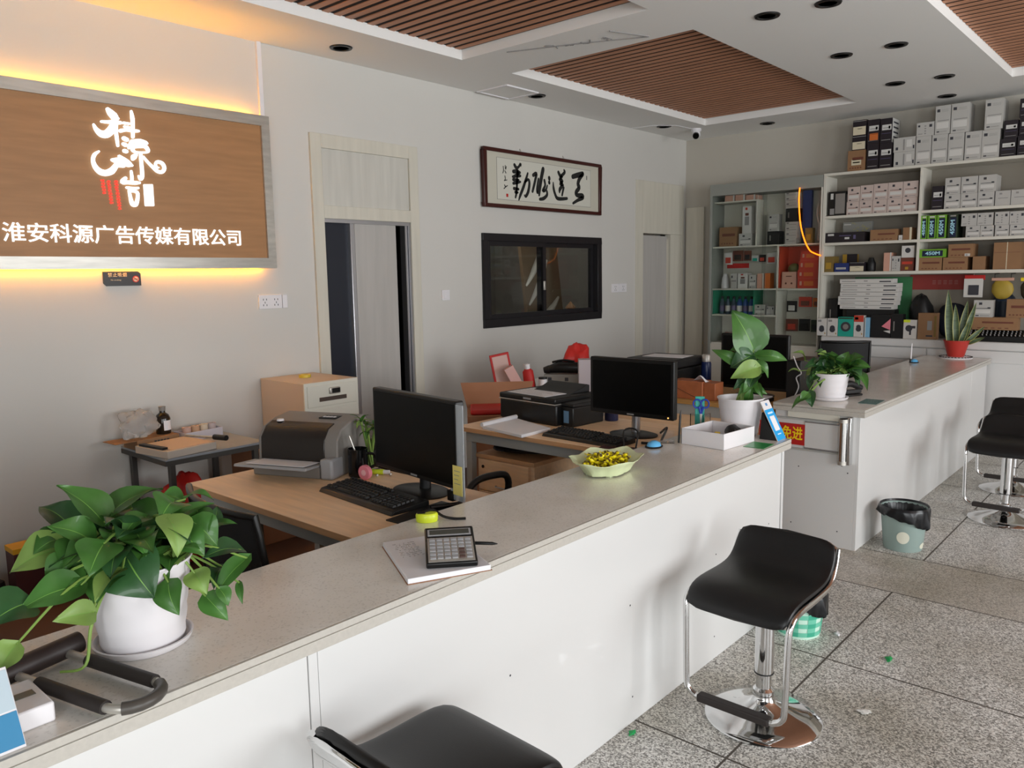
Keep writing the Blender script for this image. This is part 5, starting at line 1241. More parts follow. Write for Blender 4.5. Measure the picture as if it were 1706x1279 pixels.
# ------------------------------------------------------------------ things on the near stone counter
Z = 0.8005
def at(o, x, y, z=Z, rz=0): o.location = (x, y, z); o.rotation_euler = (0, 0, rz); return o
# U-shaped lock
t = thing('bike_lock', 'black U-shaped shackle lock lying on the stone counter beside the pothos', 'lock', (0.475, 1.665, Z + 0.013), rad(-76))
b = MB(); b.cyl((0, -0.085, 0.012), (0, 0.085, 0.012), 0.0215, 0.0215, M('lock_brown_black', '2e2422', 0.45), 20); b.build('crossbar', t)
th = PI; pts = [(0.0, 0.05, 0.006), (0.27, 0.05, 0.006)] + [(0.27 + 0.05 * math.sin(a), 0.05 * math.cos(a), 0.006) for a in [PI * k / 10 for k in range(1, 10)]] + [(0.27, -0.05, 0.006), (0.0, -0.05, 0.006)]
MB().tube(pts, 0.0085, m_steel, 12).build('shackle', t)
for sg in (-1, 1): MB().tube([(0.08, sg * 0.05, 0.006), (0.27, sg * 0.05, 0.006)], 0.0125, m_rubber, 12).build('rubber_sleeve', t)
MB().tube(pts[2:10], 0.0115, M('worn_rubber', '4a4540', 0.4), 12).build('rubber_sleeve', t)
t = thing('payment_speaker', 'small white payment box with grey display on the stone counter beside the shackle lock', 'electronic device', (0.38, 1.512, Z), 0)
MB().box(-0.052, 0.052, -0.062, 0.062, 0, 0.036, m_whitepl).build('case', t, 0.004)
MB().box(-0.01, 0.04, -0.01, 0.012, 0.0362, 0.037, M('lcd_grey', '4b5048', 0.3)).build('display', t)
t = thing('payment_card_stand', 'blue and white payment card stand at the very corner of the stone counter', 'sign', (0.334, 1.405, Z), rad(0))
def leaning_card(t, w, h, lean, cols, prop=True):
    o = MB().box(-w / 2, w / 2, -0.0015, 0.0015, 0, h, m_whitepl); o = o.build('card', t, 0.001); o.rotation_euler = (-lean, 0, 0)
    for nm, x0, x1, z0, z1, m in cols:
        q = MB().box(x0, x1, -0.0025, -0.0016, z0, z1, m).build(nm, t); q.rotation_euler = (-lean, 0, 0)
    if prop: MB().add([(-w * .3, 0.004, 0.0), (w * .3, 0.004, 0.0), (w * .3, h * 0.5, 0.0), (-w * .3, h * 0.5, 0.0), (-w * .3, 0.006 + math.sin(lean) * h * .75, h * .75 * math.cos(lean)), (w * .3, 0.006 + math.sin(lean) * h * .75, h * .75 * math.cos(lean))],
             [(0, 1, 2, 3), (2, 3, 4, 5), (0, 3, 4), (1, 2, 5)], m_dark).build('card_support', t)
leaning_card(t, 0.075, 0.135, 0.55, [('blue_band', -0.036, 0.036, 0.004, 0.06, M('card_blue', '3f86b0', 0.4)), ('pale_band', -0.036, 0.036, 0.063, 0.13, M('card_pale', 'b9c9d2', 0.4))], False)
# notepad, calculator, pen
t = thing('notepad', 'white paper pad with handwriting on the stone counter under the calculator', 'notepad', (1.375, 1.53, Z), rad(-41.5))
pad = [(-0.16, -0.10), (0.13, -0.115), (0.15, 0.105), (-0.13, 0.12)]
c4 = [(1.363, 1.704), (1.225, 1.44), (1.426, 1.347), (1.546, 1.62)]
ca, sa = math.cos(rad(41.5)), math.sin(rad(41.5))
loc4 = [((x - 1.375) * ca - (y - 1.53) * sa, (x - 1.375) * sa + (y - 1.53) * ca) for x, y in c4]
MB().prism(loc4, 0, 0.014, m_paper).build('paper_block', t, 0.0015)
MB().prism([(x * 1.02, y * 1.02) for x, y in loc4], -0.0004, 0.0012, m_cardin).build('backing_board', t)
ink = MB(); rn = random.Random(4)
for r in range(9):
    x0 = loc4[0][0] * 0.75; 
    for k in range(5):
        u = 0.12 + r * 0.045; v = 0.12 + k * 0.06 + rn.uniform(-.01, .01)
        A = Vector((*loc4[0], 0)).lerp(Vector((*loc4[1], 0)), u); B = Vector((*loc4[3], 0)).lerp(Vector((*loc4[2], 0)), u); q = A.lerp(B, v)
        ink.tube([(q.x + rn.uniform(-.004, .004) + i * 0.003, q.y + rn.uniform(-.003, .003), 0.0143) for i in range(3)], 0.0007, m_inkgrey, 4)
ink.build('handwriting', t)
ang = math.atan2(1.367 - 1.45, 1.395 - 1.30)
t = thing('calculator', 'silver and black desk calculator standing tilted on the notepad', 'calculator', (1.3475, 1.4085, Z + 0.0142), ang)
tilt = rad(14); Wc, Lc = 0.132, 0.172
Rt = Matrix.Rotation(tilt, 4, 'X')
def tp(nm, fn, bev=0.0):
    m = MB(); m.T = Rt; fn(m); return m.build(nm, t, bev)
tp('case', lambda m: m.box(-Wc / 2, Wc / 2, 0, Lc, 0.0, 0.016, m_black), 0.004)
MB().box(-Wc / 2 + 0.012, Wc / 2 - 0.012, Lc - 0.035, Lc - 0.012, 0.0, 0.036, m_black).build('rear_foot', t, 0.003)
tp('display_bezel', lambda m: m.box(-Wc / 2 + 0.008, Wc / 2 - 0.008, Lc - 0.044, Lc - 0.014, 0.016, 0.0175, m_plight))
tp('display', lambda m: m.box(-Wc / 2 + 0.013, Wc / 2 - 0.013, Lc - 0.040, Lc - 0.018, 0.0175, 0.0182, M('calculator_lcd', '4c4e48', 0.25)))
tp('keypad_plate', lambda m: m.box(-Wc / 2 + 0.006, Wc / 2 - 0.006, 0.006, Lc - 0.056, 0.016, 0.0175, m_steel))
def keys(m):
    for r in range(6):
        for c in range(6): m.box(-0.055 + c * 0.0188, -0.055 + c * 0.0188 + 0.0155, 0.016 + r * 0.0165, 0.016 + r * 0.0165 + 0.011, 0.0175, 0.0205, m_plight if not (c == 4 and r < 3) else M('calculator_brown_key', '5b4640', 0.4))
tp('keys', keys, 0.001)
tag(MB().tube([(0, 0, 0), (0.06, 0, 0), (0.12, 0, 0), (0.135, 0, -0.0005)], [0.0045, 0.0048, 0.0045, 0.0012], m_black, 10).build('pen', loc=(1.47, 1.545, Z + 0.0195), rot=(0, 0, rad(-56))), 'black pen lying half under the calculator', 'pen')
# tape measure
t = thing('tape_measure', 'yellow tape measure with black strap at the inner edge of the stone counter', 'tape measure', (1.605, 1.785, Z), rad(-40))
MB().lathe([(0, 0), (0.028, 0.0), (0.03, 0.006), (0.03, 0.022), (0.026, 0.027), (0, 0.028)], m_lime, 24, sx=1.15, sy=0.85).build('case', t)
MB().tube([(-0.01, 0.0, 0.029), (0.02, 0.012, 0.031), (0.05, 0.0, 0.012), (0.085, -0.006, 0.004), (0.12, -0.008, 0.003)], 0.0045, m_black, 6, sub=4).build('strap', t)
MB().box(-0.03, -0.005, -0.012, 0.012, 0.028, 0.0292, m_black).build('lock_button', t)
# candy bowl
BX, BY = 2.455, 1.70
t = thing('candy_bowl', 'pale green six-sided plastic bowl holding wrapped candies on the stone counter', 'bowl', (BX, BY, Z), rad(8))
m_bowl = M('pale_green_plastic', 'd9e3b8', 0.35)
def bring(r, z, wave=0.0, n=48):
    o = []
    for i in range(n):
        a = 2 * PI * i / n; k = 1 + 0.06 * math.cos(6 * a) ** 3 + wave * math.cos(12 * a)
        o.append((r * 1.25 * k * math.cos(a), r * 0.92 * k * math.sin(a), z + (0.006 * math.cos(6 * a) if wave else 0)))
    return o
b = MB(); rings = [bring(0.080, 0.008), bring(0.086, 0.006), bring(0.096, 0.024), bring(0.114, 0.046), bring(0.134, 0.058, 0.012), bring(0.135, 0.061, 0.012), bring(0.112, 0.049), bring(0.093, 0.028), bring(0.08, 0.014)]
vs = [p for r in rings for p in r]; n = 48
b.add(vs, [(k * n + i, k * n + (i + 1) % n, (k + 1) * n + (i + 1) % n, (k + 1) * n + i) for k in range(len(rings) - 1) for i in range(n)], m_bowl, True)
b.add(vs, [tuple(range(n))[::-1], tuple(range(8 * n, 9 * n))], m_bowl); b.build('bowl_body', t)
for a in range(4):
    q = PI / 4 + a * PI / 2; MB().box(-0.012, 0.012, -0.008, 0.008, -0.0002, 0.0075, m_bowl).build('foot', t, loc=(0.085 * math.cos(q), 0.06 * math.sin(q), 0))
m_candy = M('candy_yellow', 'f5e11e', 0.35, var=0.15, vscale=120); m_candyd = M('candy_brown', '5e4a18', 0.4)
c = MB(); c.blob((0, 0, 0), (0.013, 0.0075, 0.0065), m_candy, 1, 0.12, 6)
for sg in (-1, 1): c.add([(sg * 0.011, -0.001, 0), (sg * 0.011, 0.001, 0.001), (sg * 0.021, 0.006, 0.003), (sg * 0.022, 0.0, -0.001), (sg * 0.021, -0.006, 0.002)], [(0, 1, 2, 3), (0, 3, 4)], m_candy)
c.box(-0.004, 0.004, -0.0078, 0.0078, 0.003, 0.0068, m_candyd)
proto = c.build('candy')
proto.location = (BX, BY, Z + 0.024)
tag(proto, 'yellow wrapped candy in the pale green bowl', 'candy', 'wrapped candies in the bowl')
rn = random.Random(6); k = 0
for layer, cnt, rr in ((0.022, 18, 0.074), (0.034, 26, 0.082), (0.046, 26, 0.088), (0.058, 18, 0.075), (0.068, 9, 0.05)):
    for i in range(cnt):
        a = 2.4 * k + rn.uniform(0, 0.5); r = rr * math.sqrt((i + 0.5) / cnt); k += 1
        o = proto.copy(); COL.objects.link(o)
        lx, ly = r * 1.2 * math.cos(a), r * 0.88 * math.sin(a)
        o.location = (BX + lx, BY + ly, Z + layer + rn.uniform(-0.003, 0.003)); o.rotation_euler = (rn.uniform(-.7, .7), rn.uniform(-.6, .6), rn.uniform(0, 6.28))
# white tray with small items
TX, TY = 3.195, 1.615
t = thing('white_tray', 'open white cardboard tray of small odds and ends on the stone counter', 'box', (TX, TY, Z), rad(-5))
b = MB()
for q in ((-.125, .125, -.108, -.104, 0, .07), (-.125, .125, .104, .108, 0, .07), (-.125, -.121, -.104, .104, 0, .07), (.121, .125, -.104, .104, 0, .07)): b.box(*q, m_whitepl)
b.build('tray_walls', t, 0.0015); MB().box(-.121, .121, -.104, .104, 0, 0.004, m_whitepl).build('tray_bottom', t)
tag(MB().blob((0, 0, 0.037), (0.055, 0.034, 0.036), M('black_pouch', '1b1a1a', 0.5), 8, 0.18, 10).build('pouch', loc=(TX + 0.055, TY - 0.045, Z + 0.0045), rot=(0, 0, 0.4)), 'black soft pouch lying in the white tray', 'pouch')
tag(MB().box(-.022, .022, -.012, .012, 0, 0.045, m_yellow).build('lighter', loc=(TX - 0.02, TY - 0.005, Z + 0.0042), rot=(0, 0, 0.3), bevel=0.004), 'yellow lighter standing in the white tray', 'lighter')
tag(MB().tube([(-0.04, 0, 0), (0.04, 0, 0)], 0.012, m_blue, 12).build('marker', loc=(TX - 0.005, TY - 0.045, Z + 0.017), rot=(0, 0, 0.9)), 'blue marker lying in the white tray', 'marker')
tag(MB().blob((0, 0, 0.024), (0.045, 0.028, 0.022), m_dark, 3, 0.3, 8).build('cable_coil', loc=(TX - 0.05, TY + 0.035, Z + 0.0045)), 'coil of black cable in the white tray', 'cable')
# pen, scissors holder
t = thing('pen_holder', 'clear acrylic pen holder with scissors behind the white tray', 'pen holder', (3.36, 1.79, Z))
b = MB(); 
for q in ((-.035, .035, -.035, -.032), (-.035, .035, .032, .035), (-.035, -.032, -.032, .032), (.032, .035, -.032, .032)): b.box(*q, 0.004, 0.09, m_clear)
b.box(-.035, .035, -.035, .035, 0, 0.004, m_clear); b.build('holder_body', t)
t = thing('scissors', 'scissors with blue handles standing in the clear pen holder', 'scissors', (3.358, 1.786, Z + 0.0045), rad(-60))
s = MB()
for sg in (-1, 1):
    s.tube([(sg * 0.018 + 0.018 * math.cos(a), 0, 0.132 + 0.02 * math.sin(a)) for a in [2 * PI * k / 16 for k in range(17)]], 0.004, m_blue, 8)
    s.tube([(sg * 0.01, 0, 0.118), (0, 0, 0.085)], 0.006, m_blue, 8)
s.build('handles', t)
MB().add([(-0.006, -0.001, 0.09), (0.006, -0.001, 0.09), (0.001, -0.001, 0.0), (-0.001, -0.001, 0.0), (-0.006, 0.001, 0.09), (0.006, 0.001, 0.09), (0.001, 0.001, 0.0), (-0.001, 0.001, 0.0)], [(0, 1, 2, 3), (4, 7, 6, 5), (0, 3, 7, 4), (1, 5, 6, 2), (0, 4, 5, 1), (2, 6, 7, 3)], m_steel).build('blades', t)
tag(MB().box(-0.022, 0.022, -0.004, 0.004, 0, 0.165, m_teal).build('glue_card', loc=(3.372, 1.80, Z + 0.0045), rot=(0.03, 0.0, rad(-60)), bevel=0.003), 'teal packet standing behind the blue scissors', 'packet')
t = thing('name_card_rack', 'small clear rack with dark cards beside the white tray', 'card holder', (3.06, 1.79, Z), rad(-60))
b = MB(); b.box(-.03, .03, -.02, .02, 0, 0.003, m_clear); b.box(-.03, .03, .017, .02, 0.003, .05, m_clear); b.box(-.03, .03, -.02, -.017, 0.003, .02, m_clear); b.build('rack_body', t)
tag(MB().tube([(0, 0, 0), (0, 0, 0.12), (0.003, 0, 0.148)], [0.0045, 0.0048, 0.001], m_black, 10).build('pen', loc=(3.085, 1.748, Z), rot=(0.03, 0.04, 0)), 'black pen standing upright against the white tray', 'pen')
# cards on the counter end
t = thing('payment_card_stand', 'tall sky-blue payment card stand leaning at the end of the stone counter', 'sign', (3.43, 1.416, Z), 0)
lean = rad(27)
def qc(nm, x0, x1, z0, z1, m, y0=-0.0024, y1=-0.0016):
    q = MB().box(x0, x1, y0, y1, z0, z1, m).build(nm, t); q.rotation_euler = (-lean, 0, 0); return q
qc('card', -0.056, 0.03, 0, 0.19, m_whitepl, -0.0015, 0.0015)
qc('blue_panel', -0.056, 0.03, 0.0, 0.148, m_skyblue)
qc('white_code_panel', -0.036, 0.011, 0.045, 0.115, m_paper, -0.003, -0.0024)
qc('caption_line', -0.038, 0.012, 0.126, 0.134, M('caption_pale', 'cfeafc', 0.5), -0.003, -0.0024)
qc('caption_line', -0.03, 0.004, 0.026, 0.031, M('caption_pale', 'cfeafc', 0.5), -0.003, -0.0024)
qc('emblem', -0.022, -0.004, 0.165, 0.178, M('emblem_blue', '5d8fc0', 0.5), -0.0024, -0.0016)
MB().add([(-0.05, 0.004, 0), (0.025, 0.004, 0), (0.025, 0.088, 0), (-0.05, 0.088, 0), (-0.05, 0.08, 0.12), (0.025, 0.08, 0.12)], [(0, 1, 2, 3), (2, 3, 4, 5), (0, 3, 4), (1, 2, 5)], m_dark).build('card_support', t)
tag(MB().box(-0.06, 0.06, -0.045, 0.045, 0, 0.0012, M('green_card', '2f8f4a', 0.3)).build('sticker', loc=(3.245, 1.447, Z), rot=(0, 0, 0.05)), 'flat green sticker on the stone counter below the sky-blue card', 'sticker')
tag(MB().box(-0.09, 0.09, -0.05, 0.05, 0, 0.0012, M('dark_teal_card', '2c6b68', 0.25)).build('sticker', loc=(4.73, 1.44, Z), rot=(0, 0, 0.05)), 'flat dark teal sticker at the near corner of the far counter', 'sticker')
def pen_base(label, x, y, z, pen, rz=0):
    t = thing('counter_pen', label, 'pen', (x, y, z), rz)
    MB().lathe([(0, 0), (0.034, 0), (0.036, 0.004), (0.034, 0.006), (0, 0.007)], m_black, 24, sx=1.3).build('base_pad', t)
    MB().lathe([(0.03, 0.006), (0.026, 0.018), (0.012, 0.027), (0, 0.028)], M('pen_base_blue', '62b4e6', 0.3), 24, sx=1.2).build('blue_dome', t)
    if pen:
        MB().tube([(-0.02, 0.02, 0.012), (-0.015, 0.02, 0.09), (-0.01, 0.02, 0.155)], [0.006, 0.0055, 0.004], m_whitepl, 10).build('pen_body', t)
        MB().tube([(-0.024, 0.02, 0.006), (-0.02, 0.02, 0.03)], 0.009, m_black, 10).build('pen_socket', t)
pen_base('blue domed counter pen base next to the monitor on the stone counter', 2.945, 1.79, Z, False)
pen_base('counter pen with white pen upright in a blue base on the far counter', 6.95, 1.80, Z, True)
t = thing('phone_stand', 'black wire phone stand at the inner edge of the stone counter', 'phone stand', (2.93, 1.90, 0.7495), rad(-60))
MB().tube([(-0.03, 0.02, 0.003), (-0.04, -0.05, 0.004), (-0.02, -0.06, 0.01), (-0.03, 0.0, 0.11), (0.03, 0.0, 0.11), (0.02, -0.06, 0.01), (0.04, -0.05, 0.004), (0.03, 0.02, 0.003)], 0.004, m_black, 8, sub=5).build('wire_frame', t)
t = thing('stapler', 'black stapler beside the small pothos on the far counter', 'stapler', (4.88, 1.60, Z), rad(-25))
MB().box(-0.075, 0.075, -0.016, 0.016, 0, 0.012, m_black).build('base', t, 0.004)
sweep_x(MB(), [(-0.012, 0.016), (0.012, 0.016), (0.01, 0.04), (-0.01, 0.04)], -0.06, 0.07, m_dark).build('arm', t, 0.004)
tag(MB().tube([(4.95, 1.70, Z + 0.035), (5.02, 1.66, Z + 0.055), (5.10, 1.62, Z + 0.022)], 0.02, m_dark, 10, sub=4).build('remote_control'), 'dark folded gadget lying beside the stapler on the far counter', 'gadget')

# ------------------------------------------------------------------ things on the first desk
t = thing('mug', 'glossy black mug beside the grey receipt printer', 'mug', (1.95, 2.575, 0.7495))
MB().lathe([(0, 0), (0.036, 0), (0.040, 0.004), (0.041, 0.115), (0.038, 0.116), (0.036, 0.012), (0, 0.01)], M('black_ceramic', '0e0e0f', 0.12), 36).build('mug_body', t)
MB().tube([(0.03, -0.028, 0.095), (0.052, -0.045, 0.085), (0.055, -0.05, 0.05), (0.032, -0.028, 0.03)], 0.006, M('black_ceramic', '0e0e0f', 0.12), 10, sub=5).build('handle', t)
tag(MB().tube([(0, 0, 0), (-0.035, 0.035, 0.155)], 0.004, m_steel, 8).build('spoon', loc=(1.965, 2.565, 0.762)), 'metal spoon leaning in the black mug', 'spoon')
t = thing('lucky_bamboo', 'lucky bamboo sprigs in a small glass jar behind the black mug', 'plant', (2.035, 2.605, 0.7495))
MB().lathe([(0.0, 0.0), (0.035, 0.0), (0.04, 0.01), (0.04, 0.09), (0.036, 0.09), (0.036, 0.012), (0, 0.01)], m_clear, 28).build('glass_jar', t)
fo = MB(); rn = random.Random(12)
for k in range(5):
    a = k * 1.3; top = Vector((0.03 * math.cos(a), 0.03 * math.sin(a), 0.17 + 0.02 * (k % 3)))
    fo.tube([(0.012 * math.cos(a + 2), 0.012 * math.sin(a + 2), 0.015), top], 0.005, m_stem, 8)
    for q in range(6):
        b = a + q * 1.05; L = rn.uniform(0.04, 0.06)
        leaf(fo, top, top + Vector((L * math.cos(b), L * math.sin(b), rn.uniform(-0.02, 0.045))), 0.02, 0, 0.15, m_leafl if q % 2 else m_leaf, Vector((0, 0, 1)), nu=6)
fo.build('foliage', t)
t = thing('tape_dispenser', 'small pink tape dispenser beside the black mug', 'tape dispenser', (1.93, 2.505, 0.7495), rad(-80))
MB().cyl((0, -0.01, 0.03), (0, 0.01, 0.03), 0.03, 0.03, m_pinkpl, 28).build('case', t, 0.003); MB().cyl((0, -0.011, 0.03), (0, 0.011, 0.03), 0.012, 0.012, M('pink_pale', 'f0b8bb', 0.4), 20).build('hub', t)
t = thing('highlighter', 'yellow-green highlighter lying on the desk by the monitor', 'pen', (2.02, 2.53, 0.76), rad(-60))
MB().tube([(-0.045, 0, 0), (0.02, 0, 0)], 0.011, m_lime, 12).build('barrel', t); MB().tube([(0.02, 0, 0), (0.045, 0, 0)], 0.009, m_whitepl, 12).build('cap', t)
tag(MB().box(-0.135, 0.135, -0.09, 0.09, 0, 0.004, m_dark).build('mouse_pad', loc=(1.77, 1.935, 0.7495), rot=(0, 0, 0.06), bevel=0.001), 'dark mouse pad on the first desk along the stone counter edge', 'mouse pad')
tag(MB().tube([(2.0, 2.03, 0.758), (1.97, 1.99, 0.79), (1.93, 1.955, 0.775), (1.9, 1.94, 0.762), (1.86, 1.95, 0.7615), (1.80, 1.98, 0.7615)], 0.008, m_black, 8, sub=6).build('cable'), 'black monitor cable curling onto the dark mouse pad', 'cable')
t = thing('steel_ball_toy', 'pair of tiny magnet balls on the desk before the monitor', 'toy', (1.985, 2.50, 0.7495)); 
MB().lathe([(0, 0), (0.005, 0.002), (0.007, 0.007), (0.005, 0.012), (0, 0.014)], m_steel, 12).build('ball', t); MB().lathe([(0, 0), (0.005, 0.002), (0.007, 0.007), (0.005, 0.012), (0, 0.014)], m_steel, 12, (0.045, -0.03)).build('ball', t)
# ------------------------------------------------------------------ things on the second desk
t = thing('notepad', 'open white notepad with a rolled top on the second desk', 'notepad', (3.08, 2.69, 0.7495), rad(0))
c4 = [(2.985, 2.86), (2.93, 2.54), (3.16, 2.54), (3.27, 2.87)]
MB().prism([(x - 3.08, y - 2.69) for x, y in c4], 0, 0.016, m_paper).build('paper_block', t, 0.002)
MB().tube([(2.985 - 3.08, 2.865 - 2.69, 0.022), (3.27 - 3.08, 2.872 - 2.69, 0.024)], 0.012, m_paper, 12).build('rolled_sheet', t)
tag(MB().tube([(3.42, 2.04, 0.757), (3.36, 1.97, 0.80), (3.25, 1.93, 0.77), (3.2, 1.92, 0.757), (3.16, 1.99, 0.757)], 0.006, m_black, 8, sub=6).build('cable'), 'black cable hanging behind the silver-stand monitor', 'cable')
tag(MB().box(-0.06, 0.06, -0.09, 0.09, 0, 0.006, M('dark_red_wallet', '4b2a2a', 0.5)).build('wallet', loc=(2.99, 2.01, 0.7495), rot=(0, 0, 0.2), bevel=0.002), 'dark red flat wallet on the second desk near the keyboard', 'wallet')
tag(MB().lathe([(0, 0), (0.036, 0), (0.038, 0.005), (0.038, 0.10), (0, 0.10)], M('navy_tin', '1c2140', 0.35), 28).build('tin_can', loc=(3.60, 2.46, 0.7495)), 'dark navy tin behind the silver-stand monitor', 'tin')
# table along the wall behind the second desk
t = thing('side_table', 'low white table beyond the ink-tank printer carrying boxes against the sign wall', 'table', (4.02, 3.15, 0))
MB().box(0, 0.95, 0, 0.80, 0.72, 0.75, m_white).build('tabletop', t, 0.002)
for lx, ly in ((0.03, 0.03), (0.88, 0.03), (0.03, 0.73), (0.88, 0.73)): MB().box(lx, lx + 0.04, ly, ly + 0.04, 0, 0.72, m_grey).build('leg', t)
Zt = 0.7505
t = thing('red_framed_box', 'white packet with red frame leaning behind the ink-tank printer', 'packet', (4.20, 3.79, Zt + 0.013), rad(-40))
o = MB().box(-0.07, 0.07, -0.012, 0.012, 0, 0.24, m_red).build('frame', t, 0.002); o.rotation_euler = (0, -0.18, 0)
o = MB().box(-0.055, 0.055, -0.0135, -0.012, 0.012, 0.225, M('packet_pinkwhite', 'c9a8a0', 0.5)).build('panel', t); o.rotation_euler = (0, -0.18, 0)
tag(MB().box(-0.035, 0.035, -0.03, 0.03, 0, 0.16, M('packet_rose', 'cfa39c', 0.5)).build('packet', loc=(4.225, 3.68, Zt + 0.017), rot=(0, -0.5, rad(-40))), 'rose tinted packet slumped against the red-framed packet', 'packet')
t = thing('red_bottle', 'red bottle with white cap leaning beside the rose packet', 'bottle', (4.28, 3.62, Zt), 0)
o = MB().lathe([(0, 0), (0.04, 0), (0.042, 0.01), (0.038, 0.13), (0.02, 0.15), (0.018, 0.155)], m_red, 24).build('bottle_body', t); o.rotation_euler = (0, -0.2, 0)
o = MB().lathe([(0.02, 0.15), (0.022, 0.185), (0, 0.187)], m_whitepl, 20).build('cap', t); o.rotation_euler = (0, -0.2, 0)
t = thing('white_jar', 'small white jar with dark lid behind the ink-tank printer', 'jar', (4.30, 3.52, Zt))
MB().lathe([(0, 0), (0.03, 0), (0.03, 0.075), (0, 0.075)], m_whitepl, 24).build('jar_body', t); MB().lathe([(0.031, 0.076), (0.031, 0.088), (0, 0.088)], m_dark, 24).build('lid', t)
t = thing('device_carton', 'grey and black carton with two dark marks on the side table', 'box', (4.44, 3.42, Zt), rad(-62))
MB().box(-0.15, 0.10, -0.06, 0.06, 0, 0.105, M('carton_grey', '8e8b85', 0.6)).build('carton_body', t, 0.002)
MB().box(0.10, 0.16, -0.06, 0.06, 0, 0.105, m_dark).build('carton_end', t, 0.002)
k = MB(); k.box(-0.12, -0.095, -0.0612, -0.06, 0.06, 0.085, m_ink); k.box(0.0, 0.025, -0.0612, -0.06, 0.06, 0.085, m_ink); k.box(-0.13, -0.07, -0.0612, -0.06, 0.03, 0.036, m_ink); k.build('print', t)
t = thing('camcorder', 'black camcorder resting on the grey carton on the side table', 'camera', (4.44, 3.42, Zt + 0.1062), rad(-62))
MB().tube([(-0.12, 0, 0.03), (-0.05, 0, 0.045), (0.1, 0, 0.042), (0.14, 0, 0.036)], [0.028, 0.042, 0.04, 0.03], m_black, 14).build('body', t)
MB().tube([(-0.16, 0, 0.022), (-0.12, 0, 0.03)], [0.022, 0.03], m_dark, 14).build('lens_barrel', t)
MB().tube([(-0.1, 0.0, 0.08), (-0.02, 0, 0.095), (0.06, 0, 0.085)], 0.008, m_black, 8, sub=3).build('carry_handle', t)
tag(MB().box(-0.055, 0.055, -0.05, 0.05, 0, 0.225, M('lavender_carton', 'b3a9ac', 0.6)).build('upright_carton', loc=(4.40, 3.215, Zt), rot=(0, 0, rad(-50)), bevel=0.002), 'pale lavender upright carton between camcorder and silver-stand monitor', 'box')
tag(MB().blob((0, 0, 0.152), (0.10, 0.09, 0.15), m_redfilm, 5, 0.35, 14).build('plastic_bag', loc=(4.68, 3.50, Zt)), 'thin red plastic bag behind the lavender carton', 'bag')
tag(MB().box(-0.12, 0.12, -0.06, 0.06, 0, 0.005, m_paper).build('paper_sheet', loc=(4.12, 3.35, Zt), rot=(0, 0, -0.5)), 'white sheet lying on the side table behind the ink-tank printer', 'paper')
t = thing('moving_carton', 'tall open brown carton with red lining beside the ink-tank printer', 'box', (3.66, 3.36, 0), rad(-45))
b = MB(); b.box(-0.2, 0.2, -0.16, 0.16, 0, 0.70, m_cardin); b.build('carton_body', t, 0.002)
MB().add([(-0.2, 0.16, 0.70), (0.2, 0.16, 0.70), (0.24, 0.21, 0.86), (-0.24, 0.21, 0.86), (-0.2, 0.163, 0.70), (0.2, 0.163, 0.70), (0.24, 0.213, 0.86), (-0.24, 0.213, 0.86)], [(0, 1, 2, 3), (4, 7, 6, 5), (2, 6, 7, 3), (0, 3, 7, 4), (1, 5, 6, 2)], m_cardin).build('flap', t)
MB().box(-0.18, 0.18, -0.13, 0.14, 0.701, 0.73, m_red).build('lining', t, 0.01)

# third desk: tissue box, thermos, tower
t = thing('tissue_box', 'orange-brown tissue box with white tissue on the third desk', 'tissue box', (4.56, 2.50, 0.7505), rad(-90))
m_tb = M('tissue_box_orange', 'a5613d', 0.5, var=0.12, vscale=20)
MB().box(-0.11, 0.11, -0.055, 0.075, 0, 0.115, m_tb).build('box_body', t, 0.003)
MB().box(0.111, 0.19, -0.04, 0.075, 0, 0.11, m_tb).build('side_compartment', t, 0.003)
b = MB(); b.tube([(-0.1, -0.056, 0.08), (-0.03, -0.057, 0.05), (0.05, -0.057, 0.02), (0.11, -0.056, 0.01)], 0.0015, M('tissue_box_line', '4f3020', 0.5), 5, sub=4); b.build('printed_line', t)
MB().grid(lambda u, v: (0.04 + (u - 0.3) * 0.11, (v - 0.5) * 0.05 + 0.01 * math.sin(u * 6), 0.112 + 0.06 * math.sin(PI * u) * (0.7 + 0.5 * math.sin(v * 3 + 1)) * u), 8, 6, m_paper).build('tissue', t)
t = thing('thermos', 'dark blue thermos with silver cap beside the large black printer', 'flask', (5.02, 2.635, 0.7505))
MB().lathe([(0, 0), (0.033, 0), (0.035, 0.005), (0.035, 0.17), (0.03, 0.185)], M('thermos_blue', '1a2a5c', 0.25), 28).build('flask_body', t); MB().lathe([(0.03, 0.185), (0.031, 0.23), (0.027, 0.235), (0, 0.235)], m_steel, 28).build('cap', t)
t = thing('computer_tower', 'black computer tower between the tall monitor and the small pothos', 'computer', (4.98, 1.938, 0.7505))
MB().box(-0.15, 0.15, -0.045, 0.045, 0, 0.25, m_black).build('case', t, 0.004); MB().box(-0.156, -0.15, -0.042, 0.042, 0.01, 0.24, m_dark).build('front_panel', t, 0.002)
tag(MB().tube([(4.80, 1.93, 1.03), (4.79, 1.90, 0.97), (4.78, 1.87, 0.93), (4.78, 1.90, 0.90), (4.78, 1.885, 0.84), (4.77, 1.92, 0.7545)], 0.0035, m_whitepl, 8, sub=6).build('cable'), 'white cable looping down beside the black computer tower', 'cable')
t = thing('keyboard_tray_box', 'dark papers and folders stacked beside the tissue box', 'paper', (4.62, 2.12, 0.7505)); MB().box(-0.12, 0.12, -0.1, 0.12, 0, 0.022, m_dark).build('folder', t, 0.002); MB().box(-0.1, 0.12, -0.09, 0.1, 0.022, 0.03, m_paper).build('sheets', t)
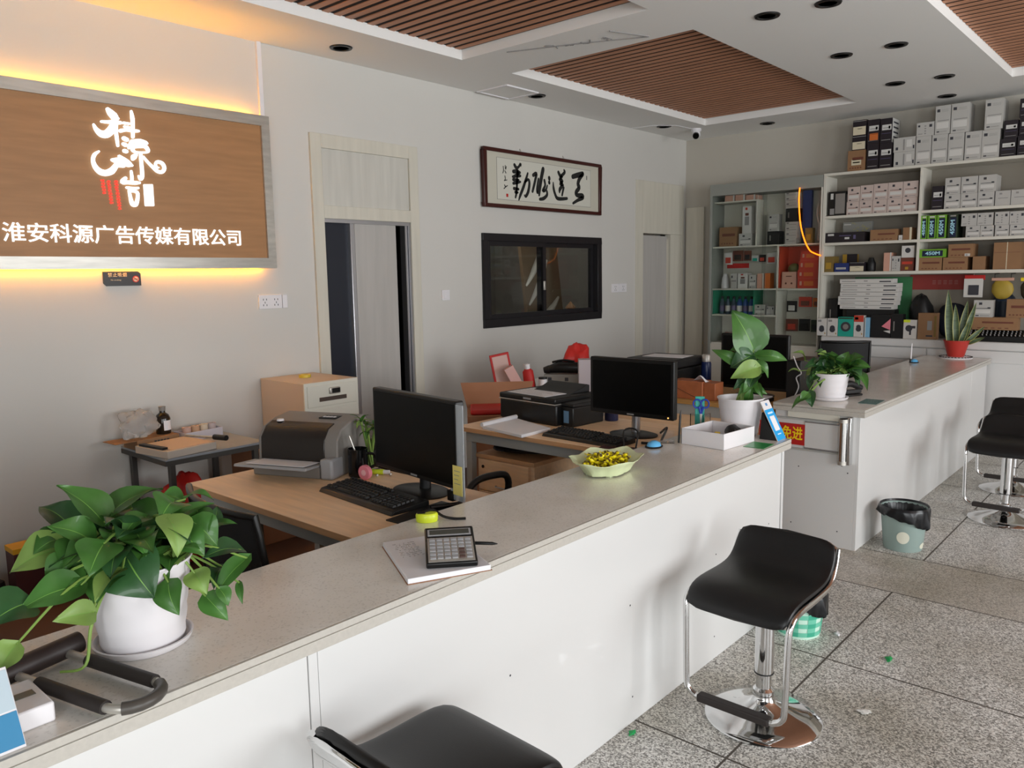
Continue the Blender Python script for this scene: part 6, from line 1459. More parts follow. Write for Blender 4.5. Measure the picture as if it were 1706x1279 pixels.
# ------------------------------------------------------------------ steel table against the sign wall
t = thing('steel_table', 'small grey steel-framed table against the wall, carrying the paper trimmer', 'table', (1.79, 3.96, 0))
m_gun = M('gunmetal', '4a4845', 0.45, 0.4)
MB().box(0, 0.575, 0, 0.535, 0.637, 0.65, M('grey_laminate_top', '8c9197', 0.4, var=0.08, vscale=6)).build('tabletop', t, 0.002)
b = MB(); b.box(0, 0.575, 0, 0.02, 0.612, 0.637, m_gun); b.box(0, 0.575, 0.515, 0.535, 0.612, 0.637, m_gun); b.box(0, 0.02, 0.02, 0.515, 0.612, 0.637, m_gun); b.box(0.555, 0.575, 0.02, 0.515, 0.612, 0.637, m_gun); b.build('frame_rail', t)
for lx, ly in ((0.03, 0.02), (0.51, 0.02), (0.03, 0.48), (0.51, 0.48)): MB().box(lx, lx + 0.03, ly, ly + 0.03, 0, 0.612, m_gun).build('leg', t, 0.002)
ZT = 0.6505
t = thing('paper_trimmer', 'beige guillotine paper trimmer with black lever on the steel table', 'paper cutter', (1.93, 4.10, ZT), rad(8))
MB().box(-0.15, 0.14, -0.13, 0.16, 0.0, 0.04, M('trimmer_beige', 'bbb0a4', 0.5)).build('base_board', t, 0.003)
MB().box(-0.12, 0.135, -0.12, 0.15, 0.0402, 0.042, M('trimmer_surface', 'b5a59a', 0.6)).build('cutting_surface', t)
MB().box(-0.145, -0.115, -0.08, 0.13, 0.042, 0.052, m_black).build('paper_clamp', t)
MB().tube([(0.145, 0.15, 0.045), (0.15, -0.05, 0.055), (0.152, -0.12, 0.06)], 0.007, m_steel, 8).build('cutting_arm', t)
MB().tube([(0.152, -0.10, 0.06), (0.153, -0.20, 0.064)], 0.015, m_black, 12).build('lever_handle', t)
t = thing('flat_carton', 'shallow brown carton with printed side on the steel table', 'box', (1.865, 4.37, ZT), rad(4))
b = MB(); b.box(-0.075, 0.165, -0.075, 0.075, 0, 0.055, m_card); b.build('carton_body', t, 0.002)
MB().box(-0.19, -0.075, -0.07, 0.07, 0.05, 0.053, m_card).build('flap', t)
k = MB()
for i in range(5): k.box(0.02 + i * 0.018, 0.033 + i * 0.018, -0.0762, -0.075, 0.025, 0.04, m_ink)
k.build('print', t)
tag(MB().blob((0, 0, 0.077), (0.09, 0.055, 0.075), M('clear_film', 'e6e6e6', 0.12, trans=0.8, ior=1.15), 6, 0.5, 22).build('plastic_bag', loc=(1.83, 4.36, ZT + 0.0555)), 'crumpled clear plastic bag on the shallow brown carton', 'bag')
t = thing('brown_bottle', 'dark brown bottle with white label behind the paper trimmer', 'bottle', (1.985, 4.385, ZT + 0.0555))
MB().lathe([(0, 0), (0.038, 0), (0.04, 0.005), (0.04, 0.085), (0.032, 0.105), (0.016, 0.118), (0.015, 0.13)], M('amber_glass', '241c14', 0.15), 28).build('bottle_body', t)
MB().lathe([(0.017, 0.128), (0.019, 0.152), (0, 0.153)], m_pgrey, 24).build('cap', t)
MB().add([(0.0405 * math.cos(rad(a)), 0.0405 * math.sin(rad(a)), z) for z in (0.02, 0.075) for a in range(-110, -30, 10)], [(i, i + 1, 8 + i + 1, 8 + i) for i in range(7)], m_paper).build('label', t)
t = thing('white_parts_box', 'white open box of wrapped rolls on the steel table', 'box', (2.18, 4.37, ZT), rad(7))
b = MB()
for q in ((-.12, .12, -.06, -.057, 0, .05), (-.12, .12, .057, .06, 0, .05), (-.12, -.117, -.057, .057, 0, .05), (.117, .12, -.057, .057, 0, .05)): b.box(*q, M('parts_box_white', 'cfcbd4', 0.6))
b.box(-.117, .117, -.057, .057, 0, 0.003, m_paper); b.build('box_body', t)
for i, (x, c) in enumerate(((-0.075, 'c9a79a'), (-0.02, 'c3a184'), (0.035, 'd5c9b5'), (0.088, 'bfb3b4'))):
    r = MB(); r.lathe([(0.012, 0), (0.024, 0), (0.025, 0.07), (0.012, 0.07), (0.012, 0.0)], M('wrapped_roll_%s' % c, c, 0.35), 20)
    tag(r.build('tape_roll', loc=(2.18 + x * 0.99, 4.37 + x * 0.12, ZT + 0.0035)), 'wrapped roll, %s from the brown bottle, in the white box on the steel table' % ['first', 'second', 'third', 'fourth'][i], 'tape', 'wrapped rolls in the white box')
tag(MB().blob((0, 0, 0.25), (0.13, 0.12, 0.25), m_redfilm, 9, 0.3, 18).build('plastic_bag', loc=(2.0, 4.2, 0.003)), 'bulky red plastic bag on the floor under the steel table', 'bag')
t = thing('brown_carton', 'brown carton with a red spot on the floor beside the steel table', 'box', (2.525, 4.25, 0))
MB().box(-0.13, 0.13, -0.16, 0.16, 0, 0.56, m_cardin).build('carton_body', t, 0.002); MB().cyl((-0.05, -0.1601, 0.48), (-0.05, -0.1612, 0.48), 0.022, 0.022, m_red, 20).build('red_spot', t)
# floor clutter by the sign wall near the camera
tag(MB().box(-0.11, 0.13, -0.09, 0.09, 0, 0.25, M('clutter_black', '17151a', 0.5)).build('storage_box', loc=(1.42, 4.25, 0.0), bevel=0.004), 'black box on the floor by the wall behind the big pothos', 'box')
t = thing('toy_carton', 'yellow and red carton on the floor by the wall', 'box', (1.22, 4.30, 0))
MB().box(-0.07, 0.07, -0.06, 0.06, 0, 0.26, M('carton_red', '4a2222', 0.5)).build('carton_body', t, 0.002); MB().box(-0.071, 0.071, -0.061, 0.061, 0.26, 0.285, M('carton_yellow', 'd5a021', 0.5)).build('carton_top', t)
tag(MB().blob((0, 0, 0.092), (0.12, 0.1, 0.09), M('clutter_black', '17151a', 0.5), 3, 0.25, 12).build('black_bag', loc=(1.0, 4.30, 0.0)), 'black bag slumped on the floor at the foot of the sign wall', 'bag')

# ------------------------------------------------------------------ carton shelves on the back wall
SF, SBK = 7.73, 8.025
t = thing('shelf_unit', 'white open shelf unit on the back wall stacked with printer cartons', 'shelves', (SF, 2.87, 0.935))
YE = -1.3
def sb(nm, y0, y1, z0, z1, x0=SF, x1=SBK, m=m_shelf, bev=0.0015): return MB().box(x0 - SF, x1 - SF, y0 - 2.87, y1 - 2.87, z0 - 0.935, z1 - 0.935, m).build(nm, t, bev)
sb('side_panel', 2.845, 2.87, 0.9355, 2.43)
for z, th in ((2.43, 0.025), (2.035, 0.025), (1.785, 0.025), (1.507, 0.028)):
    if z > 2.4: sb('shelf_board', YE, 2.87, z, z + th)
    elif z < 1.6: sb('shelf_board', YE, 2.845, z, z + th)
    else: sb('shelf_board', 2.03, 2.845, z, z + th); sb('shelf_board', 0.9, 2.01, z, z + th)
sb('divider', 2.01, 2.03, 1.535, 2.43); sb('divider', 0.88, 0.90, 1.535, 2.43)
sb('back_panel', YE, 2.845, 0.9355, 2.43, 8.015, 8.025, M('shelf_back', '8d867a', 0.6), 0)

# ------------------------------------------------------------------ glass cabinet
t = thing('display_cabinet', 'tall glass-fronted display cabinet with red and green compartments and an orange neon tube', 'cabinet', (7.73, 2.875, 0))
m_cabgrey = M('cabinet_grey_green', '8f918a', 0.5)
GX = 7.73
def gb(nm, y0, y1, z0, z1, x0=GX, x1=8.02, m=m_shelf, par=None): return MB().box(x0 - GX, x1 - GX, y0 - 2.875, y1 - 2.875, z0, z1, m).build(nm, par or t, 0.001)
gb('header', 2.875, 4.045, 2.335, 2.45, m=m_cabgrey)
gb('side_panel', 4.02, 4.045, 0, 2.335, m=m_cabgrey); gb('side_panel', 2.875, 2.89, 0, 2.335)
gb('back_panel', 2.89, 4.02, 0, 2.335, 8.005, 8.02)
for z in (1.80, 1.365): gb('shelf_board', 2.89, 4.02, z, z + 0.015, 7.76, 8.005)
gb('shelf_board', 3.32, 4.02, 1.095, 1.11, 7.76, 8.005); gb('shelf_board', 2.89, 4.02, 0.80, 0.815, 7.76, 8.005)
gb('divider', 3.305, 3.32, 0.815, 1.80, 7.76, 8.005)
gb('base_cabinet', 2.89, 4.02, 0.0, 0.80, 7.74, 8.005)
c = gb('inner_cubby', 3.545, 4.02, 2.26, 2.275, 7.78, 8.005); gb('cubby_side', 3.545, 3.56, 1.815, 2.26, 7.78, 8.005)
m_rc = M('red_lining', 'c04a33', 0.5); m_gc = M('green_lining', '2f8a6a', 0.5)
b = MB(); b.box(7.99 - GX, 8.003 - GX, 2.895 - 2.875, 3.30 - 2.875, 1.385, 1.795, m_rc); b.box(7.775 - GX, 7.99 - GX, 3.297 - 2.875, 3.303 - 2.875, 1.385, 1.795, m_rc); b.box(7.775 - GX, 7.99 - GX, 2.892 - 2.875, 2.898 - 2.875, 1.385, 1.795, m_rc); b.build('red_compartment', t)
b = MB(); b.box(7.99 - GX, 8.003 - GX, 3.56 - 2.875, 4.015 - 2.875, 1.112, 1.36, m_gc); b.box(7.775 - GX, 7.99 - GX, 4.01 - 2.875, 4.017 - 2.875, 1.112, 1.36, m_gc); b.box(7.775 - GX, 7.99 - GX, 3.56 - 2.875, 3.566 - 2.875, 1.112, 1.36, m_gc); b.build('green_compartment', t)
m_cabglass = M('cabinet_glass', 'f2f6f4', 0.02, trans=1.0, ior=1.12)
for y0, y1, x in ((3.43, 4.02, 7.742), (2.89, 3.47, 7.752)):
    MB().box(x - GX, x + 0.004 - GX, y0 - 2.875, y1 - 2.875, 0.82, 2.33, m_cabglass).build('sliding_glass', t)
t = thing('neon_tube', 'glowing orange neon tube curving down over the glass cabinet front', 'light', (7.715, 2.9, 1.69))
MB().tube([(0, y - 2.9, z - 1.69) for y, z in ((3.092, 2.345), (3.096, 2.217), (3.075, 2.006), (3.031, 1.85), (2.978, 1.749), (2.929, 1.716), (2.868, 1.692))], 0.0065, M('orange_neon', 'ff7a12', 0.4, emit=2.6), 10, sub=5).build('glowing_tube', t)

# ------------------------------------------------------------------ cartons
m_cw = M('carton_white', 'b5b2ad', 0.6); m_cwp = M('carton_white_panel', 'cecbc6', 0.6); m_cps = M('carton_pinkish', 'c2b0a8', 0.6)
m_cdk = M('carton_dark', '211a20', 0.5); m_cpur = M('carton_purple', '5c5478', 0.5); m_clab = M('carton_label', 'c9c7c3', 0.6); m_cream = M('carton_cream', 'd2c7ac', 0.6)
m_gcard = M('carton_green', '6fa52e', 0.45); m_gdk = M('carton_dark_green', '2c3a28', 0.5); m_gnavy = M('carton_green_navy', '101a3a', 0.5); m_cyan = M('carton_cyan_type', 'a8d8e8', 0.5)
m_navyb = M('carton_navy', '20306a', 0.5); m_gold = M('carton_gold', '7a6432', 0.5); m_must = M('carton_mustard', 'a8842c', 0.5)
m_cpink = M('carton_pink', 'c99a86', 0.6); m_orange = M('carton_orange', 'c86a30', 0.5); m_tealb = M('carton_teal', '22a18e', 0.5); m_lblue = M('carton_light_blue', '7fb2d0', 0.5); m_bart = M('carton_dark_red_art', '6a3a2c', 0.5); m_pinkred = M('packet_red', 'c0412f', 0.45)
m_blueb = M('carton_deep_blue', '26407c', 0.5); m_artyel = M('carton_yellow_art', 'a8a05a', 0.6); m_cgrey = M('carton_plain_grey', '8b8a84', 0.6)
BODY = {'white': m_cw, 'wide': m_cw, 'icon': m_cw, 'small': m_cw, 'pinkish': m_cps, 'dark': m_cdk, 'cream': m_cdk, 'cardboard': m_card, 'cardbig': m_card, 'case': m_black, 'greyart': m_cgrey, 'flat': m_cdk, 'green': m_gcard, 'greend': m_gdk, 'greenh': m_gcard, 'gold': m_gold, 'mustard': m_must, 'navy': m_navyb, 'tube': m_dark, 'pink': m_cpink, 'brownart': m_card, 'oval': m_cwp, 'keyb': m_cwp, 'blackbox': m_dark, 'mouse': m_cwp, 'teal': m_tealb, 'bluebook': m_lblue, 'blackpink': m_dark, 'headset': m_cwp, 'figure': m_cwp, 'blue': m_blueb, 'orange': m_orange, 'pinkc': m_cpink, 'redp': m_pinkred}
NAME = {'case': 'computer_case', 'tube': 'storage_tub', 'redp': 'packet', 'keyb': 'keyboard_carton', 'mouse': 'mouse_carton', 'green': 'graphics_card_carton', 'greend': 'graphics_card_carton', 'greenh': 'graphics_card_carton', 'bluebook': 'thin_carton'}
def carton(kind, label, y0, y1, z, h, d, x):
    w = y1 - y0; cy = (y0 + y1) / 2; rn = random.Random(int((cy * 131 + z * 977) * 100))
    if 'pinkish' in label: kind_m = m_cps
    else: kind_m = BODY[kind]
    b = MB(); w2 = w / 2 - 0.0008
    if kind == 'cream' and w < 0.05: kind_m = m_cwp
    if kind == 'tube': b.lathe([(0, 0), (w2 * .9, 0), (w2, 0.01), (w2, h * .6), (w2 * .8, h * .72), (w2 * .5, h), (0, h)], kind_m, 20, (d / 2, 0))
    elif kind == 'brownart' and 'oval' in label: b.box(0, d, -w2, w2, 0, h - 0.001, m_bart)
    else: b.box(0, d, -w2, w2, 0, h - 0.001, kind_m)
    # printed front: u runs to the viewer's right, v upwards, both 0..1
    def mark(u0, u1, v0, v1, m, e=0.0008): b.box(-e, 0, w2 - u1 * 2 * w2, w2 - u0 * 2 * w2, v0 * h, v1 * h, m)
    if kind == 'white':
        mark(.10, .30, .78, .88, m_ink); mark(.16, .92, .46, .485, m_inkgrey); mark(.10, .90, .20, .42, m_cwp); mark(.12, .30, .07, .11, m_ink); mark(.34, .8, .08, .095, m_inkgrey)
        for k in range(3): mark(.4, .85, .78 + .035 * k, .787 + .035 * k, m_inkgrey)
    elif kind == 'small' and 'nothing' not in label:
        if h > 0.08 and w > 0.07:
            mark(.28, .45, .72, .86, m_ink); mark(.12, .9, .50, .53, m_bart if kind_m is m_cps else m_ink); mark(.74, .9, .50, .58, m_ink); mark(.12, .9, .22, .42, m_cwp); mark(.12, .3, .06, .12, m_ink); mark(.36, .85, .08, .11, m_inkgrey)
        else: mark(.1, .9, .45, .55, m_inkgrey); mark(.1, .3, .7, .85, m_ink)
    elif kind == 'small': mark(.28, .45, .74, .86, m_inkgrey); mark(.2, .85, .48, .52, m_inkgrey)
    elif kind == 'icon':
        mark(.72, .88, .62, .82, m_ink); mark(.08, .2, .68, .82, m_ink)
        for k in range(4): mark(.45, .55, .14 + k * .18, .22 + k * .18, m_inkgrey)
        mark(.1, .35, .15, .2, m_inkgrey)
    elif kind == 'wide':
        mark(.10, .22, .14, .34, m_ink); mark(.9, .97, .16, .4, m_ink); mark(.45, .52, .1, .85, m_inkgrey); mark(.6, .85, .3, .8, m_cwp)
    elif kind == 'dark':
        mark(.14, .92, .52, .74, m_clab); mark(.2, .7, .60, .62, m_ink); mark(.68, .84, .56, .68, m_inkgrey); mark(.1, .88, .11, .135, m_inkgrey); mark(.1, .9, .38, .395, m_cpur)
        if 'orange' in label: mark(.2, .9, .12, .42, m_orange)
        if 'flank' in label: b.box(0.0, d - 0.01, -w2 - 0.001, -w2, 0.0, h - 0.002, m_clab); [b.box(0.03, d - 0.05, -w2 - 0.0018, -w2 - 0.001, h * (.2 + .2 * k), h * (.27 + .2 * k), m_ink) for k in range(4)]
    elif kind == 'cream' and kind_m is m_cdk:
        mark(.03, .95, .05, .58, m_cream); mark(.35, .7, .42, .46, m_ink); mark(.0, 1, .92, .94, m_clab)
    elif kind == 'cream': mark(.2, .7, .3, .4, m_inkgrey)
    elif kind == 'cardboard':
        if h > 0.09 and w > .1:
            u = rn.uniform(.12, .3); mark(u, .9, .52, .66, m_bart)
            for k in range(5): mark(.12 + k * .15, .2 + k * .15, .12, .18, m_bart)
        if 'sticker' in label: mark(.68, .9, .06, .26, m_clab)
        if 'cream-labelled' in label: mark(.22, .78, .28, .55, m_cream); mark(.3, .7, .38, .44, m_bart)
        if 'pale edge' in label: mark(.76, 1, .0, 1, m_cream)
    elif kind == 'cardbig': mark(.47, .50, .0, 1, m_cream); mark(.02, .98, .62, .63, m_bart)
    elif kind == 'case':
        b.box(0.01, d - 0.01, -w2 - 0.001, -w2, 0.02, h - 0.03, m_pgrey); mark(.12, .28, .68, .92, m_clab); mark(.1, .35, .05, .3, m_inkgrey); mark(.4, .95, .08, .9, m_pgrey)
    elif kind == 'greyart':
        for k in range(26): u = rn.uniform(.3, .9); v = rn.uniform(.5, .95); mark(u, u + rn.uniform(.02, .06), v, v + rn.uniform(.01, .05), m_artyel)
        mark(.04, .28, .86, .9, m_clab)
    elif kind == 'flat': mark(.06, .22, .68, .88, m_clab); mark(.5, .62, .3, .5, m_clab); mark(.72, .78, .3, .7, m_cpur); mark(.36, .66, .62, .7, m_cpur)
    elif kind in ('green', 'greend'): mark(.22, .86, .05, .86, m_gnavy); mark(.2, .8, .9, .96, m_clab if kind == 'green' else m_inkgrey)
    elif kind == 'greenh': mark(.10, .88, .14, .82, m_gnavy)
    elif kind == 'gold': mark(.15, .75, .2, .6, m_must)
    elif kind == 'mustard': mark(.3, 1, .0, 1, m_cdk)
    elif kind == 'navy': mark(.12, .8, .28, .5, m_clab); mark(.16, .76, .36, .42, m_inkgrey)
    elif kind == 'pink': mark(.82, 1, 0, 1, m_cwp)
    elif kind == 'brownart':
        if 'oval' in label: mark(.35, .6, .1, .3, m_must); mark(.1, .9, .5, .7, m_pinkred)
        else: mark(.5, .75, .35, .7, m_inkgrey); mark(.45, .8, .1, .16, m_ink); mark(.86, .98, .1, .9, m_gold)
    elif kind == 'oval': b.cyl((0, 0, h * .6), (-0.001, 0, h * .6), w * .22, w * .22, m_ink, 20)
    elif kind == 'keyb': mark(.04, .3, .35, .5, m_inkgrey); mark(.75, .96, .25, .5, m_ink); mark(.46, .53, .4, .6, m_inkgrey); b.box(-0.0005, 0, -w2, w2, h * .9, h - 0.002, m_inkgrey)
    elif kind == 'mouse':
        b.cyl((0, 0, h * .36), (-0.0012, 0, h * .36), w * .27, w * .27, m_ink, 20); b.cyl((0, 0, h * .46), (-0.0014, 0, h * .46), w * .24, w * .24, m_ink, 20); mark(.1, .45, .8, .92, m_inkgrey); mark(.8, .9, .1, .18, m_must)
        if 'red top' in label: mark(0, 1, .7, 1, m_pinkred)
    elif kind == 'teal': b.cyl((0, 0, h * .5), (-0.0012, 0, h * .5), w * .32, w * .32, m_ink, 24); b.cyl((0, 0, h * .5), (-0.002, 0, h * .5), w * .18, w * .18, m_pgrey, 24); mark(0.05, .95, .9, .97, m_gdk)
    elif kind == 'bluebook': mark(0, .18, 0, 1, m_cwp)
    elif kind == 'blackpink': b.add([(-0.001, -w2 * .1, h * .5), (-0.001, -w2, h * .85), (-0.001, -w2, h * .35)], [(0, 1, 2)], m_pinkpl); b.add([(-0.001, -w2 * .3, h * .3), (-0.001, -w2, h * .34), (-0.001, -w2, h * .2)], [(0, 1, 2)], m_cwp)
    elif kind == 'headset': b.cyl((0, w * .08, h * .55), (-0.001, w * .08, h * .55), w * .26, w * .26, m_ink, 18); mark(.2, .9, .55, .68, m_ink); mark(.45, .6, .2, .6, m_ink); mark(0, .5, .86, 1, m_lime)
    elif kind == 'figure': mark(.25, .75, .3, .62, m_inkgrey); mark(.3, .7, .65, .75, m_bart); mark(.3, .55, .86, .95, m_pinkred)
    elif kind == 'blackbox': mark(.2, .3, .3, .7, m_pgrey)
    elif kind == 'gold': mark(.2, .8, .3, .7, m_ink)
    elif kind == 'redp': mark(.3, .75, .25, .7, m_orange); mark(.1, .2, .3, .7, m_cpink)
    elif kind == 'pinkc': b.cyl((0, w * .2, h * .3), (-0.001, w * .2, h * .3), w * .07, w * .07, m_bart, 14); b.cyl((0, -w * .2, h * .3), (-0.001, -w * .2, h * .3), w * .07, w * .07, m_bart, 14); mark(.3, .7, .7, .75, m_bart)
    o = b.build(NAME.get(kind, 'packet' if 'packet' in label else 'carton'), bevel=0.0012, loc=(x, cy, z + 0.0006), seg=1)
    grp = 'goods in the glass cabinet' if x > 7.77 and y0 > 2.88 else ('goods on the back counter' if z < 1.3 else 'cartons on the shelf unit')
    tag(o, label, {'case': 'computer', 'tube': 'tub'}.get(kind, 'packet' if 'packet' in label else 'box'), grp)
    if kind in ('green', 'greend'):
        lettering('450M', min(0.062, w * .62), m_cyan, 'lettering', o, (-0.0012, 0.0, h * .46), (rad(90), rad(-90), rad(-90)), 0.0003, 0.0012, width=h * .62)
    if kind == 'greenh':
        lettering('450M', h * .55, m_cyan, 'lettering', o, (-0.0012, 0.0, h * .48), SHELF, 0.0003, 0.0012, width=w * .55)
    return o
for row in CARTONS:
    if row[0] != 'MIX': carton(*row)

# ------------------------------------------------------------------ other goods on the back counter and wall below the shelves
t = thing('audio_mixer', 'black audio mixer with rows of knobs on the back counter under the long brown carton', 'audio mixer', (7.635, 1.36, 0.9352))
sweep = MB(); N_ = [(0.0, 0.0), (0.11, 0.0), (0.11, 0.097), (0.07, 0.097), (0.0, 0.045)]
vs = [(a, s_ * 0.23, c) for s_ in (-1, 1) for a, c in N_]
sweep.add(vs, [tuple(range(5)), tuple(range(5, 10))[::-1]] + [(i, 5 + i, 5 + (i + 1) % 5, (i + 1) % 5) for i in range(5)], m_black); sweep.build('case', t, 0.002)
k = MB()
for r in range(3):
    for c in range(14): k.cyl((0.012 + r * 0.02, -0.2 + c * 0.03, 0.053 + r * 0.015), (0.006 + r * 0.02, -0.2 + c * 0.03, 0.063 + r * 0.015), 0.006, 0.005, m_inkgrey, 8)
k.build('knobs', t)
t = thing('red_banner', 'dull red banner strip on the wall below the carton shelves', 'banner', (8.012, 1.88, 1.362))
MB().box(-0.004, 0.002, -0.27, 0.262, 0, 0.135, M('banner_red', '943832', 0.6)).build('banner_sheet', t)
k = MB(); rn = random.Random(2)
for c in range(5):
    for q in range(3): k.box(-0.0046, -0.004, 0.06 - c * 0.045 - 0.014, 0.06 - c * 0.045 + 0.014, 0.05 + q * 0.014, 0.054 + q * 0.014, M('banner_faded', 'b08078', 0.6))
k.build('faded_print', t)
tag(MB().box(0, 0.02, -0.26, 0.25, 0, 0.42, M('green_board', '3c7a4e', 0.6)).build('green_board', loc=(7.985, 2.38, 1.06)), 'green board standing behind the slim white keyboard cartons', 'board')
t = thing('adapter_packet', 'white and red blister packet hanging above the potted snake plant', 'packet', (7.80, 1.582, 1.30))
MB().box(0, 0.02, -0.072, 0.072, 0, 0.16, m_cwp).build('card', t, 0.002); MB().box(0.005, 0.022, -0.085, 0.07, 0.15, 0.19, m_red).build('red_header', t, 0.002); MB().box(-0.006, 0, -0.045, 0.035, 0.02, 0.105, m_ink).build('product', t, 0.003)
MB().tube([(0.01, 0, 0.19), (0.01, 0, 0.198), (0.21, 0, 0.2)], 0.002, m_steel, 6).build('hook', t)
t = thing('yellow_bag', 'yellow pouch hanging from two clips above the dark bin', 'bag', (7.79, 1.365, 1.29))
b = MB().blob((0.02, 0, 0.08), (0.025, 0.08, 0.085), M('pouch_yellow', 'a88f34', 0.55), 7, 0.12, 12); b.build('pouch', t); MB().box(0.0, 0.045, -0.08, 0.08, 0.15, 0.175, m_cpink).build('pouch_header', t, 0.003)
for s_ in (-1, 1): MB().tube([(0.02, s_ * 0.06, 0.17), (0.02, s_ * 0.06, 0.207), (0.21, s_ * 0.06, 0.21)], 0.003, m_dark, 6).build('clip', t)
t = thing('yellow_bag', 'second yellow pouch hanging at the picture edge beyond the first', 'bag', (7.80, 1.175, 1.28))
MB().blob((0.02, 0, 0.08), (0.025, 0.06, 0.085), M('pouch_dark', '3a3424', 0.55), 3, 0.12, 12).build('pouch', t); MB().box(0.0, 0.045, -0.06, 0.06, 0.155, 0.185, m_yellow).build('pouch_header', t, 0.003)
MB().tube([(0.02, 0, 0.17), (0.02, 0, 0.21), (0.21, 0, 0.215)], 0.003, m_dark, 6).build('clip', t)
t = thing('navy_bin', 'dark navy lidded bin standing behind the snake plant cartons', 'bin', (7.927, 1.365, 0.9352))
MB().lathe([(0, 0), (0.075, 0), (0.08, 0.33), (0, 0.33)], M('bin_navy', '1e2836', 0.4), 28).build('bin_body', t); MB().lathe([(0.084, 0.33), (0.08, 0.36), (0.05, 0.395), (0, 0.405)], M('bin_navy_lid', '263449', 0.35), 28).build('lid', t)
t = thing('backpack', 'black backpack behind the headset carton on the back counter', 'bag', (7.87, 1.89, 0.9352))
MB().blob((0, 0.11, 0.196), (0.09, 0.10, 0.19), m_dark, 4, 0.14, 14).build('bag_body', t); MB().tube([(-0.02, 0.08, 0.34), (-0.02, 0.11, 0.39), (-0.02, 0.14, 0.34)], 0.01, m_black, 8, sub=4).build('top_handle', t)
MB().blob((-0.08, 0.10, 0.1), (0.02, 0.06, 0.07), m_black, 2, 0.1, 10).build('pocket', t)
tag(MB().blob((0, 0, 0.158), (0.10, 0.13, 0.155), M('navy_fabric', '1c2334', 0.6), 11, 0.12, 14).build('travel_bag', loc=(7.885, 1.745, 0.9352)), 'dark navy rounded bag behind the brown picture carton', 'bag')

# ------------------------------------------------------------------ loose goods in the glass cabinet
def hang_packet(label, y0, y1, z0, z1, m, m2, x=7.86):
    t = thing('hanging_packet', label, 'packet', (x, (y0 + y1) / 2, z0), 0, 'hanging packets in the glass cabinet'); w = (y1 - y0) / 2; h = z1 - z0
    MB().box(0, 0.012, -w, w, 0, h, m).build('packet_card', t, 0.002); MB().box(-0.008, 0, -w * .65, w * .65, h * .12, h * .6, m2).build('blister', t, 0.004)
    MB().tube([(0.006, 0, h - 0.005), (0.006, 0, h + 0.012), (8.004 - x, 0, h + 0.015)], 0.0022, m_steel, 6).build('hook', t)
for lb, a, m, m2 in (('white hanging packet at the end of the row above the red strip', (3.845, 3.937, 1.628, 1.753), m_clab, m_pinkred), ('dark red hanging packet, first of the dark pair above the red strip', (3.727, 3.841, 1.663, 1.771), m_bart, m_dark), ('dark red hanging packet, second of the dark pair above the red strip', (3.638, 3.718, 1.665, 1.767), m_bart, m_dark),
    ('small pale hanging packet after the dark red pair', (3.557, 3.633, 1.652, 1.714), m_clab, m_tealb), ('small dark hanging packet before the white and red one', (3.482, 3.551, 1.650, 1.721), m_dark, m_pinkred), ('white and red hanging packet next to the red compartment', (3.365, 3.471, 1.628, 1.739), m_clab, m_pinkred),
    ('black hanging packet with white tag below the red compartment', (3.143, 3.246, 1.144, 1.254), m_dark, m_clab), ('red round hanging packet below the red compartment', (2.994, 3.124, 1.196, 1.295), m_pinkred, m_bart), ('orange hanging packet below the red compartment near the shelf unit', (2.905, 2.984, 1.197, 1.286), m_orange, m_bart),
    ('red-brown hanging packet in the lowest cabinet row', (3.127, 3.251, 0.952, 1.073), m_bart, m_pinkred), ('black hanging packet in the lowest cabinet row', (3.006, 3.117, 0.956, 1.076), m_dark, m_black), ('dark green hanging packet in the lowest cabinet row', (2.906, 2.996, 0.950, 1.069), m_gdk, m_dark)):
    hang_packet(lb, *a, m, m2)
tag(MB().box(0, 0.004, -0.12, 0.12, 0, 0.05, m_red).box(0.004, 0.1, -0.004, 0.004, 0.02, 0.03, m_red).build('price_strip', loc=(7.90, 3.80, 1.59), rot=(0, 0, 0.05)), 'red strip below the hanging packets in the glass cabinet', 'price strip')
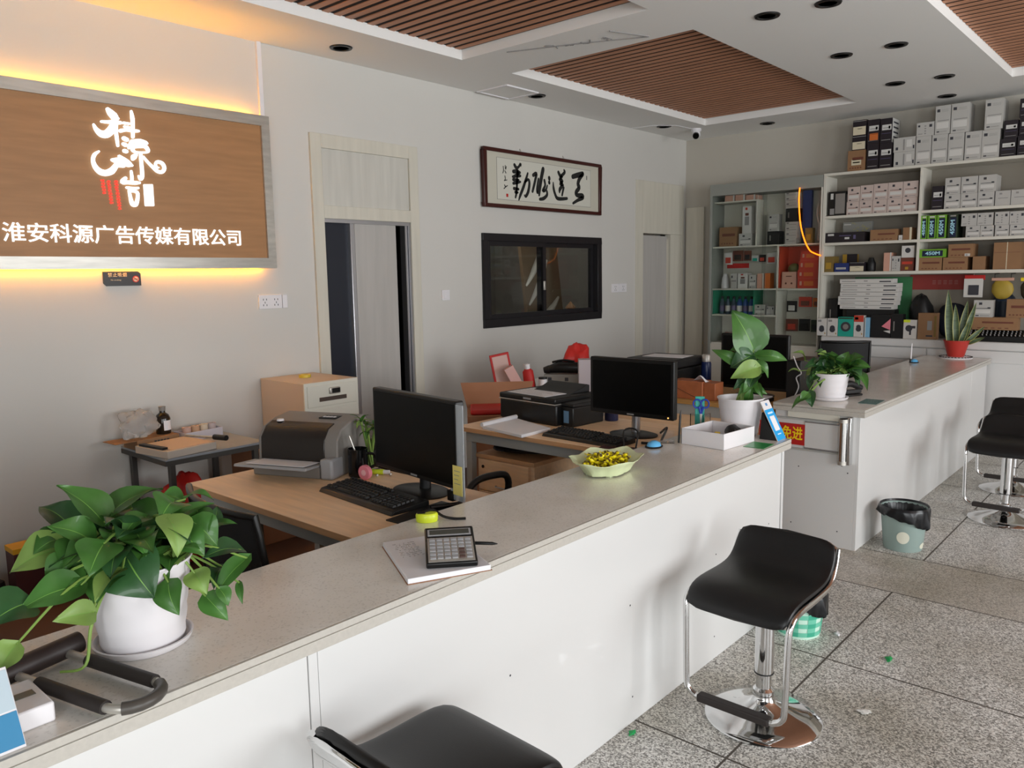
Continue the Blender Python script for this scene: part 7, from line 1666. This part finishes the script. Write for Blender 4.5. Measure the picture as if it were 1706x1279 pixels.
t = thing('table_lamp', 'small white rounded lamp in the second cabinet row', 'lamp', (7.88, 3.93, 1.3805))
MB().lathe([(0, 0), (0.04, 0), (0.042, 0.02), (0.035, 0.1), (0.02, 0.15), (0, 0.158)], m_whitepl, 24).build('lamp_body', t)
tag(MB().blob((0, 0, 0.055), (0.055, 0.06, 0.055), M('olive_round_tin', '6a6a3c', 0.5), 2, 0.06, 12).build('round_tin', loc=(7.90, 3.195, 1.517)), 'olive round tin on the pale pink square carton', 'tin')
rn = random.Random(5)
for i in range(6):
    y = 3.955 - i * 0.066; t = thing('spray_bottle', 'dark %s bottle, %s along the green compartment' % ('grey' if i < 3 else 'blue', ['first', 'second', 'third', 'fourth', 'fifth', 'sixth'][i]), 'bottle', (7.87, y, 1.1105), 0, 'bottles in the green compartment')
    MB().lathe([(0, 0), (0.026, 0), (0.028, 0.006), (0.028, 0.12), (0.014, 0.15), (0.012, 0.16)], M('bottle_slate', '3a4a58', 0.3) if i < 3 else M('bottle_blue', '2c4f8c', 0.3), 20).build('bottle_body', t); MB().lathe([(0.014, 0.16), (0.014, 0.185), (0, 0.187)], m_dark, 16).build('cap', t)
    MB().lathe([(0.0286, 0.03), (0.0286, 0.09)], m_clab if i % 2 else m_cpur, 20).build('label', t)
tag(MB().blob((0, 0, 0.052), (0.045, 0.07, 0.05), M('mixed_pink', 'a8756a', 0.5), 8, 0.3, 12).build('parts_bag', loc=(7.88, 3.88, 0.817)), 'bag of mixed pinkish parts on the lowest cabinet shelf', 'bag')
tag(MB().blob((0, 0, 0.053), (0.05, 0.06, 0.05), m_clab, 4, 0.35, 12).build('parts_bag', loc=(7.88, 3.62, 0.817)), 'bag of pale parts on the lowest cabinet shelf', 'bag')
tag(MB().tube([(7.85, 2.95, 2.25), (7.85, 2.965, 2.1), (7.86, 2.94, 1.98), (7.85, 2.95, 1.86), (7.86, 2.935, 1.84)], [0.004, 0.012, 0.014, 0.012, 0.004], m_clab, 8, sub=6).build('cable'), 'coiled pale cable hanging at the cabinet side by the shelf unit', 'cable')
